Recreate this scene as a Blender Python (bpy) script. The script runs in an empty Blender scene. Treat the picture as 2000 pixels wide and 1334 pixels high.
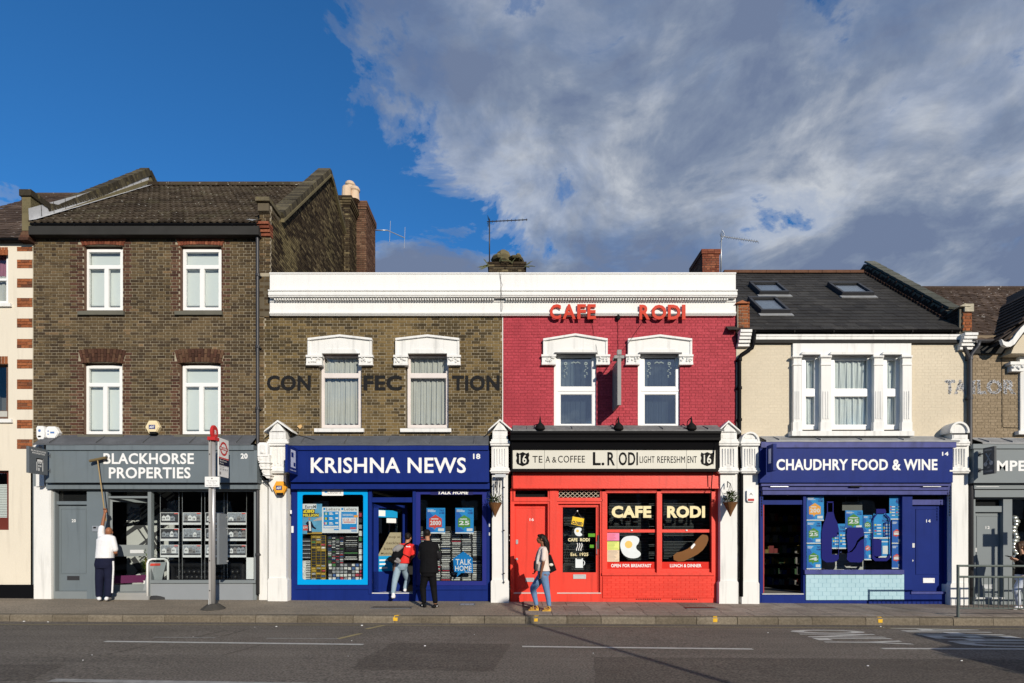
import bpy, math, random
import numpy as np
from mathutils import Vector, Matrix, noise as mnoise
random.seed(7)
SC = bpy.context.scene
COL = SC.collection
R = math.radians

# ------------------------------------------------------------------ camera
F, D, HZ, CH = 1064.0, 14.0, 1062.0, 1.45      # focal (px of 2000), distance to facade plane, horizon row, eye height
cd = bpy.data.cameras.new("camera"); cam = bpy.data.objects.new("camera", cd); COL.objects.link(cam)
cam.location = (0, -D, CH); cam.rotation_euler = (R(90), 0, 0)
cd.sensor_width = 36; cd.lens = 36 * F / 2000; cd.shift_y = (HZ - 667) / 2000; cd.clip_end = 2000
SC.camera = cam

# ------------------------------------------------------------------ sun and sky
SUN = Vector((-.47, 1.0, -.40)).normalized()    # direction in which the light travels
sd = bpy.data.lights.new("sun", 'SUN'); so = bpy.data.objects.new("sun", sd); COL.objects.link(so)
sd.energy = 4.3; sd.angle = R(.5); sd.color = (1, .92, .79)
so.rotation_euler = SUN.to_track_quat('-Z', 'Y').to_euler()
W = bpy.data.worlds.new("World"); SC.world = W; W.use_nodes = True
nt = W.node_tree; nt.nodes.clear()
def N(t, typ, **kw):
    n = t.nodes.new(typ)
    for k, v in kw.items():
        if k.startswith('i_'):
            key = k[2:]; n.inputs[int(key) if key.isdigit() else key].default_value = v
        else: setattr(n, k, v)
    return n
def L(t, a, b): t.links.new(a, b)
def math_(t, op, a, b=None, c=None, clamp=False):
    n = t.nodes.new('ShaderNodeMath'); n.operation = op; n.use_clamp = clamp
    for i, v in enumerate((a, b, c)):
        if v is None: continue
        if isinstance(v, (int, float)): n.inputs[i].default_value = v
        else: t.links.new(v, n.inputs[i])
    return n.outputs[0]
def ramp(t, f, stops, interp='LINEAR'):
    n = t.nodes.new('ShaderNodeValToRGB'); n.color_ramp.interpolation = interp
    e = n.color_ramp.elements
    while len(e) < len(stops): e.new(.5)
    for i, (p, c) in enumerate(stops):
        e[i].position = p; e[i].color = (*c, 1) if len(c) == 3 else c
    t.links.new(f, n.inputs[0]); return n.outputs[0]
def mixc(t, f, a, b, mode='MIX'):
    n = t.nodes.new('ShaderNodeMix'); n.data_type = 'RGBA'; n.blend_type = mode
    for i, v in ((0, f), (6, a), (7, b)):
        if isinstance(v, (int, float)): n.inputs[i].default_value = v
        elif isinstance(v, tuple): n.inputs[i].default_value = (*v, 1) if len(v) == 3 else v
        else: t.links.new(v, n.inputs[i])
    return n.outputs[2]
sky = N(nt, 'ShaderNodeTexSky', sky_type='NISHITA', sun_disc=False, altitude=100, air_density=1.0, dust_density=.3, ozone_density=3.5)
sdir = -SUN
sky.sun_elevation = math.asin(sdir.z); sky.sun_rotation = math.atan2(sdir.x, sdir.y)
tc = N(nt, 'ShaderNodeTexCoord'); sep = N(nt, 'ShaderNodeSeparateXYZ'); L(nt, tc.outputs['Generated'], sep.inputs[0])
X_, Y_, Z_ = sep.outputs
# coordinates on a cloud layer
den = math_(nt, 'ADD', math_(nt, 'ABSOLUTE', Z_), .25)
cu = math_(nt, 'DIVIDE', X_, den); cv = math_(nt, 'DIVIDE', Y_, den)
comb = N(nt, 'ShaderNodeCombineXYZ'); L(nt, cu, comb.inputs[0]); L(nt, cv, comb.inputs[1]); L(nt, math_(nt, 'MULTIPLY', Z_, .8), comb.inputs[2])
def cn(scale, det, rough, off, dist=0.):
    mp = N(nt, 'ShaderNodeMapping'); mp.inputs['Location'].default_value = off; L(nt, comb.outputs[0], mp.inputs[0])
    n = N(nt, 'ShaderNodeTexNoise'); n.inputs['Scale'].default_value = scale; n.inputs['Detail'].default_value = det
    n.inputs['Roughness'].default_value = rough; n.inputs['Distortion'].default_value = dist
    L(nt, mp.outputs[0], n.inputs['Vector']); return n.outputs['Fac']
CO1, CO2 = (7.5, 22.7, 1.3), (24.3, 6.2, 11.)
n1 = cn(3.6, 14, .62, CO1, .4)
n2 = cn(1.5, 6, .5, CO2, .5)
n3 = cn(4.2, 14, .62, (1.3, 8.2, 2.), .45)
# clear blue to the left, a bank of cloud from the middle to the right
zlow = math_(nt, 'MULTIPLY', math_(nt, 'SUBTRACT', .585, Z_), 1.9)
zlow = math_(nt, 'MAXIMUM', zlow, 0.)
edge = math_(nt, 'SUBTRACT', math_(nt, 'ADD', X_, .25), zlow)
bias = math_(nt, 'MULTIPLY', edge, 2.2)
bias = math_(nt, 'MINIMUM', math_(nt, 'MAXIMUM', bias, -.5), .36)
band = math_(nt, 'MULTIPLY', math_(nt, 'SUBTRACT', .462, Z_), 16.0)         # low bank near the horizon
band = math_(nt, 'MINIMUM', math_(nt, 'MAXIMUM', band, -.6), .4)
bandx = math_(nt, 'MULTIPLY', math_(nt, 'ADD', X_, .23), 5.)
bandx = math_(nt, 'MINIMUM', math_(nt, 'MAXIMUM', bandx, -.5), .20)
bias2 = math_(nt, 'ADD', band, bandx)
bias = math_(nt, 'MAXIMUM', bias, bias2)
dens = math_(nt, 'ADD', math_(nt, 'MULTIPLY', math_(nt, 'SUBTRACT', n1, .5), 2.3), bias)
cover = ramp(nt, dens, [(.0, (0, 0, 0)), (.07, (.28, .28, .28)), (.2, (.74, .74, .74)), (.46, (1, 1, 1))], 'EASE')
shade = math_(nt, 'ADD', math_(nt, 'MULTIPLY', math_(nt, 'SUBTRACT', n2, .5), 3.0), math_(nt, 'ADD', math_(nt, 'MULTIPLY', math_(nt, 'SUBTRACT', n3, .5), 2.1), .42))
shade = math_(nt, 'ADD', shade, math_(nt, 'MULTIPLY', math_(nt, 'SUBTRACT', .26, dens), 1.0), clamp=True)
ccol = ramp(nt, shade, [(.08, (.16, .21, .33)), (.36, (.22, .275, .385)), (.62, (.345, .39, .475)), (.9, (.54, .575, .63))])
skc = N(nt, 'ShaderNodeMix', data_type='RGBA', blend_type='MULTIPLY'); skc.inputs[0].default_value = 1
L(nt, sky.outputs[0], skc.inputs[6]); skc.inputs[7].default_value = (.27, .74, 1.08, 1)
bg1 = N(nt, 'ShaderNodeBackground'); L(nt, skc.outputs[2], bg1.inputs[0]); bg1.inputs[1].default_value = .135
bg2 = N(nt, 'ShaderNodeBackground'); L(nt, ccol, bg2.inputs[0]); bg2.inputs[1].default_value = 1.0
mx = N(nt, 'ShaderNodeMixShader'); L(nt, cover, mx.inputs[0]); L(nt, bg1.outputs[0], mx.inputs[1]); L(nt, bg2.outputs[0], mx.inputs[2])
wo = N(nt, 'ShaderNodeOutputWorld'); L(nt, mx.outputs[0], wo.inputs[0])
vs = SC.view_settings; vs.view_transform = 'Standard'; vs.look = 'None'; vs.exposure = 0.0; vs.gamma = 1; vs.use_curve_mapping = False
SC.cycles.use_denoising = True; SC.cycles.max_bounces = 6; SC.cycles.transparent_max_bounces = 12; SC.cycles.caustics_reflective = False; SC.cycles.caustics_refractive = False

# ------------------------------------------------------------------ measuring: a pixel of the 2000 px photograph on the plane Y
def sc(Y=0.): return F / (D + Y)
def PX(px, Y=0.): return (px - 1000) / sc(Y)
def PZ(py, Y=0.): return CH - (py - HZ) / sc(Y)
def g(x): return -.0066 * (x + 4)                # the street falls gently to the right
def kerbY(x): return -2.12 + .0155 * x
KH = .265                                        # road surface below the pavement at the wall
def gp(x, y): return g(x) + .05 * min(0., max(y, kerbY(x)))   # the pavement falls towards the kerb
def road_z(x): return g(x) - KH
def onroad(px, py, h=KH):                        # point of the road (h below pavement) seen at a pixel
    x = 0
    for _ in range(8):
        d = F * (CH - (g(x) - h)) / (py - HZ); x = (px - 1000) / F * d
    return x, d - D
def onpave(px, py):
    x, d = 0, D
    for _ in range(30): d = F * (CH - g(x) - .05 * min(0, d - D)) / (py - HZ); x = (px - 1000) / F * d
    return x, d - D

# ------------------------------------------------------------------ materials
MATS = {}
def mat(name, col, rough=.7, var=.12, vs_=3., bump=.0, bs=60., metal=0., fine=0., fs=150., spec=.18, streak=0., coat=0., wear=0.):
    if name in MATS: return MATS[name]
    m = bpy.data.materials.new(name); m.use_nodes = True; t = m.node_tree; MATS[name] = m
    b = t.nodes['Principled BSDF']; b.inputs['Roughness'].default_value = rough; b.inputs['Metallic'].default_value = metal
    b.inputs['Specular IOR Level'].default_value = spec
    if coat: b.inputs['Coat Weight'].default_value = coat
    geo = N(t, 'ShaderNodeNewGeometry')
    n = N(t, 'ShaderNodeTexNoise'); n.inputs['Scale'].default_value = vs_; n.inputs['Detail'].default_value = 6; n.inputs['Roughness'].default_value = .6
    L(t, geo.outputs['Position'], n.inputs['Vector'])
    k = math_(t, 'ADD', math_(t, 'MULTIPLY', math_(t, 'SUBTRACT', n.outputs['Fac'], .5), var * 2.6), 1.)
    if fine:
        n2 = N(t, 'ShaderNodeTexNoise'); n2.inputs['Scale'].default_value = fs; n2.inputs['Detail'].default_value = 2
        L(t, geo.outputs['Position'], n2.inputs['Vector'])
        k = math_(t, 'MULTIPLY', k, math_(t, 'ADD', math_(t, 'MULTIPLY', math_(t, 'SUBTRACT', n2.outputs['Fac'], .5), fine * 3), 1.))
    if streak:
        mp = N(t, 'ShaderNodeMapping'); mp.inputs['Scale'].default_value = (9, 9, .7); L(t, geo.outputs['Position'], mp.inputs[0])
        n3 = N(t, 'ShaderNodeTexNoise'); n3.inputs['Scale'].default_value = 1.; n3.inputs['Detail'].default_value = 5; L(t, mp.outputs[0], n3.inputs['Vector'])
        k = math_(t, 'MULTIPLY', k, math_(t, 'SUBTRACT', 1., math_(t, 'MULTIPLY', math_(t, 'MAXIMUM', math_(t, 'SUBTRACT', n3.outputs['Fac'], .52), 0.), streak * 4)))
    if wear:
        mp = N(t, 'ShaderNodeMapping'); mp.inputs['Scale'].default_value = (.10, 1.5, 1); L(t, geo.outputs['Position'], mp.inputs[0])
        n4 = N(t, 'ShaderNodeTexNoise'); n4.inputs['Scale'].default_value = 1.; n4.inputs['Detail'].default_value = 8; n4.inputs['Roughness'].default_value = .65; L(t, mp.outputs[0], n4.inputs['Vector'])
        k = math_(t, 'MULTIPLY', k, math_(t, 'ADD', 1., math_(t, 'MULTIPLY', math_(t, 'SUBTRACT', n4.outputs['Fac'], .5), wear * 2)))
    vm = N(t, 'ShaderNodeVectorMath', operation='SCALE'); vm.inputs[0].default_value = col; L(t, k, vm.inputs['Scale'])
    L(t, vm.outputs[0], b.inputs['Base Color'])
    if bump:
        nb = N(t, 'ShaderNodeTexNoise'); nb.inputs['Scale'].default_value = bs; nb.inputs['Detail'].default_value = 4; L(t, geo.outputs['Position'], nb.inputs['Vector'])
        bp = N(t, 'ShaderNodeBump'); bp.inputs['Strength'].default_value = bump; bp.inputs['Distance'].default_value = .01
        L(t, nb.outputs['Fac'], bp.inputs['Height']); L(t, bp.outputs[0], b.inputs['Normal'])
    return m
def piece_mat(name, stops, rough=.85, patch=None, pscale=.8, pth=.55, bump=.5, bs=90., spec=.1, extra=None, soot=1.5, grain=1.5):
    """masonry, slates: every piece its own tone, with patches that run over many pieces"""
    m = bpy.data.materials.new(name); m.use_nodes = True; t = m.node_tree; MATS[name] = m
    b = t.nodes['Principled BSDF']; b.inputs['Roughness'].default_value = rough; b.inputs['Specular IOR Level'].default_value = spec
    geo = N(t, 'ShaderNodeNewGeometry'); oi = N(t, 'ShaderNodeObjectInfo')
    rnd = math_(t, 'FRACT', math_(t, 'ADD', geo.outputs['Random Per Island'], math_(t, 'MULTIPLY', oi.outputs['Random'], 7.31)))
    c = ramp(t, rnd, stops)
    n = N(t, 'ShaderNodeTexNoise'); n.inputs['Scale'].default_value = 22; n.inputs['Detail'].default_value = 5; n.inputs['Roughness'].default_value = .65
    L(t, geo.outputs['Position'], n.inputs['Vector'])
    k = math_(t, 'ADD', math_(t, 'MULTIPLY', math_(t, 'SUBTRACT', n.outputs['Fac'], .5), grain), 1.)
    vm = N(t, 'ShaderNodeVectorMath', operation='SCALE'); L(t, c, vm.inputs[0]); L(t, k, vm.inputs['Scale']); c = vm.outputs[0]
    if patch:
        pn = N(t, 'ShaderNodeTexNoise'); pn.inputs['Scale'].default_value = pscale; pn.inputs['Detail'].default_value = 4; L(t, geo.outputs['Position'], pn.inputs['Vector'])
        v = math_(t, 'ADD', pn.outputs['Fac'], math_(t, 'MULTIPLY', math_(t, 'SUBTRACT', rnd, .5), .14))
        f = ramp(t, v, [(pth - .05, (0, 0, 0)), (pth + .07, (1, 1, 1))])
        c = mixc(t, math_(t, 'MULTIPLY', f, .75), c, patch)
    if extra: # light specks (lichen)
        en = N(t, 'ShaderNodeTexNoise'); en.inputs['Scale'].default_value = extra[1]; en.inputs['Detail'].default_value = 3; L(t, geo.outputs['Position'], en.inputs['Vector'])
        f = ramp(t, en.outputs['Fac'], [(extra[2], (0, 0, 0)), (extra[2] + .04, (1, 1, 1))]); c = mixc(t, f, c, extra[0])
    gn = N(t, 'ShaderNodeTexNoise'); gn.inputs['Scale'].default_value = .55; gn.inputs['Detail'].default_value = 6; gn.inputs['Roughness'].default_value = .6; L(t, geo.outputs['Position'], gn.inputs['Vector'])
    vg = N(t, 'ShaderNodeVectorMath', operation='SCALE'); L(t, c, vg.inputs[0]); L(t, math_(t, 'ADD', 1., math_(t, 'MULTIPLY', math_(t, 'SUBTRACT', gn.outputs['Fac'], .5), soot)), vg.inputs['Scale']); c = vg.outputs[0]
    L(t, c, b.inputs['Base Color'])
    nb = N(t, 'ShaderNodeTexNoise'); nb.inputs['Scale'].default_value = bs; nb.inputs['Detail'].default_value = 4; L(t, geo.outputs['Position'], nb.inputs['Vector'])
    bp = N(t, 'ShaderNodeBump'); bp.inputs['Strength'].default_value = bump; bp.inputs['Distance'].default_value = .008
    L(t, nb.outputs['Fac'], bp.inputs['Height']); L(t, bp.outputs[0], b.inputs['Normal'])
    return m
def glass_mat(name, tint=(.9, .93, .92), fres=1.5, rough=.0):
    m = bpy.data.materials.new(name); m.use_nodes = True; t = m.node_tree; t.nodes.clear(); MATS[name] = m
    tr = N(t, 'ShaderNodeBsdfTransparent'); tr.inputs[0].default_value = (*tint, 1)
    gl = N(t, 'ShaderNodeBsdfGlossy'); gl.inputs['Roughness'].default_value = rough; gl.inputs[0].default_value = (1, 1, 1, 1)
    geo = N(t, 'ShaderNodeNewGeometry'); dt = N(t, 'ShaderNodeVectorMath', operation='DOT_PRODUCT'); L(t, geo.outputs['Normal'], dt.inputs[0]); L(t, geo.outputs['Incoming'], dt.inputs[1])
    c1_ = math_(t, 'POWER', math_(t, 'SUBTRACT', 1., math_(t, 'ABSOLUTE', dt.outputs['Value']), clamp=True), 5.)
    fr_ = math_(t, 'ADD', fres, math_(t, 'MULTIPLY', 1 - fres, c1_)); nb = N(t, 'ShaderNodeTexNoise'); nb.inputs['Scale'].default_value = 1.3; L(t, geo.outputs['Position'], nb.inputs['Vector'])
    bp = N(t, 'ShaderNodeBump'); bp.inputs['Strength'].default_value = .12; bp.inputs['Distance'].default_value = .02; L(t, nb.outputs['Fac'], bp.inputs['Height']); L(t, bp.outputs[0], gl.inputs['Normal'])
    mx = N(t, 'ShaderNodeMixShader'); L(t, fr_, mx.inputs[0]); L(t, tr.outputs[0], mx.inputs[1]); L(t, gl.outputs[0], mx.inputs[2])
    o = N(t, 'ShaderNodeOutputMaterial'); L(t, mx.outputs[0], o.inputs[0]); return m

white = mat('white_paint', (.77, .765, .74), .55, .05, 1.6, .3, 30, streak=.26)
whitep = mat('parapet_white', (.79, .785, .765), .6, .03, 1.6, .3, 30, streak=.07)
white2 = mat('white_upvc', (.82, .82, .81), .3, .01)
grey = mat('slate_grey_paint', (.150, .18, .20), .45, .08, 1.5, .12, 30, streak=.2)
grey2 = mat('mid_grey_paint', (.20, .225, .235), .45, .06, 2.)
blue = mat('royal_blue_paint', (.009, .024, .165), .45, .14, 2., .15, 30, streak=.2, spec=.08)
blue2 = mat('worn_blue_paint', (.055, .065, .23), .5, .35, 5., streak=.3)
purple = mat('violet_blue_paint', (.022, .03, .20), .3, .05)
cyan = mat('cyan_vinyl', (.0, .33, .75), .35, .03)
red = mat('vermilion_paint', (.75, .052, .031), .4, .10, 1.6, .25, 25, streak=.25, spec=.3)
dred = mat('deep_red_vinyl', (.62, .025, .015), .3, .03)
black = mat('black_paint', (.006, .006, .007), .5, .1, spec=.05)
blackm = mat('matt_black', (.012, .012, .012), .75, .1, spec=.08)
lead = mat('lead_sheet', (.10, .105, .115), .5, .3, 4., .3, 12)
leadl = mat('bright_lead', (.27, .275, .28), .45, .35, 5., .5, 12)
cream = mat('cream_render', (.72, .655, .54), .8, .05, .8, .3, 25, streak=.12)
mortar = mat('lime_mortar', (.36, .315, .235), .95, .18, 3., .4, 80, fine=.12)
mortar_d = mat('sooty_mortar', (.13, .115, .085), .95, .25, 2., .4, 80)
stone = mat('sill_stone', (.13, .125, .10), .9, .2, 4., .3, 40)
render_y = mat('weathered_render', (.16, .135, .075), .95, .3, 3., .5, 40)
brownp = mat('brown_reveal_paint', (.14, .085, .06), .8, .2, 4.)
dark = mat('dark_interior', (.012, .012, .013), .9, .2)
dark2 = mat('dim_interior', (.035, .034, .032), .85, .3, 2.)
curtain = mat('net_curtain', (.46, .455, .42), .95, .06, 6.)
blindm = mat('roller_blind', (.68, .70, .67), .9, .02, 1.)
metal = mat('brushed_metal', (.55, .56, .57), .35, .05, metal=.85)
galv = mat('galvanised', (.5, .52, .54), .4, .1, metal=.6)
steel_d = mat('dark_steel', (.06, .06, .065), .45, .1, metal=.4)
skin_b = mat('brown_skin', (.20, .085, .045), .5, .06, 8.)
skin_t = mat('tan_skin', (.42, .21, .12), .5, .06, 8.)
skin_h = mat('bald_brown_skin', (.30, .125, .065), .35, .06, 8.)
hairm = mat('black_hair', (.012, .008, .006), .55, .3, 40.)
hairb = mat('brown_hair', (.055, .028, .014), .5, .3, 40.)
jeans = mat('light_denim', (.28, .38, .46), .85, .22, 9., 1., 16, spec=.1)
jeansb = mat('mid_denim', (.14, .235, .40), .85, .25, 8., 1., 16, spec=.1)
jeansw = mat('pale_denim', (.52, .56, .64), .85, .15, 9., 1., 16, spec=.1)
navy = mat('navy_cloth', (.012, .014, .035), .85, .2, 9., 1., 16, spec=.1)
blackc = mat('black_cloth', (.006, .006, .007), .8, .2, 9., 1., 16, spec=.1)
leath = mat('black_leather', (.014, .014, .016), .35, .2, 9., .4, 40)
whitec = mat('white_cotton', (.78, .78, .80), .9, .04, 6., 1., 16, spec=.1)
pinkc = mat('blush_cotton', (.74, .62, .55), .9, .04, 6., 1., 16, spec=.1)
redc = mat('red_cotton', (.72, .04, .035), .9, .06, 6., 1., 16, spec=.1)
greyc = mat('grey_cloth', (.24, .23, .23), .9, .1, 9., 1., 16, spec=.1)
asph = mat('asphalt', (.152, .131, .108), .9, .22, .7, .6, 140, fine=.8, fs=34, wear=.5)
asph2 = mat('asphalt_patch', (.112, .095, .078), .9, .2, 1.4, .6, 140, fine=.8, fs=34, wear=.45)
pavm = mat('pavement_asphalt', (.27, .225, .17), .92, .24, .9, .5, 140, fine=.6, fs=34, wear=.4)
kerbm = piece_mat('granite_kerb', [(0, (.135, .112, .082)), (.5, (.155, .130, .096)), (1, (.185, .157, .118))], .85, bump=.9, bs=60)
slabm = piece_mat('paving_slab', [(0, (.22, .18, .148)), (.5, (.265, .22, .182)), (1, (.31, .268, .225))], .9, patch=(.17, .138, .11), pscale=1.1, pth=.6, bump=.4)
gapm = mat('slab_joint', (.05, .045, .04), .95)
linew = mat('road_white', (.50, .49, .45), .8, .30, 8., fine=.2)
linef = mat('road_white_worn', (.30, .29, .27), .85, .5, 9., fine=.3)
liney = mat('road_yellow_worn', (.34, .28, .14), .85, .35, 8., fine=.2)
yellowp = mat('yellow_paint', (.72, .42, .03), .7, .25, 20.)
terr = mat('terracotta', (.36, .13, .06), .85, .15, 5.)
potc = mat('buff_chimney_pot', (.62, .47, .34), .8, .15, 5.)
wicker = mat('wicker', (.16, .075, .03), .9, .5, 40., .8, 60)
leafm = mat('leaf_green', (.045, .085, .02), .7, .4, 20.)
leafl = mat('bright_leaf', (.13, .22, .04), .7, .4, 20.)
railg = mat('green_grey_paint', (.11, .13, .12), .5, .25, 6.)
tilem = piece_mat('pale_blue_tile', [(0, (.38, .57, .64)), (1, (.42, .61, .68))], .3, bump=.05, spec=.3, soot=.35, grain=.15)
tiler = piece_mat('red_painted_tile', [(0, (.68, .046, .028)), (1, (.76, .056, .034))], .35, bump=.1, spec=.3, soot=.35, grain=.2)
stock = piece_mat('stock_brick', [(0, (.048, .033, .021)), (.35, (.070, .049, .028)), (.7, (.098, .069, .036)), (.92, (.135, .096, .05)), (1, (.19, .12, .065))], patch=(.118, .083, .044), pscale=.9, pth=.56)
stock2 = piece_mat('yellow_stock_brick', [(0, (.050, .037, .021)), (.35, (.080, .058, .029)), (.7, (.115, .082, .038)), (1, (.175, .122, .053))], patch=(.175, .122, .053), pscale=.55, pth=.54)
redb = piece_mat('red_brick', [(0, (.14, .042, .025)), (.5, (.20, .065, .038)), (1, (.27, .10, .055))])
redb2 = piece_mat('orange_red_brick', [(0, (.22, .07, .03)), (.6, (.32, .11, .045)), (1, (.12, .05, .03))])
jambb = piece_mat('purple_red_brick', [(0, (.055, .028, .020)), (.6, (.095, .045, .030)), (1, (.13, .075, .045))])
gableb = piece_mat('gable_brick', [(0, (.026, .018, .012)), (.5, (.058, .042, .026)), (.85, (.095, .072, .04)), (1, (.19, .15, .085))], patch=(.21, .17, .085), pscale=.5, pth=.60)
pinkb = piece_mat('rose_painted_brick', [(0, (.37, .045, .060)), (1, (.46, .060, .080))], .6, patch=(.33, .04, .055), pscale=.7, pth=.55, bump=.7, bs=45, soot=.35)
pinkm = mat('rose_paint', (.31, .032, .046), .65, .08, 3., .5, 50)
creamb = piece_mat('cream_painted_brick', [(0, (.60, .525, .40)), (1, (.625, .545, .415))], .6, bump=.35, bs=45, grain=.4, soot=.35)
creamm = mat('cream_paint', (.59, .515, .39), .65, .06, 3., .5, 50)
taupeb = piece_mat('taupe_painted_brick', [(0, (.24, .185, .12)), (1, (.29, .225, .15))], .7, bump=.8, bs=45, soot=.35)
taupem = mat('taupe_paint', (.20, .15, .095), .7, .1, 3., .5, 50)
tile1 = piece_mat('mossy_roof_tile', [(0, (.038, .029, .021)), (.5, (.060, .046, .033)), (1, (.085, .067, .048))], .95, patch=(.07, .06, .038), pscale=1.2, pth=.58, extra=((.34, .33, .29), 13, .665))
slate = piece_mat('black_slate', [(0, (.030, .028, .027)), (.5, (.037, .035, .033)), (1, (.048, .045, .042))], .6, bump=.3, extra=((.09, .085, .08), 9, .70))
tile3 = piece_mat('brown_roof_tile', [(0, (.05, .034, .026)), (.5, (.075, .052, .040)), (1, (.11, .078, .06))], .95, extra=((.36, .33, .30), 9, .66))
copes = piece_mat('coping_slab', [(0, (.085, .088, .074)), (1, (.13, .13, .11))], .9)
glass = glass_mat('window_glass', (.95, .97, .97), .035)
glass_r = glass_mat('mirroring_glass', (.74, .8, .82), .30)
glass_s = glass_mat('shop_glass', (.93, .95, .95), .022)

# ------------------------------------------------------------------ mesh builder
FONT = {}
def text_geo(body, bold=0.):
    key = (body, bold)
    if key not in FONT:
        cu = bpy.data.curves.new('t', 'FONT'); cu.body = body; cu.offset = bold; cu.resolution_u = 3; cu.space_character = 1.06; cu.fill_mode = 'BOTH'
        cu.align_x = 'CENTER' if '\n' in body else 'LEFT'
        ob = bpy.data.objects.new('t', cu); me = ob.to_mesh()
        v = np.empty(len(me.vertices) * 3); me.vertices.foreach_get('co', v); v = v.reshape(-1, 3)
        f = [tuple(p.vertices) for p in me.polygons]
        FONT[key] = (v[:, :2].copy(), f); ob.to_mesh_clear(); bpy.data.objects.remove(ob); bpy.data.curves.remove(cu)
    return FONT[key]
class MB:
    def __init__(s, m=None): s.v = []; s.f = []; s.mi = []; s.ms = []; s.smooth = False; s.cur = 0; m and s.m(m)
    def m(s, m):
        if m not in s.ms: s.ms.append(m)
        s.cur = s.ms.index(m); return s
    def add(s, vs, fs):
        o = len(s.v); s.v.extend(tuple(v) for v in vs); s.f.extend(tuple(i + o for i in f) for f in fs); s.mi.extend([s.cur] * len(fs)); return s
    def box(s, x0, x1, y0, y1, z0, z1):
        if x0 > x1: x0, x1 = x1, x0
        if y0 > y1: y0, y1 = y1, y0
        if z0 > z1: z0, z1 = z1, z0
        return s.add([(x0, y0, z0), (x1, y0, z0), (x1, y1, z0), (x0, y1, z0), (x0, y0, z1), (x1, y0, z1), (x1, y1, z1), (x0, y1, z1)],
                     [(0, 3, 2, 1), (4, 5, 6, 7), (0, 1, 5, 4), (1, 2, 6, 5), (2, 3, 7, 6), (3, 0, 4, 7)])
    def pb(s, x0, x1, y0, y1, Y=0., dep=.1):            # box whose front face fills a pixel rectangle on the plane Y
        return s.box(PX(x0, Y), PX(x1, Y), Y, Y + dep, PZ(y0, Y), PZ(y1, Y))
    def plate(s, rect, holes, Y=0., dep=.1):            # the same with rectangular openings
        x0, x1, y0, y1 = rect
        ys = sorted({y0, y1} | {min(max(v, y0), y1) for h in holes for v in h[2:4]})
        for a, b in zip(ys, ys[1:]):
            if b - a < 1e-6: continue
            segs = [(x0, x1)]
            for h in holes:
                if h[2] < b - 1e-6 and h[3] > a + 1e-6:
                    ns = []
                    for p, q in segs:
                        if h[0] > p: ns.append((p, min(q, h[0])))
                        if h[1] < q: ns.append((max(p, h[1]), q))
                    segs = [t for t in ns if t[1] - t[0] > 1e-6]
            for p, q in segs: s.pb(p, q, a, b, Y, dep)
        return s
    def prism(s, pts, Y, dep):                          # polygon in XZ (metres), thickness in Y
        n = len(pts); ar = sum(pts[i][0] * pts[(i + 1) % n][1] - pts[(i + 1) % n][0] * pts[i][1] for i in range(n))
        if ar < 0: pts = pts[::-1]
        v = [(x, Y, z) for x, z in pts] + [(x, Y + dep, z) for x, z in pts]
        return s.add(v, [tuple(range(n)), tuple(range(2 * n - 1, n - 1, -1))] + [(i, i + n, (i + 1) % n + n, (i + 1) % n) for i in range(n)])
    def pp(s, pts, Y=0., dep=.05): return s.prism([(PX(a, Y), PZ(b, Y)) for a, b in pts], Y, dep)
    def prismx(s, pts, X0, X1):                         # polygon in YZ, extruded along X
        n = len(pts); ar = sum(pts[i][0] * pts[(i + 1) % n][1] - pts[(i + 1) % n][0] * pts[i][1] for i in range(n))
        if ar < 0: pts = pts[::-1]
        v = [(X0, y, z) for y, z in pts] + [(X1, y, z) for y, z in pts]
        return s.add(v, [tuple(range(n - 1, -1, -1)), tuple(range(n, 2 * n))] + [(i, (i + 1) % n, (i + 1) % n + n, i + n) for i in range(n)])
    def tube(s, pts, r, seg=8, caps=True):
        pts = [Vector(p) for p in pts]; n = len(pts); rs = r if isinstance(r, (list, tuple)) else [r] * n
        vs = []; up = None
        for i, p in enumerate(pts):
            d = (pts[min(i + 1, n - 1)] - pts[max(i - 1, 0)]).normalized()
            if up is None: up = Vector((0, 0, 1)) if abs(d.z) < .9 else Vector((1, 0, 0))
            a = d.cross(up).normalized(); b = a.cross(d).normalized(); up = b
            vs += [p + (a * math.cos(2 * math.pi * k / seg) + b * math.sin(2 * math.pi * k / seg)) * rs[i] for k in range(seg)]
        fs = [(i * seg + k, i * seg + (k + 1) % seg, (i + 1) * seg + (k + 1) % seg, (i + 1) * seg + k) for i in range(n - 1) for k in range(seg)]
        fs = [f[::-1] for f in fs]
        if caps: fs += [tuple(range(seg)), tuple(range(n * seg - 1, (n - 1) * seg - 1, -1))]
        return s.add(vs, fs)
    def lathe(s, c, prof, seg=16, axis='z'):
        vs = []
        for r, h in prof:
            for k in range(seg):
                a = 2 * math.pi * k / seg; p = (r * math.cos(a), r * math.sin(a), h)
                if axis == 'y': p = (p[0], p[2], p[1])
                if axis == 'x': p = (p[2], p[0], p[1])
                vs.append((c[0] + p[0], c[1] + p[1], c[2] + p[2]))
        n = len(prof); fs = [(i * seg + k, i * seg + (k + 1) % seg, (i + 1) * seg + (k + 1) % seg, (i + 1) * seg + k) for i in range(n - 1) for k in range(seg)]
        fs += [tuple(range(seg - 1, -1, -1)), tuple(range((n - 1) * seg, n * seg))]
        if axis == 'y': fs = [f[::-1] for f in fs]
        return s.add(vs, fs)
    def cyl(s, c, r, h, seg=12, axis='z'): return s.lathe(c, [(r, 0), (r, h)], seg, axis)
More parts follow.
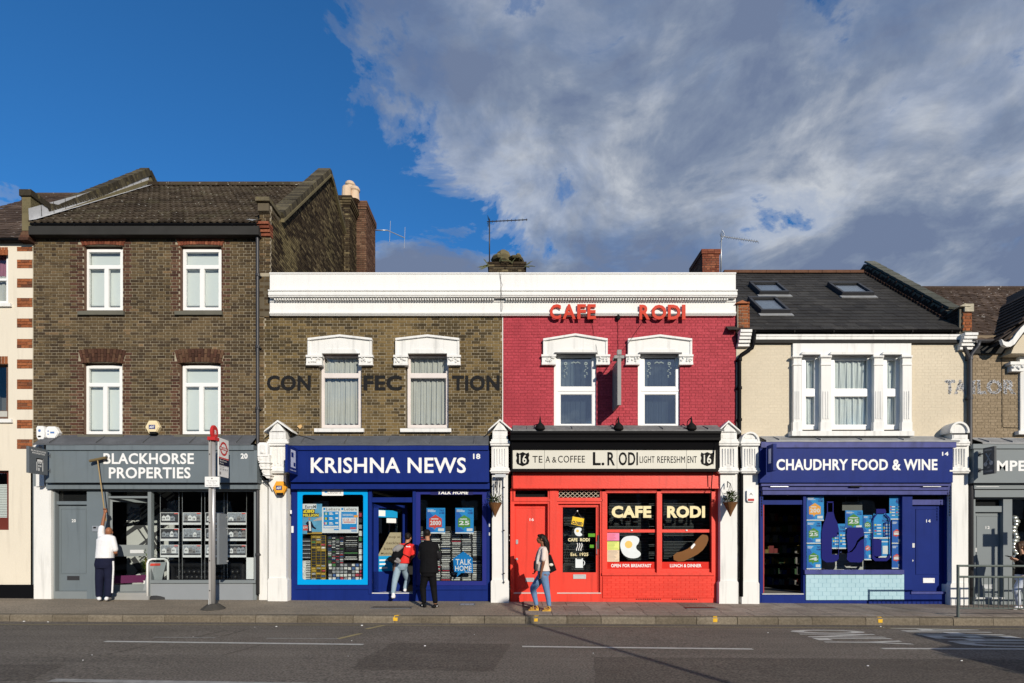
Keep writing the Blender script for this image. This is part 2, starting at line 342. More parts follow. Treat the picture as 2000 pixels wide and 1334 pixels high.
    def ball(s, c, rx, ry=None, rz=None, seg=10):
        ry = ry or rx; rz = rz or rx; nv = seg // 2 + 1; vs = []
        for i in range(nv + 1):
            ph = math.pi * i / nv
            for k in range(seg):
                a = 2 * math.pi * k / seg; vs.append((c[0] + rx * math.sin(ph) * math.cos(a), c[1] + ry * math.sin(ph) * math.sin(a), c[2] - rz * math.cos(ph)))
        return s.add(vs, [(i * seg + k, i * seg + (k + 1) % seg, (i + 1) * seg + (k + 1) % seg, (i + 1) * seg + k) for i in range(nv) for k in range(seg)])
    def text(s, body, rect, Y, ext=0., bold=.015, fn=None):   # lettering stretched to a pixel rectangle on the plane Y
        v, f = text_geo(body, bold)
        lo = v.min(0); hi = v.max(0)
        x0, x1, y0, y1 = rect; X0, X1 = PX(x0, Y), PX(x1, Y); Z0, Z1 = PZ(y1, Y), PZ(y0, Y)
        u = (v - lo) / (hi - lo); P = [(X0 + (X1 - X0) * a, Z0 + (Z1 - Z0) * b) for a, b in u]
        if fn: return s.add([fn(a, b) for a, b in u], f)
        n = len(P)
        if not ext:
            return s.add([(a, Y, b) for a, b in P], [t[::-1] if False else t for t in f])
        vs = [(a, Y, b) for a, b in P] + [(a, Y + ext, b) for a, b in P]
        fs = list(f) + [tuple(i + n for i in t[::-1]) for t in f]
        ed = {}
        for t in f:
            for i in range(len(t)):
                e = (t[i], t[(i + 1) % len(t)]); ed[e] = 1
        for (a, b) in ed:
            if (b, a) not in ed: fs.append((b, a, a + n, b + n))
        return s.add(vs, fs)
    def build(s, name, parent=None, origin=None, smooth=None):
        V = np.array(s.v, dtype=float)
        pw = WL.get(parent.name, (0, 0, 0)) if parent else (0, 0, 0)
        if origin is None:
            lo, hi = V.min(0), V.max(0); origin = ((lo[0] + hi[0]) / 2, (lo[1] + hi[1]) / 2, lo[2])
        me = bpy.data.meshes.new(name); me.from_pydata((V - np.array(origin)).tolist(), [], s.f)
        for m in s.ms: me.materials.append(m)
        if len(s.ms) > 1: me.polygons.foreach_set('material_index', s.mi)
        if smooth if smooth is not None else s.smooth: me.polygons.foreach_set('use_smooth', [True] * len(s.f))
        me.update()
        o = bpy.data.objects.new(name, me); COL.objects.link(o)
        if parent: o.parent = parent
        o.location = [origin[i] - pw[i] for i in range(3)]; WL[o.name] = tuple(origin)
        return o
WL = {}
def tag(o, label=None, cat=None, group=None, kind=None):
    if label: o['label'] = label
    if cat: o['category'] = cat
    if group: o['group'] = group
    if kind: o['kind'] = kind
    return o
def thing(name, loc, label, cat, group=None, rz=0.):
    o = bpy.data.objects.new(name, None); COL.objects.link(o); o.location = loc; o.rotation_euler = (0, 0, rz); o.empty_display_size = .2
    WL[o.name] = tuple(loc); return tag(o, label, cat, group)
def struct(o, label=None): return tag(o, label, kind='structure')
UNIT = {}
def unit_mesh(key, V, Fc):
    if key not in UNIT: UNIT[key] = (np.array(V, float), Fc, {})
    return UNIT[key]
CUBE_V = [(-.5, -.5, -.5), (.5, -.5, -.5), (.5, .5, -.5), (-.5, .5, -.5), (-.5, -.5, .5), (.5, -.5, .5), (.5, .5, .5), (-.5, .5, .5)]
CUBE_F = [(0, 3, 2, 1), (4, 5, 6, 7), (0, 1, 5, 4), (1, 2, 6, 5), (2, 3, 7, 6), (3, 0, 4, 7)]
unit_mesh('cube', CUBE_V, CUBE_F)
def pieces(name, unit, mats4, material, parent, maxn=300, key=None, stuffname=None):
    """alike pieces: the largest in view are objects that share one mesh, the rest one joined part"""
    V, Fc, cache = UNIT[unit]
    if material.name not in cache:
        me = bpy.data.meshes.new(name); me.from_pydata(V.tolist(), [], Fc); me.materials.append(material); cache[material.name] = me
    me = cache[material.name]
    if key: mats4 = sorted(mats4, key=key)
    pw = Vector(WL.get(parent.name, (0, 0, 0))) if parent else Vector((0, 0, 0))
    T = Matrix.Translation(-pw)
    if maxn < len(mats4): random.shuffle(mats4) if key is None else None
    for M in mats4[:maxn]:
        o = bpy.data.objects.new(name, me); COL.objects.link(o); o.parent = parent; o.matrix_local = T @ M
    rest = mats4[maxn:]
    if rest:
        A = np.array([np.array(T @ M) for M in rest]); H = np.c_[V, np.ones(len(V))]
        P = np.einsum('nij,vj->nvi', A, H)[:, :, :3].reshape(-1, 3)
        nv = len(V); fs = [tuple(i + k * nv for i in f) for k in range(len(rest)) for f in Fc]
        me2 = bpy.data.meshes.new(stuffname or name); me2.from_pydata(P.tolist(), [], fs); me2.materials.append(material); me2.update()
        o = bpy.data.objects.new(stuffname or name + '_field', me2); COL.objects.link(o); o.parent = parent; o['kind'] = 'stuff'
        if not parent: o.location = (0, 0, 0)
def cubeM(x0, x1, y0, y1, z0, z1):
    return Matrix.Translation(((x0 + x1) / 2, (y0 + y1) / 2, (z0 + z1) / 2)) @ Matrix.Diagonal((x1 - x0, y1 - y0, z1 - z0, 1))
def brick_mats(u0, u1, z0, z1, holes, Y=0., dep=.03, axis='x', sgn=1, gauge=.075, st=.215, hd=.1025, jt=.0135, jit=.003, clip=None, bond='flemish'):
    """bricks of a wall; holes are (u0,u1,z0,z1) in metres; clip(u,z) keeps bricks of sloping walls"""
    out = []; n0 = math.floor(z0 / gauge); row = n0
    while row * gauge < z1:
        a = max(row * gauge, z0); b = min(row * gauge + gauge - jt, z1)
        if b - a > .02:
            zc = (a + b) / 2
            segs = [(u0, u1)]
            for h in holes:
                if h[2] < zc < h[3]:
                    ns = []
                    for p, q in segs:
                        if h[0] > p: ns.append((p, min(q, h[0])))
                        if h[1] < q: ns.append((max(p, h[1]), q))
                    segs = [t for t in ns if t[1] - t[0] > .02]
            per = (st + hd + 2 * jt) if bond == 'flemish' else (st + jt)
            off = (row % 2) * (per / 2) + random.uniform(-.01, .01)
            u = math.floor((u0 - off) / per) * per + off; k = 0
            while u < u1:
                ln = st if (bond != 'flemish' or k % 2 == 0) else hd
                for p, q in segs:
                    x0, x1 = max(u, p), min(u + ln, q)
                    if x1 - x0 > .03 and (clip is None or clip((x0 + x1) / 2, zc)):
                        j = random.uniform(-jit, jit); dz = random.uniform(-.0012, .0012)
                        if axis == 'x': out.append(cubeM(x0, x1, Y + j, Y + dep, a + dz, b + dz))
                        else: out.append(cubeM(Y + (j if sgn < 0 else -dep), Y + (dep if sgn < 0 else j), x0, x1, a + dz, b + dz))
                u += ln + jt; k += 1
        row += 1
    return out
def mrect(r, Y=0.): return (PX(r[0], Y), PX(r[1], Y), PZ(r[3], Y), PZ(r[2], Y))
# ================================================================== the setting
def sheet(name, pts, zf, m, kind='structure', nx=1, dz=0.):
    """ground sheet: quad strip pts=[(x,y)...] near edge then far edge"""
    mb = MB(m); mb.add([(x, y, zf(x) + dz) for x, y in pts], [tuple(range(len(pts)))]); o = mb.build(name); o['kind'] = kind; return o
XS = [-70, -30, -16, -8, 0, 8, 16, 30, 70]
mb = MB(asph)
v = []; f = []
for x in XS: v += [(x, -60, road_z(x)), (x, kerbY(x) + .02, road_z(x))]
for i in range(len(XS) - 1): f.append((2 * i, 2 * i + 2, 2 * i + 3, 2 * i + 1))
mb.add(v, f); road = struct(mb.build('road'))
mb = MB(pavm); v = []; f = []
for x in XS: v += [(x, kerbY(x) + .14, gp(x, kerbY(x) + .14) - .004), (x, 0, g(x) - .004), (x, 14, g(x) - .004)]
for i in range(len(XS) - 1): f += [(3 * i, 3 * i + 3, 3 * i + 4, 3 * i + 1), (3 * i + 1, 3 * i + 4, 3 * i + 5, 3 * i + 2)]
mb.add(v, f); pavement = struct(mb.build('pavement'))
gnd = MB(mat('earth', (.07, .065, .05), .95)); gnd.add([(-600, -600, -1.2), (600, -600, -1.2), (600, 900, -1.2), (-600, 900, -1.2)], [(0, 1, 2, 3)]); struct(gnd.build('ground'))
# kerb stones (parts of the kerb)
kerb = thing('kerb', (0, kerbY(0), gp(0, -9)), None, None); struct(kerb)
KV = []; 
prof = [(-.0, -.30), (-.0, -.045), (.012, -.015), (.04, 0), (.15, 0), (.15, -.30)]
for xx in (-.5, .5): KV += [(xx, y, z) for y, z in prof]
n = len(prof)
unit_mesh('kerb', KV, [tuple(range(n)), tuple(range(2 * n - 1, n - 1, -1))] + [(i, i + n, (i + 1) % n + n, (i + 1) % n) for i in range(n)])
ks = []; x = -24.
while x < 24:
    ln = random.choice([.9, .9, 1.2, .75]); xm = x + ln / 2
    ks.append(Matrix.Translation((xm, kerbY(xm) + random.uniform(-.004, .004), gp(xm, -9) + random.uniform(-.003, .003))) @ Matrix.Rotation(math.atan(.0155), 4, 'Z') @ Matrix.Rotation(math.atan(.0066), 4, 'Y') @ Matrix.Diagonal((ln - .012, 1, 1, 1)))
    x += ln
pieces('kerb_stone', 'kerb', ks, kerbm, kerb)
# paving slabs on the right-hand part
mb = MB(gapm); a, b = .25, 13.5
mb.add([(a, kerbY(a) + .152, gp(a, kerbY(a) + .152)), (b, kerbY(b) + .152, gp(b, kerbY(b) + .152)), (b, .0, g(b)), (a, .0, g(a))], [(0, 1, 2, 3)])
bed = struct(mb.build('slab_bed'))
sl = []; 
rows = [(-2.13, -1.41), (-1.40, -.70), (-.69, -.05)]
for r_, (ya, yb) in enumerate(rows):
    x = .3 + (r_ % 2) * .35
    while x < 13.3:
        ln = random.choice([.6, .6, .6, .75, .45]); xm = x + ln / 2; y0 = max(ya, kerbY(xm) + .16)
        sl.append(Matrix.Translation((xm, (y0 + yb) / 2, gp(xm, (y0 + yb) / 2) - .008)) @ Matrix.Rotation(.05, 4, 'X') @ Matrix.Rotation(math.atan(.0066) + random.uniform(-.004, .004), 4, 'Y') @ Matrix.Rotation(random.uniform(-.002, .002), 4, 'X') @ Matrix.Diagonal((ln - .012, yb - y0 - .012, .03, 1)))
        x += ln
pieces('paving_slab', 'cube', sl, slabm, bed)
# road markings
def stripe(name, p0, p1, w, m, label, h=KH, dz=.004):
    (x0, y0), (x1, y1) = onroad(*p0, h), onroad(*p1, h)
    d = Vector((x1 - x0, y1 - y0, 0)).normalized(); nn = Vector((-d.y, d.x, 0)) * w / 2; mb = MB(m)
    mb.add([(x0 - nn.x, y0 - nn.y, g(x0) - h + dz), (x1 - nn.x, y1 - nn.y, g(x1) - h + dz), (x1 + nn.x, y1 + nn.y, g(x1) - h + dz), (x0 + nn.x, y0 + nn.y, g(x0) - h + dz)], [(0, 1, 2, 3)])
    o = mb.build(name); struct(o, label); return o
stripe('road_line', (205, 1253), (710, 1259), .10, linew, 'long white lane line on the left part of the road')
stripe('road_line', (1020, 1263), (1470, 1268), .10, linew, 'long white lane line in front of the red cafe')
stripe('road_line', (1722, 1267), (2300, 1269), .10, linew, 'white lane line running out at the right edge')
stripe('road_line', (100, 1329), (760, 1340), .15, linef, 'worn white line at the bottom edge of the picture')
stripe('road_line', (-200, 1219.5), (775, 1221.5), .045, liney, 'thin faded yellow line along the kerb, left stretch', dz=.006)
stripe('road_line', (775, 1222), (2300, 1230), .045, liney, 'thin faded yellow line along the kerb, right stretch', dz=.006)
stripe('road_line', (660, 1248), (705, 1237.5), .10, liney, 'short slanted yellow dash near the long white line', dz=.0045)
stripe('road_line', (715, 1229), (750, 1221.5), .10, liney, 'short slanted yellow dash by the kerb', dz=.0045)
stripe('road_line', (520, 1247), (662, 1248), .05, linef, 'thin worn white bay line leading to the slanted dash', dz=.0045)
stripe('road_line', (300, 1245), (420, 1246), .05, linef, 'thin worn white bay line in front of the grey shop', dz=.0045)
def patch(pts, label, m=asph2, dz=.002, name='road_patch', h=KH):
    P = [onroad(px, py, h) for px, py in pts]; mb = MB(m); mb.add([(x, y, g(x) - h + dz) for x, y in P][::-1], [tuple(range(len(P)))])
    Vv = mb.v; 
    o = mb.build(name); struct(o, label)
def wob(pts, n=8, a=1.2):
    out = []
    for i in range(len(pts)):
        p, q = pts[i], pts[(i + 1) % len(pts)]
        for k in range(n): t = k / n; out.append((p[0] + (q[0] - p[0]) * t + random.uniform(-a, a) * 3, p[1] + (q[1] - p[1]) * t + random.uniform(-a, a) * .35))
    return out
patch(wob([(700, 1290), (770, 1255), (1000, 1258), (965, 1312), (690, 1308)]), 'dark asphalt repair in the middle of the road')
patch(wob([(1160, 1345), (1160, 1284), (2300, 1290), (2300, 1345)]), 'dark strip of newer asphalt on the near lane')
patch(wob([(-200, 1298), (125, 1298), (60, 1330), (-200, 1330)]), 'dark asphalt repair at the left edge')
for i, (p, q) in enumerate([((205, 1278), (300, 1258)), ((430, 1280), (520, 1256)), ((370, 1246), (440, 1231)), ((430, 1243), (480, 1229)), ((740, 1303), (800, 1262))]):
    patch([(p[0], p[1]), (p[0] + 9, p[1]), (q[0] + 5, q[1]), (q[0], q[1])], 'tar-filled crack in the asphalt, %s' % ['nearest the grey shop', 'below the long white line', 'left of the bus stop foot', 'right of the bus stop foot', 'at the edge of the dark repair'][i], asph2, .0015, 'road_crack')
# letters painted on the road
p0_, p1_ = onroad(1535, 1231), onroad(1585, 1258)
ROX0, ROY0, ROY1 = p0_[0], p0_[1] + .05, p1_[1]; ROX1 = onroad(1783, 1258)[0]
RAX0, RAY0, RAY1 = onroad(1893, 1262)[0], onroad(1800, 1227)[1], onroad(1893, 1263)[1]; RAX1 = RAX0 + (ROX1 - ROX0) * 1.15
def road_text(body, X0, X1, Yf, Yn, m, label):
    fn = lambda a, b: (X0 + b * (X1 - X0) , Yf + a * (Yn - Yf), road_z(X0 + b * (X1 - X0)) + .005)
    mb = MB(m); mb.text(body, (0, 1, 0, 1), 0, fn=fn, bold=.02); struct(mb.build('road_lettering'), label)
road_text('ONLY', ROX0, ROX1, ROY0, ROY1, linew, 'white ONLY painted across the lane, in front of the blue food shop')
road_text('AHEAD', RAX0, RAX1, RAY0, RAY1, linew, 'white AHEAD painted across the lane at the right edge')
# yellow loading marks on the kerb
for px, lab in ((773, 'by the newsagent'), (1046, 'by the walking woman'), (1399, 'between the cafe and the food shop'), (1727, 'by the food shop door')):
    x = (px - 1000) / F * (D + kerbY(0)); y = kerbY(x); mb = MB(yellowp); z = gp(x, -9)
    mb.add([(x - .045, y - .004, z - .11), (x + .045, y - .004, z - .11), (x + .05, y - .004, z - .045), (x - .05, y - .004, z - .045)], [(0, 1, 2, 3)])
    mb.add([(x - .05, y - .004, z - .045), (x + .05, y - .004, z - .045), (x + .06, y + .04, z + .005), (x - .03, y + .04, z + .005)], [(0, 1, 2, 3)])
    mb.add([(x - .03, y + .04, z + .005), (x + .06, y + .04, z + .005), (x + .09, y + .13, z + .005), (x, y + .13, z + .005)], [(0, 1, 2, 3)])
    struct(mb.build('kerb_mark'), 'yellow loading mark on the kerb ' + lab)
# covers let into the pavement
def cover(px, py, w, d, m, label, grid=None, frame=lead):
    x, y = onpave(px, py); z = gp(x, y) + (.012 if x > .3 else .004)
    o = thing('manhole_cover', (x, y, z), label, 'manhole cover')
    mb = MB(frame); mb.box(x - w / 2, x + w / 2, y - d / 2, y + d / 2, z - .02, z + .004); mb.build('frame', o)
    mb = MB(m); nx = max(2, int(w / .12)); ny = max(2, int(d / .12))
    for i in range(nx):
        for j in range(ny):
            a = x - w / 2 + .02 + i * (w - .04) / nx; b = y - d / 2 + .02 + j * (d - .04) / ny
            mb.box(a, a + (w - .04) / nx - .012, b, b + (d - .04) / ny - .012, z - .02, z + .008)
    mb.build('lid', o)
cover(765, 1186.5, .95, .33, asph2, 'wide dark manhole cover behind the two men, in the asphalt pavement')
cover(913, 1180.5, .38, .26, galv, 'small pale square cover near the white pilaster of the newsagent')
cover(1367, 1188, .75, .35, dred if False else mat('rust_red_iron', (.13, .045, .035), .85, .3, 20.), 'rust red iron cover in the slabs before the cafe')

# ================================================================== shared building pieces
def gutter(parent, x0, x1, y, Y, r=.06, m=black):
    mb = MB(m); X0, X1 = PX(x0, Y), PX(x1, Y); Z = PZ(y, Y); seg = 8; v = []; f = []
    for X in (X0, X1):
        for k in range(seg + 1): a = math.pi * k / seg; v.append((X, Y - r * math.cos(a), Z - r * math.sin(a)))
        for k in range(seg, -1, -1): a = math.pi * k / seg; v.append((X, Y - (r - .008) * math.cos(a), Z - (r - .008) * math.sin(a)))
    n = 2 * seg + 2
    f = [(k, (k + 1) % n, (k + 1) % n + n, k + n) for k in range(n)] + [tuple(range(n - 1, -1, -1)), tuple(range(n, 2 * n))]
    mb.add(v, f); o = mb.build('gutter', parent)
    mb = MB(m)
    for i in range(int((X1 - X0) / 1.) + 1):
        xx = X0 + .1 + i * 1.; 
        if xx < X1: mb.box(xx - .015, xx + .015, Y - r, Y + r + .03, Z - r - .012, Z - r * .2)
    mb.build('gutter_bracket', o); return o
def pipe(parent, pts, r=.035, m=black, Y=-.07, collars=()):
    P = [(PX(a, Y), Y if len(t) == 0 else t[0], PZ(b, Y)) for a, b, *t in pts]
    mb = MB(m); mb.smooth = True; mb.tube(P, r, 10); o = mb.build('downpipe', parent)
    if collars:
        mb = MB(m)
        for px, py in collars:
            mb.cyl((PX(px, Y), Y, PZ(py, Y)), r * 1.35, .06, 10); mb.box(PX(px, Y) - .07, PX(px, Y) + .07, Y + r * .5, -.0, PZ(py, Y), PZ(py, Y) + .03)
        mb.build('collar', o)
    return o
def pane(parent, rect, Y, m=glass, name='pane'):
    return MB(m).pb(*rect, Y, .006).build(name, parent)
def drape(parent, rect, Y, m=curtain, amp=.03, n=None, scallop=0., name='curtain'):
    x0, x1, z0, z1 = mrect(rect, Y); n = n or max(24, int((x1 - x0) * 150)); mb = MB(m); mb.smooth = True; v = []; ph = random.random() * 9
    rows = 8
    for j in range(rows + 1):
        t = j / rows
        for i in range(n + 1):
            u = i / n; yy = Y + amp * (1 + .3 * t) * (math.sin(u * (x1 - x0) * 46 + ph + 1.6 * math.sin(u * 5 + ph) + .5 * math.sin(u * 9 + t * 2.5)) * .5 + .35 * math.sin(u * (x1 - x0) * 93 + ph * 2 + 1.5 * t) + .2 * math.sin(u * (x1 - x0) * 170 + ph * 3))
            zb = z0 + scallop * (.5 + .5 * math.sin(u * 41 + ph)) * .35
            v.append((x0 + (x1 - x0) * u, yy, z1 + (zb - z1) * t))
    mb.add(v, [(j * (n + 1) + i, (j + 1) * (n + 1) + i, (j + 1) * (n + 1) + i + 1, j * (n + 1) + i + 1) for j in range(rows) for i in range(n)])
    return mb.build(name, parent)
def window(parent, rect, panes, Y, m=white2, dep=.07, behind='blind', gl=glass, room=True, tone=None):
    w = MB(m).plate(rect, panes, Y, dep).build('window', parent)
    for p in panes:
        pane(w, (p[0] - .5, p[1] + .5, p[2] - .5, p[3] + .5), Y + .03, gl)
        e = MB(m); t = 1.1   # glazing bead
        e.plate((p[0] - .01, p[1] + .01, p[2] - .01, p[3] + .01), [(p[0] + t, p[1] - t, p[2] + t, p[3] - t)], Y + .016, .012); e.build('glazing_bead', w)
    if behind == 'blind':
        MB(blindm).pb(rect[0] + 1, rect[1] - 1, rect[2] + 1, rect[3] - 9, Y + .12, .01).build('blind', w)
        MB(blindm).pb(rect[0] + 1, rect[1] - 1, rect[3] - 8.4, rect[3] - 7.6, Y + .12, .012).build('blind_rail', w)
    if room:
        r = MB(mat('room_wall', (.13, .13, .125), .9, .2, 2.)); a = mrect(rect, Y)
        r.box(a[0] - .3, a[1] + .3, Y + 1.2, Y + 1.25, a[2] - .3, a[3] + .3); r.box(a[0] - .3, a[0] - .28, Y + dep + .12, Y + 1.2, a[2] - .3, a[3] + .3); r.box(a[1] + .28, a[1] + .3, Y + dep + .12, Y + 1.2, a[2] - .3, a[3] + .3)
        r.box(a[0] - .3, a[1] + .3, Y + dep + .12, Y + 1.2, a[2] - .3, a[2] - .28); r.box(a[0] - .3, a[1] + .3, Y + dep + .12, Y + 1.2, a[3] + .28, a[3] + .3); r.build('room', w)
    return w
def arch_head(parent, x0, x1, yb, yt, mt, n=13, rise=2.5, spread=8):
    """flat arch of upright bricks, each its own brick; px at the wall plane"""
    out = []
    xm = (x0 + x1) / 2
    for i in range(n):
        t0 = i / n; t1 = (i + 1) / n
        def col(t, top):
            x = x0 + (x1 - x0) * t + (spread * (2 * t - 1) if top else 0); y = (yt if top else yb) - rise * (1 - (2 * t - 1) ** 2); return x, y
        a, b = col((t0 + t1) / 2, 0), col((t0 + t1) / 2, 1)
        A = Vector((PX(a[0]), 0, PZ(a[1]))); B = Vector((PX(b[0]), 0, PZ(b[1]))); h = (B - A).length; wd = (PX(x1) - PX(x0)) / n
        ang = math.atan2(B.x - A.x, B.z - A.z)
        parts = ((0, .62), (.64, 1.)) if i % 2 else ((0, .36), (.38, 1.))
        for p, q in parts:
            c = A.lerp(B, (p + q) / 2)
            out.append(Matrix.Translation((c.x, .008 - random.uniform(.006, .012), c.z)) @ Matrix.Rotation(ang, 4, 'Y') @ Matrix.Diagonal((wd * (1.02 + .06 * (p > .3)) - .010, .03, h * (q - p) - .004, 1)))
    pieces('brick', 'cube', out, mt, parent)
def flashing(parent, x0, x1, yt, yb, Yf, m=lead, name='lead_flashing'):
    mb = MB(m); n = 14; v = []; X0 = PX(x0, -.1); X1 = PX(x1, -.1)
    zt = PZ(yt, -.01); zb = PZ(yb, Yf)
    for i in range(n + 1):
        x = X0 + (X1 - X0) * i / n
        v += [(x, -.01, zt + random.uniform(-.004, .004)), (x, -.02, zt - .02), (x, Yf + .02, zb + .05 + random.uniform(-.004, .004)), (x, Yf - .012, zb + .035), (x, Yf - .014, zb + random.uniform(-.006, .004))]
    mb.add(v, [(i * 5 + k, i * 5 + k + 1, i * 5 + k + 6, i * 5 + k + 5) for i in range(n) for k in range(4)])
    o = mb.build(name, parent)
    mb = MB(m)
    for i in range(1, n, 3):
        x = X0 + (X1 - X0) * i / n
        mb.add([(x - .012, -.03, zt - .01), (x + .012, -.03, zt - .01), (x + .012, Yf - .0, zb + .075), (x - .012, Yf - .0, zb + .075), (x - .012, -.03, zt - .06), (x + .012, -.03, zt - .06), (x + .012, Yf, zb + .03), (x - .012, Yf, zb + .03)], CUBE_F[:])
    o2 = mb.build('lead_roll', o); o2['kind'] = 'stuff'; return o
def pilaster(parent, x0, x1, ytop, kind, ycap, ybase, x0b=None, x1b=None, capx=None, Ys=-.20, shaft_top=940, clad=white):
    """white shop pilaster: plinth, shaft, fluted console and a gabled or rounded cap; px on plane Ys"""
    xm = (x0 + x1) / 2; hw = (x1 - x0) / 2
    mb = MB(clad); mb.pb(x0, x1, shaft_top - 22, ybase + 14, Ys, -Ys + .1)
    o = mb.build('pilaster', parent)
    p = MB(clad); p.pb(x0 - 2.2, x1 + 2.2, ybase - 38, ybase + 14, Ys - .03, -Ys + .1); p.pp([(x0 - 2.2, ybase - 38), (x0, ybase - 42), (x1, ybase - 42), (x1 + 2.2, ybase - 38)], Ys - .028, .15); p.build('plinth', o)
    c = MB(clad); Yc = Ys - .10
    c.pb(x0 - 1, x1 + 1, 867, 918, Yc + .03, -Yc + .05)
    c.pb(x0 - 4, x1 + 4, 862, 866, Yc - .05, -Yc + .1); c.pb(x0 - 3, x1 + 3, 866, 870, Yc - .03, -Yc + .08); c.pb(x0 - 1.5, x1 + 1.5, 858, 862, Yc - .03, -Yc + .1)
    c.pb(x0 - 2.5, x1 + 2.5, 914, 918, Yc, -Yc + .08); c.pb(x0 - 4, x1 + 4, 918, 921, Yc - .03, -Yc + .08); c.pb(x0 - 2, x1 + 2, 921, 924, Yc, -Yc + .08)
    c.build('console', o)
    fl = MB(clad); nfl = 5; w = (x1 - x0 - 6) / nfl
    for i in range(nfl):
        a = x0 + 3 + i * w; X0, X1 = PX(a + w * .22, Yc), PX(a + w * .78, Yc); z0, z1 = PZ(911, Yc), PZ(876, Yc)
        fl.tube([((X0 + X1) / 2, Yc + .03, z0 + .08 * (1 - abs(2 * i / (nfl - 1) - 1))), ((X0 + X1) / 2, Yc + .018, z1)], (X1 - X0) / 2, 8)
    fl.build('fluting', o)
    k = MB(clad); Yk = Ys - .14
    ca = capx or (x0 - 5, x1 + 5)
    k.pb(x0 + 1, x1 - 1, ycap + 23, 860, Yk + .05, -Yk); 
    k.pb(x0 + 3.5, x1 - 3.5, 849, 856, Yk + .04, .02)
    if kind == 'gable':
        k.pp([(ca[0], ycap + 24), (ca[0] + 1, ycap + 20.5), (xm, ycap), (ca[1] - 1, ycap + 20.5), (ca[1], ycap + 24), (xm, ycap + 4)], Yk, -Yk + .02)
        k.pp([(x0 + 1, ycap + 24), (xm, ycap + 3.4), (x1 - 1, ycap + 24)], Yk + .05, -Yk)
        k.pp([(x0 + 6, ycap + 22), (xm, ycap + 9), (x1 - 6, ycap + 22)], Yk + .035, .03)
    else:
        pts = [(xm + (hw + 3) * math.cos(a), ycap + 20 - 20 * math.sin(a)) for a in np.linspace(0, math.pi, 17)]
        inn = [(xm + (hw - .5) * math.cos(a), ycap + 20 - 16.5 * math.sin(a)) for a in np.linspace(math.pi, 0, 17)]
        for i in range(16): k.pp([pts[i], pts[i + 1], inn[15 - i], inn[16 - i]], Yk, -Yk + .02)
        k.pp(inn + [(x1 - 1, ycap + 26), (x0 + 1, ycap + 26)], Yk + .05, -Yk)
        k.pb(x0 - 3, x0 + 2, ycap + 19, ycap + 22, Yk + .01, -Yk); k.pb(x1 - 2, x1 + 3, ycap + 19, ycap + 22, Yk + .01, -Yk)
    k.build('cap', o); return o
def hood(parent, xl, xr, ypk, ysh, yb, wx0, wx1, corb, ylt, name='window_hood'):
    """white stucco hood with a shallow gable, two carved corbels and a projecting strip above the window"""
    xm = (xl + xr) / 2; Y = -.07
    mb = MB(white)
    mb.pp([(xl + 2, yb), (xl + 2, ysh + 3), (xm, ypk + 3), (xr - 2, ysh + 3), (xr - 2, yb), (wx1, yb), (wx1, ylt), (wx0, ylt), (wx0, yb)], Y, -Y + .05)
    o = mb.build(name, parent)
    m2 = MB(white); t = 4
    m2.pp([(xl, ysh + 1.5), (xl, ysh), (xm, ypk), (xr, ysh), (xr, ysh + 1.5), (xr, ysh + t), (xm, ypk + t), (xl, ysh + t)], Y - .05, -Y + .08)
    m2.pb(xl, xl + t, ysh + t, yb, Y - .02, .08); m2.pb(xr - t, xr, ysh + t, yb, Y - .02, .08)
    m2.pp([(wx0 + 3, ylt), (wx0 + 10, ylt - 8), (wx1 - 10, ylt - 8), (wx1 - 3, ylt)], Y - .03, .04)
    m2.build('moulding', o)
    for a, b in corb:
        c = MB(white); c.pb(a, b, yb + 4, yb + 20, Y - .0, -Y + .05); c.pb(a - 1, b + 1, yb, yb + 4, Y - .04, -Y + .08); c.pb(a - .5, b + .5, yb + 16, yb + 20, Y - .035, -Y + .08)
        for k in range(9): 
            c.ball((PX(random.uniform(a + 3, b - 3), Y), Y - .005, PZ(random.uniform(yb + 5.5, yb + 14), Y)), .032, .035, .032, 6)
        c.build('corbel', o)
    return o
def door(parent, rect, Y, m, number=None, nfont=None, letterbox=None, panels=(), boxm=galv, glassr=None, hinges=None):
    b = MB(m); holes = [glassr] if glassr else []
    b.plate(rect, holes, Y, .045)
    o = b.build('door', parent)
    if panels:
        q = MB(m)
        for p in panels:
            t = 1.2
            q.plate(p, [(p[0] + t, p[1] - t, p[2] + t, p[3] - t)], Y - .012, .0135)
        q.build('panel_moulding', o)
    if number: MB(white2).text(number[0], number[1], Y - .004).build('house_number', o)
    if letterbox:
        l = MB(boxm); l.plate(letterbox, [(letterbox[0] + 2.2, letterbox[1] - 2.2, letterbox[2] + 2, letterbox[3] - 2)], Y - .012, .013); l.pb(letterbox[0] + 2.2, letterbox[1] - 2.2, letterbox[2] + 2, letterbox[3] - 2, Y - .006, .006); l.build('letterbox', o)
    if glassr: pane(o, glassr, Y + .02, glass_s)
    return o
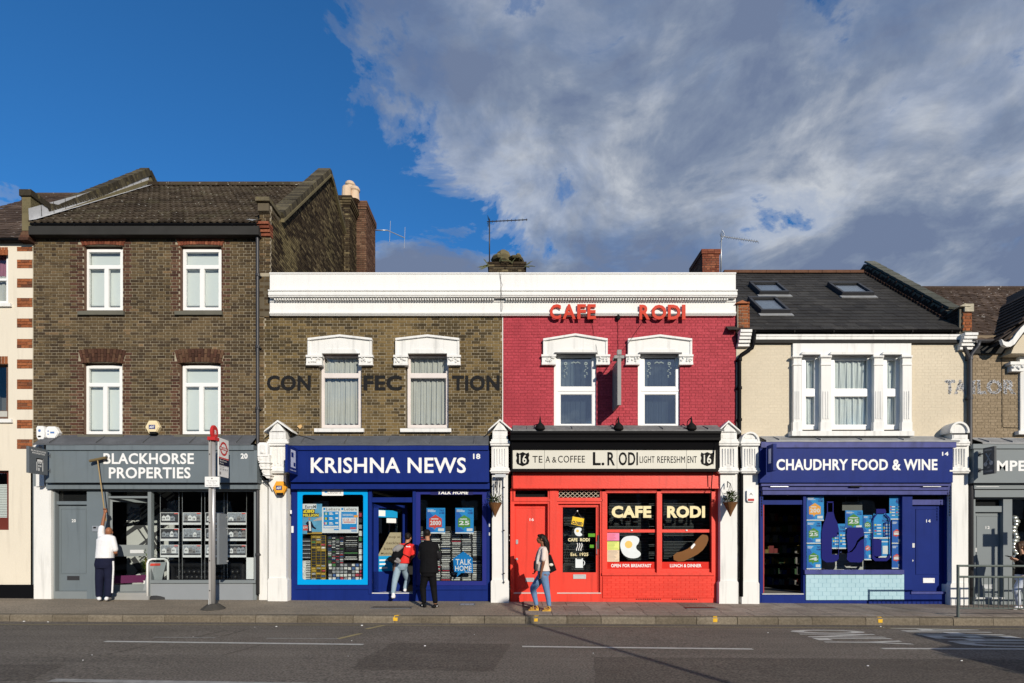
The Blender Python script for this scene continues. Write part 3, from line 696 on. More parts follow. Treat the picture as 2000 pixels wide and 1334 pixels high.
def roofplane(X0, X1, ye, ze, yr, zr, gauge, tw, unit, m, parent, name, tilt=.045, lap=.06, clip=None, offs=True, lift=.0, maxn=300):
    Lr = math.hypot(yr - ye, zr - ze); th = math.atan2(zr - ze, yr - ye); out = []; rows = int(math.ceil(Lr / gauge))
    for r_ in range(rows):
        s = (r_ + .5) * gauge; o_ = (tw / 2 if (r_ % 2 and offs) else 0)
        x = X0 - o_
        while x < X1:
            a, b = max(x, X0), min(x + tw, X1)
            xc = (a + b) / 2; yc = ye + math.cos(th) * s; zc = ze + math.sin(th) * s
            if b - a > .05 and s < Lr + gauge * .4 and (clip is None or clip(xc, yc, zc)):
                out.append(Matrix.Translation((xc, yc, zc)) @ Matrix.Rotation(th - tilt + random.uniform(-.006, .006), 4, 'X') @ Matrix.Translation((0, 0, .02 + lift + random.uniform(-.003, .003))) @ Matrix.Diagonal(((b - a) - .006, gauge + lap, 1, 1)))
            x += tw
    pieces(name, unit, out, m, parent, maxn, key=lambda M: M.translation.y)
# roof tile shapes
def tile_unit(key, waves, h, t):
    n = 8 * waves if waves else 1; V = []; 
    xs = [i / n - .5 for i in range(n + 1)]
    zf = lambda x: (h * (math.cos((x + .5) * waves * 2 * math.pi) * .5) if waves else 0)
    for y in (-.5, .5): V += [(x, y, zf(x)) for x in xs]
    V += [(x, -.5, zf(x) - t) for x in xs]
    k = n + 1
    Fc = [(i, i + 1, k + i + 1, k + i) for i in range(n)] + [(i + 1, i, 2 * k + i, 2 * k + i + 1) for i in range(n)]
    unit_mesh(key, V, Fc)
tile_unit('pantile', 2, .035, .035); tile_unit('slate', 0, 0, .012); tile_unit('plaintile', 1, .02, .025)
def aerial(mast, arm, n, label, Y, m=steel_d, el=.28, elv=False, dish=True, m2=None):
    (x0, y0), (x1, y1) = mast; (a0, b0), (a1, b1) = arm
    P = lambda x, y: (PX(x, Y), Y, PZ(y, Y))
    o = thing('television_aerial', P(x0, y0), label, 'aerial')
    q = MB(m); q.smooth = True; q.tube([P(x0, y0), P(x1, y1)], .022, 8); q.build('mast', o)
    q = MB(m2 or m); q.tube([P(a0, b0), P(a1, b1)], .016, 6); q.build('boom', o)
    A, B = Vector(P(a0, b0)), Vector(P(a1, b1)); d = (B - A).normalized()
    for i in range(n):
        t = .14 + .84 * i / max(1, n - 1); c = A.lerp(B, t); e = Vector((0, .6, 0)) * el / 2 + Vector((0, 0, .085))
        if elv: e = Vector((.03, .05, 1)).normalized() * el / 2
        q = MB(m2 or m); q.tube([c - e, c + e], .012 if not elv else .009, 5); q.build('director', o)
    if dish:
        q = MB(m2 or m); c = A.lerp(B, .08)
        for s in (-1, 1):
            for k in range(4): 
                z = c.z + s * (.03 + k * .035); q.tube([(c.x - .02 - k * .02, Y - .13, z), (c.x - .02 - k * .02, Y + .13, z)], .006, 4)
            q.tube([(c.x, Y - .12, c.z), (c.x - .1, Y - .12, c.z + s * .15)], .005, 4)
        q.build('reflector', o)
    return o
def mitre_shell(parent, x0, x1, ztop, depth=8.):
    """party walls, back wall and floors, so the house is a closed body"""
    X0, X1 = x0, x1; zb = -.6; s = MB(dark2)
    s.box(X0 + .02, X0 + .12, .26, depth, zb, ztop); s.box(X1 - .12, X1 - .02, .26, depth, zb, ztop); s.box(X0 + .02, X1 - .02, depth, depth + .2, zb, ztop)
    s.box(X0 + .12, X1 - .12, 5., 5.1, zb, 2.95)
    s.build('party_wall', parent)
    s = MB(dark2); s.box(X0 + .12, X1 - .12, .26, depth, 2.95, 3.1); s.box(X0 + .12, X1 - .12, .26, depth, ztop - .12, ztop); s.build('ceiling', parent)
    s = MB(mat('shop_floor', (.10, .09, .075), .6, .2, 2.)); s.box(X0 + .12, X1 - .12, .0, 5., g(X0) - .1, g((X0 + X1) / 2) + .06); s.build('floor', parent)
# ================================================================== the house at the far left (cream, brick quoins)
b = thing('cream_house', (PX(10), 0, g(-13)), 'cream rendered house with toothed red brick quoins, cut off by the left edge', 'house')
wh = [(-60, 16, 488, 592), (-60, 16, 710, 818), (-60, 17, 919, 1035)]
MB(cream).plate((-120, 33, 470, 1142), wh, 0, .3).build('wall', b)
for n_, (ya, yb) in enumerate([(482, 491), (507, 524), (544, 562), (582, 600), (622, 640), (662, 680), (702, 720), (741, 760), (781, 800), (820, 837), (858, 877)]):
    pass
qb = [(482, 491), (507, 524), (544, 562), (582, 600), (622, 640), (662, 680), (702, 720), (741, 760), (781, 800), (820, 837), (858, 877)]
yq = [470] + [v for q_ in qb for v in q_] + [1142]
for k_ in range(0, len(yq), 2): MB(cream).pb(33, 64, yq[k_], yq[k_ + 1], 0, .3).build('quoin_render', b)
MB(mortar).pb(33, 64, 470, 900, .012, .28).build('quoin_bed', b)
qs = []
for k, (ya, yb) in enumerate(qb):
    nrow = 3 if yb - ya > 12 else 2; hh = (yb - ya) / nrow
    for r_ in range(nrow):
        xs = [33, 49 + 4 * (r_ % 2), 62.5] if r_ % 2 else [33, 41, 57, 62.5]
        for i in range(len(xs) - 1): qs.append(cubeM(PX(xs[i] + .4), PX(xs[i + 1] - .4), -.002 + random.uniform(-.003, .003), .03, PZ(ya + (r_ + 1) * hh - .4), PZ(ya + r_ * hh + .4)))
pieces('brick', 'cube', qs, redb2, b)
for yy in (483, 696):
    q2 = [cubeM(PX(-60 + i * 6.3) + .005, PX(-60 + (i + 1) * 6.3) - .005, -.006, .02, PZ(yy + 15), PZ(yy)) for i in range(12)]
    pieces('brick', 'cube', q2, redb2, b)
MB(black).pb(-120, 66, 1142, 1172, -.03, .1).build('plinth', b)
w = window(b, (-60, 16, 490, 592), [(-56, 13.5, 494, 545), (-56, 13.5, 548, 589)], .10, white2, behind=None); drape(w, (-56, 15, 500, 540), .25, mat('pink_net', (.32, .13, .17), .9)); drape(w, (-56, 15, 540, 590), .22, curtain); MB(white).pb(-62, 20, 592, 598, -.06, .25).build('sill', w)
w = window(b, (-60, 16, 712, 818), [(-56, 13.5, 716, 803)], .10, brownp, behind=None); MB(curtain).pb(-56, 14, 803, 814, .095, .01).build('ledge_board', w); MB(white).pb(-62, 22, 818, 825, -.06, .25).build('sill', w)
w = window(b, (-60, 17, 919, 1035), [(-56, 15, 923, 1012)], .10, mat('maroon_paint', (.14, .03, .02), .5), behind=None)
sl_ = [cubeM(PX(-56, .2), PX(15, .2), .2, .215, PZ(946 + i * 3.3 + 2.6, .2), PZ(946 + i * 3.3, .2)) for i in range(20)]
pieces('window_slat', 'cube', sl_, blindm, w)
gutter(b, -120, 52, 467, -.12)
ze = PZ(465, -.1); zr = CH + (HZ - 384) * 18.4 / F
roofplane(-16, PX(49) - .02, -.1, ze, 4.4, zr, .30, .30, 'slate', tile3, b, 'roof_tile', offs=True)
MB(dark2).prismx([(-.05, ze - .08), (4.4, zr - .08), (8.8, ze - .1)], -16, PX(49) - .02).build('roof', b)
rt = MB(tile3); rt.tube([(-16, 4.4, zr + .02), (PX(49), 4.4, zr + .02)], .10, 8); rt.build('ridge', b)
bk = MB(dark2); bk.box(-16, PX(64) - .03, 8, 8.2, -.5, ze); bk.box(-16, -15.9, .3, 8, -.5, ze); bk.build('back_wall', b)

# ================================================================== No. 20, the three storey brick house with the estate agent
b20 = thing('brick_house', (PX(290), 0, g(-9.3)), 'three storey dark brick terrace house with four white windows above the grey BLACKHORSE PROPERTIES shop', 'house')
hz = [(163, 240, 478, 608), (351, 432.5, 478, 608), (162, 239, 707, 851), (349.5, 431, 707, 851)]
MB(mortar).plate((65, 516, 440, 866), hz, .010, .26).build('wall', b20)
MB(mortar).pb(516, 528, 532, 622, .010, .26).build('wall', b20)
mh = [mrect((h[0], h[1], h[2] - (15.5 if i < 2 else 24), h[3])) for i, h in enumerate(hz)]
mh = []
for i, h in enumerate(hz):
    yt = (462, 683)[i // 2]; mh.append(mrect((h[0], h[1], h[2], h[3]))); mh.append(mrect((h[0] - 9, h[1] + 4, yt, h[2] + 1)))
allb = brick_mats(PX(65.5), PX(516), PZ(866), PZ(461), mh) + brick_mats(PX(516.5), PX(528), PZ(622), PZ(533), [])
JZ = [(144, 163, 462, 608), (240, 259, 462, 608), (332, 351, 462, 608), (432, 451, 462, 608), (144, 162, 690, 851), (239, 257, 690, 851), (331, 349.5, 690, 851), (431, 449, 690, 851)]
JM = [mrect(j) for j in JZ]
def split(lst, zones, tooth=True):
    A, B = [], []
    for M in lst:
        p = M.translation; k = int(math.floor(p.z / .075)) % 2
        inz = any(z[0] + (.09 if (tooth and k and z[0] > -99 and i % 2 == 0) else -.01) < p.x < z[1] - (.09 if (tooth and k and i % 2 == 1) else -.01) and z[2] < p.z < z[3] for i, z in enumerate(zones))
        (A if inz else B).append(M)
    return A, B
rj, st_ = split(allb, JM)
pieces('brick', 'cube', rj, jambb, b20, 160); pieces('brick', 'cube', st_, stock, b20, 140)
pieces('brick', 'cube', brick_mats(PX(66), PX(503), PZ(461), PZ(455.5), []), redb, b20, 60)
for i, h in enumerate(hz):
    if i < 2: arch_head(b20, h[0] - 2, h[1] + 2, 480, 462.5, redb, 15, 2.5, 7)
    else: arch_head(b20, h[0] - 2, h[1] + 1, 710, 684, jambb, 15, 3., 7)
rv = MB(brownp)
for h in hz: # painted reveals
    a = mrect(h); rv.box(a[0] - .004, a[0] + .004, .03, .14, a[2], a[3]); rv.box(a[1] - .004, a[1] + .004, .03, .14, a[2], a[3])
rv.build('window_reveal', b20)
for (x0, x1, y0, y1, tr, mu) in ((168, 240.5, 487, 606, 522, 208.5), (357.5, 432.5, 487, 606, 522, 395), (168, 239, 714, 848, 752, 206), (357, 431.5, 714, 848, 752, 393.5)):
    k = 5.5
    w = window(b20, (x0, x1, y0, y1), [(x0 + k, x1 - k + 1, y0 + k, tr - 3), (x0 + k, mu - 3.5, tr + 3, y1 - k + 1), (mu + 3.5, x1 - k + 1, tr + 3, y1 - k + 1)], .11, white2)
    MB(brownp).pb(x0 - 6, x1 + 1, y0 - 9, y0 - .2, .12, .05).build('head_board', w)
    MB(stone).pb(x0 - 17, x1 + .5, y1 + 1, y1 + 8.5, -.06, .3).build('sill', w)
# eaves, gutter, roof
MB(black).pb(68, 503, 441, 452, -.02, .3).build('fascia_board', b20)
MB(blackm).pb(68, 503, 442, 445, -.11, .12).build('soffit', b20)
gutter(b20, 64, 503, 438, -.15, .06)
pipe(b20, [(500, 440, -.15), (500, 452, -.12), (503, 460, -.08), (503.5, 900, -.08), (503.5, 1000, -.08), (503.5, 1160, -.08)], .045, steel_d, -.08, collars=[(503.5, 540), (503.5, 680), (503.5, 800), (503.5, 925), (503.5, 1085)])
ze, zr, yr = PZ(437, -.15), 13.50, 4.38
XL, XR = PX(69), PX(512)
roofplane(XL, XR, -.17, ze + .02, yr, zr, .34, .33, 'pantile', tile1, b20, 'roof_tile', tilt=.10)
MB(dark2).prismx([(-.2, ze - .09), (yr, zr - .09), (8.8, ze - .3), (8.8, ze - .5), (-.2, ze - .3)], XL, XR).build('roof', b20)
rg = []; x = XL
while x < XR - .2: rg.append(Matrix.Translation((x + .2, yr, zr + .045)) @ Matrix.Diagonal((.395, .22, .11, 1))); x += .4
pieces('ridge_tile', 'cube', rg, tile1, b20)
# party wall parapets: brickwork under a coping, seen obliquely
def parapet(parent, X0, X1, prof, mbk, under, bands=True):
    """prof: (y,z) of the top line from front to back"""
    lo = [(y, z - 2.2) for y, z in prof]
    m = MB(mbk); m.prismx(prof + [(prof[-1][0], prof[0][1] - under), (prof[0][0], prof[0][1] - under)], X0, X1); return m.build('parapet', parent)
pk = (4.45, 14.10)
prL = [(-.12, 10.42), (.35, 10.36), (.75, 10.55), pk, (4.75, 13.9), (8.6, 10.3)]
oL = parapet(b20, PX(51), PX(68), [(y, z - .09) for y, z in prL], render_y, .9)
def coping(parent, X0, X1, prof, m, step=.33, th=.10, maxn=300):
    out = []
    for (y0, z0), (y1, z1) in zip(prof, prof[1:]):
        L_ = math.hypot(y1 - y0, z1 - z0); n = max(1, round(L_ / step)); th_ = math.atan2(z1 - z0, y1 - y0)
        for i in range(n):
            t = (i + .5) / n; out.append(Matrix.Translation(((X0 + X1) / 2, y0 + (y1 - y0) * t, z0 + (z1 - z0) * t)) @ Matrix.Rotation(th_, 4, 'X') @ Matrix.Diagonal((X1 - X0, L_ / n - .008, th * random.uniform(.95, 1.06), 1)))
    pieces('coping_brick', 'cube', out, m, parent, maxn)
mossc = piece_mat('mossy_coping', [(0, (.045, .038, .028)), (.6, (.08, .068, .046)), (1, (.13, .11, .07))], extra=((.15, .125, .065), 6, .62))
coping(b20, PX(48), PX(70), [(y, z - .04) for y, z in prL[1:]], mossc, .115, .20)
MB(mossc).box(PX(48), PX(71), -.16, .42, 10.30, 10.46).build('kneeler', b20)
bb = MB(render_y); bb.prismx([(.6, 10.20), (4.5, 13.72), (4.5, 13.84), (.6, 10.32)], PX(68) - .01, PX(68) + .05); bb.build('string_course', b20)
lf = MB(mat('new_lead', (.50, .51, .53), .5, .2, 6., .4, 14)); 
for i in range(12):
    t0, t1 = i / 12, (i + 1) / 12 - .004; y0, y1 = -.2 + (yr + .2) * t0, -.2 + (yr + .2) * t1; z0, z1 = ze + (zr - ze) * t0, ze + (zr - ze) * t1; h = .36
    xx = PX(68)
    lf.add([(xx + .012, y0, z0 + h), (xx + .012, y1, z1 + h), (xx + .03, y1, z1 + .06), (xx + .03, y0, z0 + .06), (xx + .20, y1, z1 + .085 + random.uniform(-.01, .01)), (xx + .20, y0, z0 + .085)], [(0, 3, 2, 1), (3, 5, 4, 2)])
lf.build('lead_flashing', b20)
# brick kneeler on the left end of the eaves
kn = []
for i in range(9): kn.append(cubeM(PX(50), PX(68), -.05 - .03 * max(0, 5 - i), .25, 9.15 + i * .075 * 1.05 + .0, 9.15 + i * .079 + .066))
kn += [cubeM(PX(50), PX(68), -.12, .25, 9.87 + i * .079, 9.87 + i * .079 + .066) for i in range(6)]
pieces('brick', 'cube', kn, jambb, b20)
# right party wall / gable above the neighbour
gx0, gx1 = PX(507), PX(529)
prR = [(-.10, 10.22), (.42, 10.20), (.62, 10.28), pk, (4.8, 13.95), (7.2, 12.35), (8.6, 10.9)]
def gz(y):
    for (a, za), (c, zc) in zip(prR, prR[1:]):
        if a <= y <= c: return za + (zc - za) * (y - a) / (c - a)
    return -9
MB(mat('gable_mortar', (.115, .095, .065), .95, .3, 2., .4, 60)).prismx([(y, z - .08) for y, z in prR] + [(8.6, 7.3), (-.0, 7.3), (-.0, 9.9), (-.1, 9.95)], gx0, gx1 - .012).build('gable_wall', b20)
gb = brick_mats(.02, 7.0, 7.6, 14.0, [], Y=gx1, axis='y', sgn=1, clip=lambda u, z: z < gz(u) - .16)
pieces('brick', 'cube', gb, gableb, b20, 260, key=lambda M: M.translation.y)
coping(b20, gx0 - .05, gx1 + .07, [(y, z - .03) for y, z in prR[2:]], mossc, .115, .17)
cs = MB(render_y); 
for (y0, z0), (y1, z1) in zip(prR[2:], prR[3:]): cs.prismx([(y0, z0 - .20), (y1, z1 - .20), (y1, z1 - .12), (y0, z0 - .12)], gx0, gx1 + .09)
cs.build('oversailing_course', b20)
pr = brick_mats(PX(508), PX(528.5), PZ(533), PZ(398), [], Y=-.02, clip=lambda u, z: True)
pieces('brick', 'cube', pr, stock, b20, 80)
MB(mortar).pb(508.3, 528.2, 398, 540, -.008, .1).build('pier_bed', b20)
MB(mossc).box(PX(504), PX(531), -.16, .55, 10.17, 10.27).build('kneeler', b20)
kk = [cubeM(PX(505 - 0), PX(530), -.06 - .04 * i, .1, 9.33 + i * .08, 9.33 + i * .08 + .068) for i in range(4)]
pieces('brick', 'cube', kk, redb, b20)
MB(leadl).add([(PX(490), -.27, ze + .05), (PX(508), -.10, ze + .07), (PX(509), .35, ze + .5), (PX(500), .1, ze + .26)], [(0, 1, 2, 3)]).build('lead_flashing', b20)
# chimney stacks against the gable
def stack(parent, X0, X1, Y0, Y1, z0, z1, m, name='chimney', caps=((.10, .35), (.05, .12)), pots=0):
    o = MB(mortar_d).box(X0 + .012, X1 - .012, Y0 + .012, Y1 - .012, z0, z1 - .02).build(name, parent)
    zt = z1 - sum(c[1] for c in caps)
    l = brick_mats(X0, X1, z0, zt, [], Y=Y0) + brick_mats(Y0, Y1, z0, zt, [], Y=X1 if (X0 + X1) / 2 < 0 else X0, axis='y', sgn=1 if (X0 + X1) / 2 < 0 else -1)
    z = z1
    for e, h in caps:
        k = round(h / .078)
        for i in range(k):
            zz = z - (i + 1) * .078; ee = e - (.03 if i >= k - 1 else 0)
            n = max(2, round((X1 - X0) / .22))
            for q in range(n): l.append(cubeM(X0 - ee + (X1 - X0 + 2 * ee) * q / n, X0 - ee + (X1 - X0 + 2 * ee) * (q + 1) / n - .008, Y0 - ee, Y1 + ee, zz, zz + .070))
        z -= k * .078
    pieces('brick', 'cube', l, m, o, 120)
    return o
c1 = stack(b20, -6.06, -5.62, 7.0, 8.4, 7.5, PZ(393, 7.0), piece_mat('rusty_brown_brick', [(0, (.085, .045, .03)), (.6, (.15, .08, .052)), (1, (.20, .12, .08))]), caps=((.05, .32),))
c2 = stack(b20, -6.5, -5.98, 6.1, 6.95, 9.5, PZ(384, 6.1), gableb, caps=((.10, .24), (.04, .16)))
for i, (px, yt, yb, Yp) in enumerate(((684, 357, 388, 6.9), (693, 367, 392, 6.6))):
    X = PX(px, Yp); zt, zb = PZ(yt, Yp), PZ(yb, Yp); q = MB(potc); r_ = .17
    q.lathe((X, Yp, zb), [(r_ * 1.1, 0), (r_, .1), (r_ * .92, zt - zb - .16), (r_ * 1.12, zt - zb - .12), (r_ * 1.12, zt - zb - .05), (r_ * .9, zt - zb), (r_ * .75, zt - zb), (r_ * .75, zt - zb - .3)], 16); q.build('chimney_pot', c2)
q = MB(potc); q.lathe((PX(677, 6.4), 6.4, PZ(390, 6.4)), [(.19, 0), (.16, .45), (.13, .48)], 12); q.build('chimney_pot', c2)
# ---- shopfront of No. 20
flashing(b20, 82, 500, 850, 869, -.36)
MB(grey).pb(90, 495, 869, 879, -.36, .4).build('cornice', b20)
f = MB(grey); f.pb(89, 502, 879.8, 942.5, -.32, .4); fa = f.build('fascia', b20)
MB(white2).text('BLACKHORSE', (202, 378.5, 885, 906.5), -.325, .012, bold=.022).build('lettering', fa)
MB(white2).text('PROPERTIES', (212.5, 372, 912.5, 934.5), -.325, .012, bold=.022).build('lettering', fa)
MB(white2).text('20', (470, 483.5, 885.5, 896), -.325, .008, bold=.03).build('house_number', fa)
MB(grey).pb(90, 503, 944.5, 955, -.20, .3).build('transom', b20)
fr = MB(grey2); OP = [(107.5, 169.5, 958, 1155), (210, 288.5, 960, 1156), (295, 496, 960, 1133)]
fr.plate((100, 501, 955, 1174), OP + [(107.5, 169.5, 1100, 1153)], -.05, .12); fr.build('shopfront', b20)
MB(grey).pb(169.5, 207, 958, 1174, -.055, .06).build('side_panel', b20)
MB(grey2).pb(293, 499, 1133, 1139, -.11, .1).build('window_sill', b20)
q = MB(mat('riser_grey', (.26, .28, .30), .5, .05)); q.pb(294, 494, 1140, 1174, -.07, .04); q.build('stall_riser', b20)
d = door(b20, (108, 170, 985, 1154), .08, grey, ('20', (140, 148, 1014, 1020)), letterbox=(131, 154.5, 1125, 1133), panels=[(118, 168, 993, 1120)], boxm=steel_d)
MB(grey).pb(106, 170, 979, 985.5, .0, .1).build('door_head', b20)
MB(dark).pb(106, 170, 955, 982, .10, .02).build('transom_backing', b20); pane(b20, (111, 168.5, 957.5, 979), .06, glass_s, 'transom_light')
MB(blackm).pb(96, 170, 1155, 1180, -.02, .3).build('door_step', b20)
q = MB(galv); q.pb(180, 192, 1027, 1038, -.075, .02); q.m(blackm).pb(182, 187, 1029, 1032, -.08, .01); q.build('entry_phone', b20)
MB(grey2).pb(209, 289, 969, 973, -.02, .06).build('door_transom', b20); pane(b20, (211, 288, 960, 969), .0, glass_s, 'transom_light')
MB(mat('step_grey', (.32, .32, .31), .8)).pb(207, 288, 1158, 1164, -.12, .4).pb(205, 290, 1164, 1178, -.17, .5).build('door_step', b20)
# open glazed door, hinged on the left and swung inwards
dm = MB(grey2); hinge = Vector((PX(211, .02), .04, 0)); ang = R(38); u = Vector((math.cos(ang), math.sin(ang), 0)); nrm = Vector((-u.y, u.x, 0))
def leafbox(m, a, b_, z0, z1, t=.045):
    P = [hinge + u * a - nrm * t / 2, hinge + u * b_ - nrm * t / 2, hinge + u * b_ + nrm * t / 2, hinge + u * a + nrm * t / 2]
    m.add([(p.x, p.y, z0) for p in P] + [(p.x, p.y, z1) for p in P], [(0, 3, 2, 1), (4, 5, 6, 7), (0, 1, 5, 4), (1, 2, 6, 5), (2, 3, 7, 6), (3, 0, 4, 7)])
zt, zb = 2.62, .16; dw = .98
leafbox(dm, 0, .08, zb, zt); leafbox(dm, dw - .08, dw, zb, zt); leafbox(dm, 0, dw, zb, zb + .22); leafbox(dm, 0, dw, zt - .08, zt); leafbox(dm, 0, dw, 1.12, 1.42)
dobj = dm.build('door', b20)
m = MB(glass_s); leafbox(m, .08, dw - .08, zb + .22, zt - .08, .008); m.build('pane', dobj)
m = MB(galv); leafbox(m, .45, .75, 1.2, 1.29, .07); m.build('letterbox', dobj)
m = MB(mat('plum_vinyl', (.09, .01, .06), .4)); leafbox(m, .08, dw - .08, .42, .62, .02); m.build('sticker', dobj)
# map mural inside
mu = MB(mat('mural_white', (.58, .58, .56), .9, .1)); mu.box(PX(212, .9), PX(322, 1.2), 1.6, 1.65, .1, 3.0); muo = mu.build('mural_panel', b20)
ml = MB(mat('mural_dark', (.06, .06, .065), .9)); random.seed(3)
for i in range(34):
    x = random.uniform(-10.9, -9.6); z = random.uniform(.3, 2.9); a = random.choice([.62, .62, 2.1, -.5]) + random.uniform(-.1, .1); l = random.uniform(.3, 1.6); w_ = random.choice([.02, .03, .03, .07])
    dx, dz = math.cos(a) * l / 2, math.sin(a) * l / 2; nx_, nz = -math.sin(a) * w_, math.cos(a) * w_
    P = [(x - dx - nx_, z - dz - nz), (x + dx - nx_, z + dz - nz), (x + dx + nx_, z + dz + nz), (x - dx + nx_, z - dz + nz)]
    P = [(min(max(p, -11.2), -9.45), min(max(q, .12), 2.98)) for p, q in P]
    ml.prism(P, 1.59 - .0004 * i, .02)
ml.build('mural_street', muo)
pane(b20, (296, 495.5, 960.5, 1132.5), .0, glass_s, 'shop_window')
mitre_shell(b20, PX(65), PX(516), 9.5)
q = MB(white2); q.pb(481, 495, 1089, 1131, .1, .03); q.build('white_panel', b20)
# wires that carry the cards
q = MB(metal)
for px in (313, 349.5, 356, 393.5, 400, 437.5, 444, 481.5):
    X = PX(px, .22); q.tube([(X, .22, PZ(1131, .22)), (X, .22, PZ(962, .22))], .006, 4)
q.build('display_cable', b20)
MB(grey2).pb(60, 104, 872, 1174, .0, .2).build('end_panel', b20)
po = MB(white); po.pb(66, 100, 950, 1184, -.12, .3); po.pb(70, 86, 869, 950, -.16, .3); po.build('pilaster', b20)
q = MB(white); q.smooth = True; q.lathe((PX(77, -.1), -.1, PZ(876, -.1)), [(.13, 0), (.12, .06), (.06, .10), (.01, .11)], 14); q.build('corbel_cap', b20)

# ================================================================== No. 18, the newsagent
b18 = thing('brick_house', (PX(750), 0, g(-3.3)), 'two storey yellow-brown brick house lettered CONFECTION above the blue KRISHNA NEWS shop', 'house')
hz = [(623.5, 706, 690, 838), (791.5, 876, 690, 838)]
MB(mortar).plate((516, 981, 608, 870), hz, .010, .26).build('wall', b18)
hoods = [(600.6, 726, 653, 660, 693, 628.5, 703, [(598, 628.5), (701, 727.5)], 690), (772, 897, 653, 660, 693, 796.5, 873, [(769, 796), (874, 899)], 690)]
mh = [mrect(h) for h in hz] + [mrect((a, b_, 664, 700)) for a, b_ in ((602, 725), (774, 896))]
pieces('brick', 'cube', brick_mats(PX(516.5), PX(981), PZ(870), PZ(616), mh), stock2, b18, 300)
for (x0, x1, mid) in ((628, 706, 734), (796, 877, 734)):
    k = 5
    w = window(b18, (x0, x1, 692, 836), [(x0 + k, x1 - k, 698, 730), (x0 + k, x1 - k, 738, 831)], .10, mat('pinkish_upvc', (.72, .66, .63), .4), behind=None)
    drape(w, (x0 + 2, x1 - 2, 696, 731), .22); drape(w, (x0 + 2, x1 - 2, 736, 830), .24, scallop=.10)
    MB(white).pb(x0 - 14.5, x1 + 4, 836.5, 843.5, -.09, .3).build('sill', w)
    MB(brownp).pb(x0 - 5, x1, 686, 692, .0, .1).build('brown_strip', w)  # brown strip across the top of the window opening
for h in hoods: hood(b18, *h)
let = mat('tarred_lettering', (.012, .012, .013), .8, .35, 14.)
for s_, r_ in (('CON', (521, 607, 733, 763)), ('FEC', (710, 785, 733, 763)), ('TION', (883, 976, 733, 763))):
    MB(let).text(s_, r_, -.006, .004, bold=.035).build('lettering', b18)
def cornice(parent, x0, x1, xe0, xe1, name='parapet'):
    m = MB(whitep); m.pb(x0, x1, 532.5, 570, -.08, .4); m.pb(x0 - 1, x1 + (1 if xe1 else 0), 532, 534.5, -.10, .44)
    m.pb(x0, x1, 566, 614, -.06, .36)
    o = m.build(name, parent)
    c = MB(whitep)
    X0, X1 = PX(x0 - xe0, -.24), PX(x1 + xe1, -.24); z = lambda p: PZ(p, -.24)
    c.prismx([(0, z(564)), (-.24, z(565.5)), (-.25, z(566)), (-.25, z(568)), (-.22, z(568.8)), (-.22, z(570.5)), (-.235, z(571.2)), (-.235, z(576)), (-.215, z(576.6)), (-.215, z(578.5)), (0, z(579))], X0, X1)
    c.prismx([(0, PZ(578, -.1)), (-.13, PZ(578.2, -.1)), (-.13, PZ(581, -.1)), (0, PZ(581, -.1))], X0 + .1, X1 - .1)
    c.build('cornice', o)
    d_ = MB(white); zt, zb = PZ(580, -.14), PZ(586.2, -.14); x = X0 + .12; k = 0
    dm_ = []
    while x < X1 - .18: dm_.append(cubeM(x, x + .038, -.165, -.05, zb, zt)); x += .066
    pieces('dentil', 'cube', dm_, white, o)
    f = MB(whitep); f.pb(x0, x1, 586.5, 589, -.09, .1); f.pb(x0 - 1, x1 + (1 if xe1 else 0), 609, 612.5, -.11, .16); f.pb(x0, x1, 612.5, 616, -.08, .13); f.build('bead', o)
    return o
cornice(b18, 527, 977.5, 3.5, 0)
q = MB(mortar_d); q.box(PX(527), PX(977), .3, 8, 8.0, 8.12); q.build('flat_roof', b18)
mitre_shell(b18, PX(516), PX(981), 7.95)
flashing(b18, 566, 955, 851, 870, -.36)
pilaster(b18, 525, 559, 0, 'gable', 820, 1171, capx=(515, 571))
q = MB(white); q.pb(506, 522, 938, 1174, -.05, .1); q.build('side_pier', b18)
sc_ = MB(white)
sc_.pp([(526, 888), (507, 888), (503, 893), (504, 900), (509, 903), (506, 908), (508, 914), (514, 915), (511, 920), (514, 926), (519, 927), (517, 930), (521, 934), (527, 934)], -.40, .38)
for (px, py, r_) in ((509, 895, .05), (512, 909, .04), (516, 921, .03)): sc_.lathe((PX(px, -.4), -.415, PZ(py, -.4)), [(r_ * .6, 0), (r_, .008), (r_, .03)], 12, 'y')
for (a, c_, e_) in ((505, 528, 902.5), (508, 528, 914.5), (513, 528, 927)): sc_.pb(a, c_, e_, e_ + 1.6, -.43, .3)
sc_.build('scroll_bracket', b18)
pilaster(b18, 961, 992, 0, 'gable', 818, 1174, capx=(953, 1001))
MB(blue).pb(562, 954, 869, 879, -.36, .4).build('cornice', b18)
fa = MB(blue).pb(566, 955, 879.6, 941.5, -.32, .4).build('fascia', b18)
MB(white2).text('KRISHNA NEWS', (607, 910, 893.5, 924), -.326, .014, bold=.02).build('lettering', fa)
MB(white2).text('18', (924, 938, 886, 896.5), -.325, .008, bold=.03).build('house_number', fa)
MB(blue).pb(568, 956, 943.5, 955, -.22, .3).build('transom', b18)
OP = [(586, 714, 962, 1137), (726, 806, 958, 1157), (815, 946, 962, 1139)]
MB(blue).plate((569, 958, 955, 1174), OP, -.05, .12).build('shopfront', b18)
q = MB(blue); q.plate((577, 720, 1144, 1151), [], -.075, .03); q.plate((812, 952, 1147, 1152), [], -.085, .04); q.plate((720, 726, 955, 1160), [], -.08, .04); q.plate((806, 812, 955, 1174), [], -.09, .05); q.build('shopfront_moulding', b18)
w = MB(cyan).plate((581, 718, 957.5, 1142), [(590.5, 709.5, 966, 1132)], -.062, .02).build('window_frame', b18)
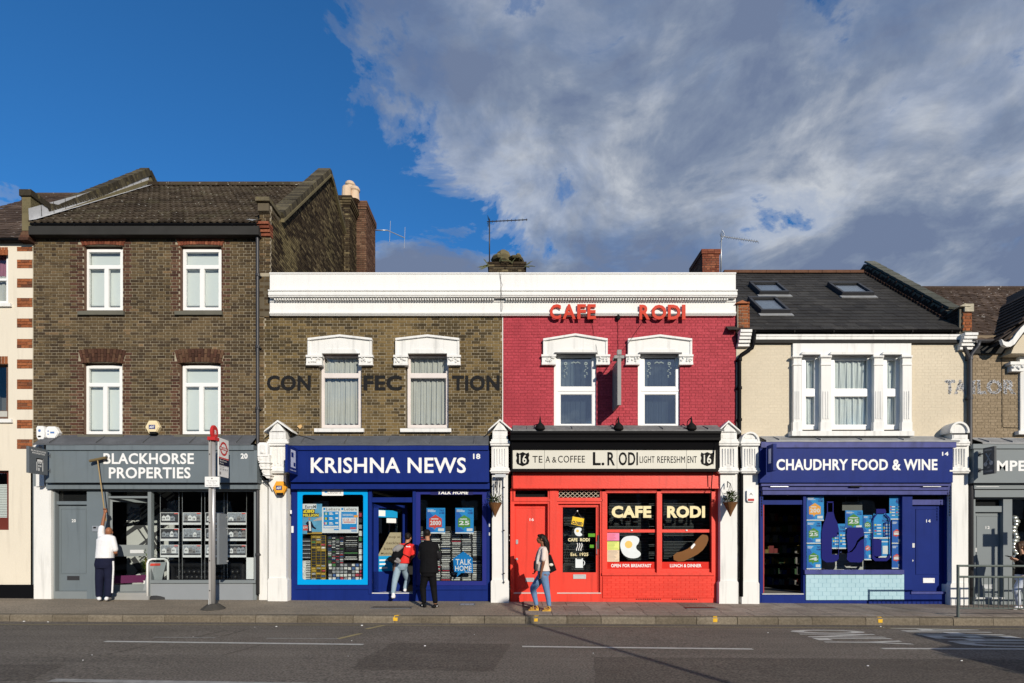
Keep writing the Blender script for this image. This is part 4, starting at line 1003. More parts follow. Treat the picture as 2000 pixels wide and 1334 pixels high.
for (a, c_, sx, sy) in ((590.5, 966, 1, 1), (709.5, 966, -1, 1), (590.5, 1132, 1, -1), (709.5, 1132, -1, -1)):
    P = [(a, c_)] + [(a + sx * 4 * (1 - math.cos(t)), c_ + sy * 4 * (1 - math.sin(t))) for t in np.linspace(0, math.pi / 2, 6)]
    P = [(a - sx * .2, c_ - sy * .2)] + [(a + sx * 4 * (1 - math.sin(t)), c_ + sy * 4 * (1 - math.cos(t))) for t in np.linspace(0, math.pi / 2, 6)]
    MB(cyan).pp(P, -.0625, .02).build('corner_piece', w)
pane(w, (588, 712, 962, 1136), -.02, glass_s)
w = MB(purple).plate((812, 950, 957.5, 1143), [(821, 942, 965.5, 1135)], -.062, .02).build('window_frame', b18); pane(w, (816, 946, 962, 1138), -.02, glass_s)
MB(blue).pb(724, 808, 971.5, 981, -.04, .1).build('door_head', b18); pane(b18, (727, 805, 958, 971), .02, glass_s, 'transom_light')
q = MB(mat('tube_lamp', (.8, .75, .5), .4)); q.tube([(PX(728, 1.), .8, PZ(961, 1.)), (PX(762, 1.), 1.6, PZ(968, 1.))], .035, 6); q.build('strip_lamp', b18)
q = MB(mat('step_white', (.6, .6, .58), .7)); q.pb(723, 806, 1157.5, 1159.5, -.06, .4); q.m(blue).pb(723, 806, 1159.5, 1178, -.07, .2); q.build('door_step', b18)
# glazed blue door swung inwards from its left hinge
hinge = Vector((PX(729, .05), .05, 0)); ang = R(42); u = Vector((math.cos(ang), math.sin(ang), 0)); nrm = Vector((-u.y, u.x, 0)); dw = 1.0; zb, zt = .18, 2.48
dm = MB(blue); leafbox(dm, 0, .14, zb, zt); leafbox(dm, dw - .14, dw, zb, zt); leafbox(dm, 0, dw, zb, zb + .55); leafbox(dm, 0, dw, zt - .10, zt); dobj = dm.build('door', b18)
m = MB(glass_s); leafbox(m, .14, dw - .14, zb + .55, zt - .1, .008); m.build('pane', dobj)
m = MB(mat('sky_vinyl', (.01, .30, .60), .4)); leafbox(m, .14, .55, zb + .55, zb + .95, .02); m.m(white2); leafbox(m, .17, .40, zb + .62, zb + .66, .026); leafbox(m, .17, .36, zb + .72, zb + .76, .026); leafbox(m, .17, .44, zb + .82, zb + .86, .026); m.build('sticker', dobj)
m = MB(mat('sky_vinyl2', (.01, .30, .60), .4)); leafbox(m, .14, .70, 2.14, 2.33, .02); m.m(white2); leafbox(m, .15, .34, 2.17, 2.32, .026); leafbox(m, .38, .66, 2.0, 2.12, .02); m.build('sticker', dobj)
m = MB(metal); 
for z in (.42, 1.4, 2.3): m.cyl((hinge.x - .03, -.01, z), .018, .12, 8)
m.build('hinge', dobj)
# parchment display board standing inside the door
q = MB(mat('parchment', (.50, .41, .27), .9, .08)); q.prism([(PX(738, .75), PZ(1093, .75)), (PX(738, .75), PZ(1085, .75)), (PX(762, .75), PZ(1040, .75)), (PX(783, .75), PZ(1040, .75)), (PX(783, .75), PZ(1093, .75))], .75, .03)
q.m(mat('print_brown', (.12, .08, .04), .9))
for s_, r_ in (('stop at', (759, 782, 1047, 1052)), ('necklac', (755, 782, 1058, 1063)), ('better', (750, 776, 1069, 1074)), ('Mobile Top', (744, 780, 1079, 1084))): q.text(s_, r_, .748, bold=.01)
q.build('display_board', b18)
q = MB(dark2); q.pb(814, 945, 1028, 1036, .35, .5); q.build('counter_edge', b18)

# ================================================================== No. 16, the cafe
b16 = thing('brick_house', (PX(1210), 0, g(2.8)), 'two storey house with rose painted brick above the bright red cafe front', 'house')
hz = [(1082, 1165, 688, 840), (1246, 1328, 688, 840)]
MB(pinkm).plate((981, 1437, 608, 850), hz, .007, .26).build('wall', b16)
hoods = [(1061, 1187, 651, 661, 692, 1086, 1165, [(1058.5, 1085.5), (1165, 1191)], 690), (1226.6, 1352, 653, 661, 692, 1251, 1330, [(1223, 1249.5), (1327, 1353.5)], 690)]
mh = [mrect(h) for h in hz] + [mrect((a, b_, 664, 698)) for a, b_ in ((1062.5, 1186), (1228, 1351))]
pieces('brick', 'cube', brick_mats(PX(983), PX(1437), PZ(850), PZ(616), mh, jt=.010, jit=.0022), pinkb, b16, 300)
MB(white).pb(981, 982.6, 616, 840, -.004, .02).build('party_line', b16)
for (x0, x1) in ((1087, 1166.5), (1251, 1330)):
    w = window(b16, (x0, x1, 691, 836), [(x0 + 7, x1 - 10, 698, 756), (x0 + 7, x1 - 10, 770, 829)], .06, white2, behind=None, gl=glass_r)
    MB(white2).pb(x0 - 5.5, x0 + .5, 700, 838, .02, .1).build('side_strip', w)
    MB(white2).pb(x0 - 2, x1 + 1, 835.5, 840, -.02, .2).build('sill', w)
    q = MB(white2); q.pb(x0 + 2, x1 - 4, 761.5, 764, .045, .02); q.build('meeting_rail', w)
    e = MB(mat('etched_film', (.30, .36, .36), .8)); cx = (x0 + x1) / 2 - 1.5
    for sx in (-20, 20): 
        for k in range(7):
            a = k * .9; e.ball((PX(cx + sx + 2.4 * math.cos(a)), .086, PZ(708 + 2.4 * math.sin(a))), .016, .003, .016, 6)
        for k in range(8): e.ball((PX(cx + sx + math.sin(k * 1.7) * 3), .086, PZ(714 + k * 2.9)), .022, .003, .012, 6)
    for k in range(9): e.ball((PX(cx - 8 + k * 2), .086, PZ(707 - 2.2 * math.sin(k * .8) ** 2)), .02, .003, .012, 6)
    e.build('etched_flowers', w)
    drape(w, (x0 + 4, x0 + (34 if x0 < 1200 else 14), 696, 760), .16, mat('sheer', (.55, .56, .54), .9), .02); drape(w, (x0 + 4, x1 - 8, 696, 832), .34, mat('reflection_grey_sheer', (.20, .215, .225), .9), .02)  # grey drape fills the pane; its tone imitates pale reflected sky
for h in hoods:
    o = hood(b16, *h); MB(steel_d).pb(h[5] - 3, h[6] + 2, 688, 691, -.12, .1).build('vent_strip', o)
cornice(b16, 978.5, 1437, 0, 3.5)
q = MB(mat('crack_grey', (.22, .21, .20), .9)); pts = [(975, 532), (977, 545), (981, 556), (978.5, 565), (980, 580), (981, 600), (979, 614)]
for (a, c_), (e_, f_) in zip(pts, pts[1:]): q.pp([(a, c_), (a + .6, c_), (e_ + .6, f_), (e_, f_)], -.1015 if c_ < 564 else (-.252 if c_ < 578 else -.0915), .001)
q.build('crack', b16)
MB(mortar_d).box(PX(978), PX(1437), .3, 8, 8.0, 8.12).build('flat_roof', b16)
MB(redb2).box(PX(1432), PX(1437), .3, 3., 7.4, 8.3).build('side_parapet', b16)
mitre_shell(b16, PX(981), PX(1438), 7.95)
# standing letters CAFE RODI
def box_letters(word, x0, x1, ya, yb, m, parent):
    ws = {'C': .95, 'A': 1.12, 'F': .74, 'E': .72, 'R': .86, 'O': 1.2, 'D': 1.02, 'I': .28}
    gap = .13; tot = sum(ws[c] for c in word) + gap * (len(word) - 1); x = x0; k = (x1 - x0) / tot
    for c in word:
        l = MB(m).text(c, (x, x + ws[c] * k, ya, yb), -.13, .03, bold=.03).build('letter', parent)
        q = MB(steel_d); X = PX(x + ws[c] * k / 2); q.tube([(X, -.10, PZ(615)), (X, -.0, PZ(615))], .012, 5); q.build('standoff', l)
        x += (ws[c] + gap) * k
letm = mat('sign_letter_red', (.58, .06, .035), .45, spec=.05)
box_letters('CAFE', 1074, 1164, 594, 623, letm, b16); box_letters('RODI', 1249, 1339, 595, 624, letm, b16)
q = MB(steel_d); q.pb(1076, 1162, 614, 615.5, -.098, .02); q.pb(1251, 1338, 614, 615.5, -.098, .02); q.build('letter_rail', b16)
for px in (1156, 1259): 
    q = MB(blackm); q.ball((PX(px), -.06, PZ(624.5)), .05, .05, .04, 8); q.build('junction_box', b16)
q = MB(blackm); q.ball((PX(1206.5), -.06, PZ(622)), .06, .05, .075, 8); q.build('junction_box', b16)
q = MB(blackm); q.tube([(PX(1206.5), -.01, PZ(624)), (PX(1207), -.01, PZ(690))], .005, 4); q.tube([(PX(1155), -.02, PZ(626)), (PX(1161), -.02, PZ(660)), (PX(1165), -.12, PZ(690)), (PX(1174), -.01, PZ(735))], .004, 4); q.tube([(PX(1257), -.02, PZ(626)), (PX(1216), -.2, PZ(688))], .004, 4); q.build('cable', b16)
flashing(b16, 1001, 1404, 831, 842, -.44, mat('mottled_lead', (.17, .17, .17), .7, .5, 7., .5, 20))
q = MB(black); Y = -.50
prof = [(0, 0), (-.02, .0), (-.02, -.06), (.02, -.08), (.03, -.14), (.0, -.16), (.0, -.22), (.10, -.24), (.12, -.30), (.10, -.32), (.14, -.44), (.55, -.44), (.55, 0)]
z0 = PZ(842, Y); q.prismx([(Y + a, z0 + c_) for a, c_ in prof], PX(997, Y), PX(1408, Y)); q.build('shutter_box', b16)
MB(black).plate((998, 1403, 872, 921), [(1001.5, 1398.5, 876.5, 915.5)], -.36, .4).build('sign_surround', b16)
fa = MB(mat('milk_glass', (.66, .64, .56), .3, .05)).plate((1001.5, 1398.5, 876.5, 915.5), [(1063.2, 1063.8, 876, 916), (1204.8, 1205.4, 876, 916), (1340.4, 1341, 876, 916)], -.34, .3).build('sign_board', b16)
MB(black).pb(1001.5, 1398.5, 876.5, 915.5, -.335, .1).build('sign_backing', fa)
for s_, r_, bd in (('TE', (1040, 1059.5, 890.5, 903.5), .0), ('A', (1065.5, 1074.5, 890.5, 903.5), .0), ('&', (1078.5, 1087, 892.5, 903.5), .0), ('COFFEE', (1090, 1142.5, 890, 903.5), .0), ('L.', (1158, 1180.5, 883, 909), .02), ('R', (1186.5, 1201, 883, 909), .02), ('ODI', (1208.5, 1246, 883, 909), .02), ('LIGHT', (1249.5, 1278.5, 891, 904), .0), ('REFRESHM', (1284, 1338, 891, 904), .0), ('ENT', (1343, 1361, 891, 904), .0)):
    MB(black).text(s_, r_, -.345, .004, bold=bd).build('lettering', fa)
for x0 in (1008, 1368.5):
    X = lambda t: x0 + t * 26
    sh = [(0.06, 883.5), (.24, 886), (.5, 882.8), (.76, 886), (.94, 883.5), (1.0, 889), (.93, 894), (1.0, 900), (.92, 906), (.7, 908.5), (.5, 910.3), (.3, 908.5), (.08, 906), (0, 900), (.07, 894), (0, 889)]
    s_ = MB(black).pp([(X(a), c_) for a, c_ in sh], -.347, .006).build('number_shield', fa)
    MB(mat('milk_white', (.7, .68, .6), .3)).text('16', (x0 + 6, x0 + 20.5, 888, 905), -.352, .004, bold=.02).build('house_number', s_)
q = MB(black); 
for px in (1000, 1396.5): q.tube([(PX(px, -.4), -.42, PZ(850, -.4)), (PX(px + (2 if px < 1200 else -7), -.3), -.22, PZ(978, -.3))], .012, 6)
q.build('awning_arm', b16)
MB(red).pb(1000, 1403, 921, 951, -.16, .2).build('fascia', b16)
MB(red).pb(999, 1404, 951, 954, -.20, .2).build('fascia_bead', b16)
OP = [(1004.5, 1070, 984, 1158), (1006.5, 1070, 956.5, 971), (1090.5, 1172, 984, 1158), (1091, 1172.5, 956.5, 972), (1184, 1283, 962.5, 1118), (1291, 1390, 962.5, 1118)]
MB(red).plate((997, 1405, 954, 1178), OP, -.05, .14).build('shopfront', b16)
for a in OP[1:2]: pane(b16, a, .03, glass_s, 'transom_light')
pane(b16, OP[3], .04, glass_s, 'transom_light')
q = MB(mat('lattice_cream', (.6, .56, .45), .5)); nn = 9; x0, x1, y0, y1 = OP[3]
ww = (x1 - x0) / nn
for i in range(-1, nn + 1):
    for sgn in (1, -1):
        a0, a1 = (x0 + i * ww, x0 + (i + 2) * ww) if sgn > 0 else (x0 + (i + 2) * ww, x0 + i * ww)
        p, r_ = (a0, y0), (a1, y1); t0, t1 = 0., 1.
        def cl(t): return a0 + (a1 - a0) * t
        ts = sorted([(x0 - a0) / (a1 - a0), (x1 - a0) / (a1 - a0)]); t0, t1 = max(0, ts[0]), min(1, ts[1])
        if t1 - t0 > .02: q.tube([(PX(cl(t0), -.0), .0, PZ(y0 + (y1 - y0) * t0, 0)), (PX(cl(t1), 0), .0, PZ(y0 + (y1 - y0) * t1, 0))], .007, 4)
q.build('lattice', b16)
q = MB(red)
for (a, c_) in ((1176, 1183), (1283, 1291), (1390, 1397)): q.pb(a, c_, 956, 1122, -.075, .03)
q.pb(1176, 1397, 956, 960, -.075, .03); q.pb(1074, 1088, 956, 1178, -.07, .02); q.pb(1176, 1397, 1119, 1124, -.10, .05); q.pb(1086, 1177, 975, 979, -.075, .03); q.pb(1000, 1074, 975, 979, -.07, .03); q.build('shopfront_moulding', b16)
for x0, x1 in ((1185, 1282), (1292, 1389)):
    w = MB(red).plate((x0 - 1, x1 + 1, 962.5, 1118), [(x0 + 1, x1 - 1, 964, 1034), (x0 + 1, x1 - 1, 1040, 1111)], .0, .05).build('window', b16)
    pane(w, (x0, x1, 963, 1035), .025, glass_s); pane(w, (x0, x1, 1039, 1112), .03, glass_s)
    MB(dred).pb(x0 + 1, x1 - 1, 1097.5, 1111, .018, .004).build('vinyl_band', w)
    q = MB(white2); q.ball((PX((x0 + x1) / 2), -.015, PZ(1036)), .03, .02, .02, 8); q.build('sash_catch', w)
    # thin grey horizontal strips behind the glass
    ss = []
    for i in range(44):
        py = 966 + i * 2.95; a = x0 + 3 + random.uniform(0, 2); c_ = x1 - random.choice([4, 5, 14, 15, 16])
        ss.append(cubeM(PX(a, .5), PX(c_, .5), .5, .54, PZ(py + .55, .5), PZ(py, .5)))
    pieces('window_slat', 'cube', ss, mat('slat_grey', (.16, .17, .17), .5, .6, 14.), w)
cr = mat('cream_vinyl', (.80, .70, .40), .4)
MB(cr).text('CAFE', (1194.5, 1272, 988, 1011.5), .017, .003, bold=.05).build('lettering', b16)
MB(cr).text('RODI', (1303, 1377, 988, 1011.5), .017, .003, bold=.05).build('lettering', b16)
MB(white2).text('OPEN FOR BREAKFAST', (1193.5, 1272, 1101.5, 1108), .014, bold=.03).build('lettering', b16)
MB(white2).text('LUNCH & DINNER', (1308.5, 1370, 1101.5, 1108), .014, bold=.03).build('lettering', b16)
# fried egg and sausage decals
eggw = mat('egg_white', (.72, .77, .78), .4); yolk = mat('egg_yolk', (.80, .52, .14), .4); saus = mat('sausage_brown', (.17, .065, .012), .4)
def egg(x, y, s, Y, parent):
    P = [(-.50, -.05), (-.46, -.3), (-.3, -.47), (-.05, -.52), (.22, -.5), (.36, -.38), (.33, -.2), (.22, -.04), (.26, .1), (.40, .22), (.42, .36), (.28, .47), (.05, .5), (-.2, .44), (-.4, .27)]
    Q = []
    n = len(P)
    for i in range(n):
        p0, p1, p2, p3 = P[i - 1], P[i], P[(i + 1) % n], P[(i + 2) % n]
        for t in (0, .33, .66): Q.append(tuple(.5 * (2 * p1[k] + (p2[k] - p0[k]) * t + (2 * p0[k] - 5 * p1[k] + 4 * p2[k] - p3[k]) * t * t + (3 * p1[k] - p0[k] - 3 * p2[k] + p3[k]) * t ** 3) for k in (0, 1)))
    o = MB(eggw).pp([(x + a * s, y + c_ * s) for a, c_ in Q], Y, .003).build('egg_decal', parent)
    MB(yolk).pp([(x + s * (-.12 + .17 * math.cos(t)), y + s * (-.13 + .17 * math.sin(t))) for t in np.linspace(0, 2 * math.pi, 18)[:-1]], Y - .003, .003).build('yolk', o)
egg(1233, 1069, 43, .018, b16)
sp = [(1368, 1046.5), (1372, 1044), (1376, 1044.5), (1380, 1045), (1383, 1048), (1383.5, 1054), (1380, 1064), (1373, 1074), (1362, 1083), (1348, 1090), (1336, 1096), (1325, 1097), (1316, 1093.5), (1315, 1085), (1322, 1079), (1332, 1077), (1343, 1072), (1353, 1064), (1361, 1054)]
o = MB(saus).pp(sp, .018, .003).build('sausage_decal', b16)
MB(white2).pp([(1349, 1070), (1350, 1067), (1355, 1061.5), (1357.5, 1062), (1358, 1064.5), (1353, 1071), (1350.5, 1072)], .014, .003).build('highlight_mark', o)
# doors
MB(dark).pb(1005, 1071, 955, 973, .1, .02).build('transom_backing', b16)
d = door(b16, (1004, 1070.5, 985, 1157), .09, red, ('16', (1034.5, 1042.5, 1012, 1017.5)), letterbox=(1026.5, 1043, 1128.5, 1136.5), panels=[(1007, 1066, 991, 1150)], boxm=galv)
q = MB(metal); q.cyl((PX(1009.5), .06, PZ(1061)), .028, .04, 10, 'y'); q.pb(1007.5, 1012, 1054, 1062, .07, .02); q.cyl((PX(1009.5), .06, PZ(1092)), .03, .03, 10, 'y'); q.build('lock', d)
d = door(b16, (1090.5, 1171.5, 985, 1157), .04, red, None, letterbox=(1119.5, 1144.5, 1122, 1130.5), boxm=galv, glassr=(1099, 1164, 991, 1118))
q = MB(red); q.plate((1090.5, 1171.5, 985, 1157), [(1096, 1167, 990, 1154)], .02, .03); q.build('door_rail', d)
q = MB(steel_d); q.pb(1167.5, 1170.5, 1045, 1072, .0, .03); q.m(metal).tube([(PX(1168), .03, PZ(1057)), (PX(1165), -.03, PZ(1058)), (PX(1165), -.03, PZ(1082)), (PX(1168), .03, PZ(1083))], .012, 6); q.build('door_handle', d)
Yd = .052
egg(1130, 1039, 16.5, Yd, d)
MB(mat('cream_vinyl2', (.78, .70, .42), .4)).text('CAFE  RODI', (1109.5, 1151.5, 1051, 1057.5), Yd, bold=.04).build('lettering', d)
MB(cr).text('Est. 1925', (1114.5, 1149, 1079.5, 1086), Yd, bold=.02).build('lettering', d)
q = MB(white2)
for k in range(3):
    P = [(1126.5 + k * 4.2 + 1.3 * math.sin(t * 5.5), 1060.5 + t * 15) for t in np.linspace(0, 1, 9)]
    for (a, c_), (e_, f_) in zip(P, P[1:]): q.pp([(a, c_), (a + 1.5, c_), (e_ + 1.5, f_), (e_, f_)], Yd, .003)
q.build('steam_decal', d)
q = MB(eggw); q.plate((1124, 1138.5, 1090.5, 1109), [(1126.5, 1136, 1090.6, 1092.4)], Yd, .003); 
for t in np.linspace(-1.4, 1.3, 8):
    a0 = (1139 + 3.8 * math.cos(t), 1099.5 + 5 * math.sin(t)); a1 = (1139 + 3.8 * math.cos(t + .4), 1099.5 + 5 * math.sin(t + .4)); q.pp([a0, a1, (a1[0] - 1.6, a1[1]), (a0[0] - 1.6, a0[1])], Yd, .003)
q.build('mug_decal', d)
q = MB(mat('lime_sticker', (.16, .45, .03), .5)); q.pb(1149, 1163, 1042, 1048.5, Yd + .02, .003); q.pb(1152, 1161, 1064, 1070, Yd + .02, .003); q.build('sticker', d)
ss = [cubeM(PX(1101, .55), PX(random.choice([1145, 1158, 1161]), .55), .55, .59, PZ(995 + i * 3. + .6, .55), PZ(995 + i * 3., .55)) for i in range(40)]  # same thin grey strips behind the door glass
pieces('window_slat', 'cube', ss, MATS['slat_grey'], d)
q = MB(mat('step_rose', (.62, .50, .46), .8)); q.pb(1088, 1174, 1157.5, 1159.5, -.07, .2); q.pb(1003, 1072, 1157.5, 1159.5, -.06, .2); q.m(red).pb(1088, 1174, 1159.5, 1182, -.062, .2); q.pb(1003, 1072, 1159.5, 1182, -.055, .2); q.build('door_step', b16)
# red tiled stall riser
MB(MATS['deep_red_vinyl']).pb(1177, 1397, 1126, 1168, -.068, .03).build('stall_riser', b16)
tt = []
for r_ in range(9):
    y0 = 1126 + r_ * 4.65; x = 1177 - (r_ % 2) * 8
    while x < 1397:
        a, c_ = max(x, 1177.3), min(x + 16.5, 1396.7)
        if c_ - a > 2: tt.append(cubeM(PX(a + .3, -.07), PX(c_ - .3, -.07), -.0705 + random.uniform(-.0004, .0004), -.055, PZ(y0 + 4.3, -.07), PZ(y0, -.07)))
        x += 17
pieces('wall_tile', 'cube', tt, tiler, b16)
q = MB(blackm)
for x0 in (1104, 1242, 1312):
    for k in range(14): q.ball((PX(x0 + k * 3.6), -.051, PZ(1170)), .018, .004, .014, 6)
q.build('air_vent', b16)
pilaster(b16, 1407, 1440, 0, 'gable', 821, 1176, capx=(1401, 1448))
# ================================================================== No. 14, the food and wine shop
b14 = thing('brick_house', (PX(1670), 0, g(8.8)), 'cream painted house with black slate roof and skylights above the blue CHAUDHRY FOOD & WINE shop', 'house')
wr = (1549, 1781.5, 668, 842)
MB(creamm).plate((1438, 1893, 640, 868), [(1552, 1779, 690, 842)], .002, .26).build('wall', b14)
pieces('brick', 'cube', brick_mats(PX(1438.5), PX(1893), PZ(868), PZ(669), [mrect(wr)], jt=.006, jit=.0006), creamb, b14, 300)
# white cornice band under the gutter
q = MB(white); X0, X1 = PX(1474), PX(1882)
zz_ = lambda p: PZ(p, -.08); q.prismx([(0, zz_(653)), (-.10, zz_(653.5)), (-.10, zz_(657)), (-.085, zz_(657.5)), (-.085, zz_(663)), (-.05, zz_(664)), (-.05, zz_(669)), (0, zz_(669.5))], X0, X1); q.build('cornice', b14)
# tripartite window surround
wins = [(1566.5, 1600, 694.5, 839), (1623.5, 1703, 694.5, 839), (1725.5, 1759, 694.5, 839)]
s_ = MB(white).plate((1549, 1780, 669, 842), [(1566, 1604, 694, 842), (1623.5, 1707, 694, 842), (1725.5, 1763, 694, 842)], -.06, .10).build('window_surround', b14)
for (a, c_) in ((1550, 1566), (1604, 1623.5), (1707.5, 1725.5), (1763, 1781)):
    q = MB(white); q.pb(a, c_, 694, 842, -.12, .1); q.pb(a - 1.5, c_ + 1.5, 694, 697, -.17, .14); q.pb(a - .7, c_ + .7, 697, 699, -.14, .1); q.pb(a - .7, c_ + .7, 710, 713, -.14, .1); q.pb(a - 1.2, c_ + 1.2, 824, 842, -.14, .1)
    n_ = 3; w_ = (c_ - a - 5) / n_
    for i in range(n_): q.pb(a + 2.5 + (i + .2) * w_, a + 2.5 + (i + .8) * w_, 764, 818, -.132, .02)
    q.build('pilaster', s_)
q = MB(white)
for (a, c_) in ((1565, 1598), (1621, 1701), (1723, 1757)): q.pp([(a, 692), (a + 3, 687), (c_ - 1, 687), (c_ + 4, 692)], -.14, .1)
q.build('label_moulding', s_)
q = MB(steel_d)
for (a, c_) in ((1566, 1603), (1622, 1706), (1724, 1762)): q.pb(a, c_, 692, 693.6, -.13, .1)
q.build('vent_strip', s_)
q = MB(white); q.pb(1547, 1786, 841.5, 851, -.20, .46); q.build('sill', b14)
for (x0, x1, y0, y1), k in zip(wins, (6, 5.5, 6)):
    w = window(b14, (x0, x1, y0, y1), [(x0 + k, x1 - k - 3 if x1 - x0 < 40 else x1 - 8, 703, 760), (x0 + k, x1 - k - 3 if x1 - x0 < 40 else x1 - 8, 774, 830.5)], .04, white2, behind=None, gl=glass_r if False else glass_mat('half_mirror_glass', (.92, .95, .95), .07) if 'half_mirror_glass' not in MATS else MATS['half_mirror_glass'])
    drape(w, (x0 + 4, x1 - 6, 700, 762), .14, mat('white_net', (.80, .80, .77), .9)); drape(w, (x0 + 4, x1 - 6, 772, 832), .14, MATS['white_net'], scallop=.08)
# roof
ze, yr = PZ(646, -.1), 3.62; zr = CH + (HZ - 535) * (D + yr) / F; XL, XR = PX(1462), PX(1869.5)
MB(black).pb(1462, 1872, 646, 653.5, -.03, .2).build('fascia_board', b14)
gutter(b14, 1466, 1873, 645, -.10, .055)
roofplane(PX(1440) - .3, XR, -.14, ze + .01, yr, zr, .24, .30, 'slate', slate, b14, 'slate')
MB(dark2).prismx([(-.08, ze - .08), (yr, zr - .05), (7.3, ze - .2), (7.3, ze - .4), (-.08, ze - .3)], PX(1438), XR).build('roof', b14)
rg = []; x = 6.85
while x < XR - .1: rg.append(Matrix.Translation((x + .2, yr, zr + .04)) @ Matrix.Diagonal((.44, .2, .09, 1))); x += .45
pieces('ridge_tile', 'cube', rg, mat('rust_ridge', (.13, .065, .04), .9, .3, 6.), b14)
th = math.atan2(zr - ze, yr + .14)
def skylight(px0, px1, py0, py1, parent):
    """roof window lying on the slope; px box of the front face"""
    pyc = (py0 + py1) / 2
    # solve Y on slope
    Y = 1.
    for _ in range(30):
        z = ze + (Y + .14) * math.tan(th); pyp = HZ - (z + .05 - CH) * F / (D + Y); Y += (pyp - pyc) * .01
    X = PX((px0 + px1) / 2, Y); w_ = PX(px1, Y) - PX(px0, Y); w_ *= .80; h_ = 1.0 * (py1 - py0) / 24
    M = Matrix.Translation((X, Y, ze + (Y + .14) * math.tan(th))) @ Matrix.Rotation(th, 4, 'X')
    def bx(m, x0, x1, y0, y1, z0, z1): m.add([tuple(M @ Vector(p)) for p in ((x0, y0, z0), (x1, y0, z0), (x1, y1, z0), (x0, y1, z0), (x0, y0, z1), (x1, y0, z1), (x1, y1, z1), (x0, y1, z1))], CUBE_F)
    a, c_ = w_ / 2, h_ / 2; m = MB(steel_d)
    bx(m, -a, a, -c_, -c_ + .09, 0, .14); bx(m, -a, a, c_ - .09, c_, 0, .15); bx(m, -a, -a + .07, -c_ + .09, c_ - .09, 0, .14); bx(m, a - .07, a, -c_ + .09, c_ - .09, 0, .14)
    o = m.build('skylight', parent)
    m = MB(glass_r); bx(m, -a + .07, a - .07, -c_ + .09, c_ - .09, .09, .105); m.build('pane', o)
    m = MB(mat('skylight_lining', (.25, .25, .24), .8)); bx(m, -a + .07, a - .07, -c_ + .09, c_ - .09, .03, .04); m.build('blind', o)
    m = MB(leadl); bx(m, -a - .06, a + .06, -c_ - .16, -c_, .0, .05); m.build('apron_flashing', o)
skylight(1464, 1534, 554, 577, b14); skylight(1620, 1696, 555, 579, b14); skylight(1464, 1533, 585, 612, b14)
# party wall on the right, rising with the roof
p0, p1 = XR + .01, PX(1893)
pr14 = [(-.05, 7.60), (.35, 7.68), (3.75, 10.66), (4.1, 10.5), (7.3, 7.6)]
def pz(y, P=pr14):
    for (a, za), (c_, zc) in zip(P, P[1:]):
        if a <= y <= c_: return za + (zc - za) * (y - a) / (c_ - a)
    return -9
MB(mortar_d).prismx([(y, z - .10) for y, z in pr14] + [(7.3, 6.6), (-.03, 6.6)], p0 + .012, p1).build('parapet', b14)
pieces('brick', 'cube', brick_mats(.0, 4.1, 6.7, 10.6, [], Y=p0, axis='y', sgn=-1, clip=lambda u, z: z < pz(u) - .14), piece_mat('shade_dark_brick', [(0, (.02, .014, .012)), (1, (.06, .035, .028))]), b14, 120)  # left face in shade; its darkness is put into the brick colour
pieces('brick', 'cube', brick_mats(PX(1875.5), p1, PZ(650), PZ(598), [], Y=-.08, gauge=.075), redb2, b14)
MB(mortar_d).box(PX(1876), p1 - .01, -.07, .05, PZ(650), PZ(598)).build('pier_bed', b14)
out = []
(y0, z0), (y1, z1) = pr14[1], pr14[2]; n_ = 12; L_ = math.hypot(y1 - y0, z1 - z0)
for i in range(n_):
    t = (i + .5) / n_; out.append(Matrix.Translation(((p0 + p1) / 2 + .05, y0 + (y1 - y0) * t, z0 + (z1 - z0) * t - .02)) @ Matrix.Rotation(math.atan2(z1 - z0, y1 - y0) - .03, 4, 'X') @ Matrix.Diagonal((p1 - p0 + .02, L_ / n_ + .03, .05, 1)))
pieces('coping_slab', 'cube', out, copes, b14)
dn = [Matrix.Translation((p0 - .05, y0 + (y1 - y0) * (i + .5) / 30, z0 + (z1 - z0) * (i + .5) / 30 - .32)) @ Matrix.Rotation(math.atan2(z1 - z0, y1 - y0), 4, 'X') @ Matrix.Diagonal((.09, .08, .09, 1)) for i in range(30)]
pieces('brick_dentil', 'cube', dn, MATS['shade_dark_brick'], b14)
q = MB(mat('mottled_render', (.42, .38, .29), .9, .5, 12.)); q.box(PX(1877), p1 + .02, -.12, .1, PZ(612), PZ(597)); q.pp([(1875, 598), (1885, 592), (1897, 598)], -.14, .3); q.build('pier_cap', b14)
for (a, c_, sgn) in ((1869, 1894, 1), (1438.5, 1460.5, -1)):
    q = MB(white); yt = 656 if sgn > 0 else 650
    for i, e in enumerate((.26, .23, .19, .15, .10)): q.box(PX(a), PX(c_), -e, .05, PZ(yt + (i + 1) * 5.8), PZ(yt + i * 5.8 + .8)); q.box(PX(a) + .01, PX(c_) - .01, -e + .03, .05, PZ(yt + i * 5.8 + .8), PZ(yt + i * 5.8))
    q.build('corbel', b14)
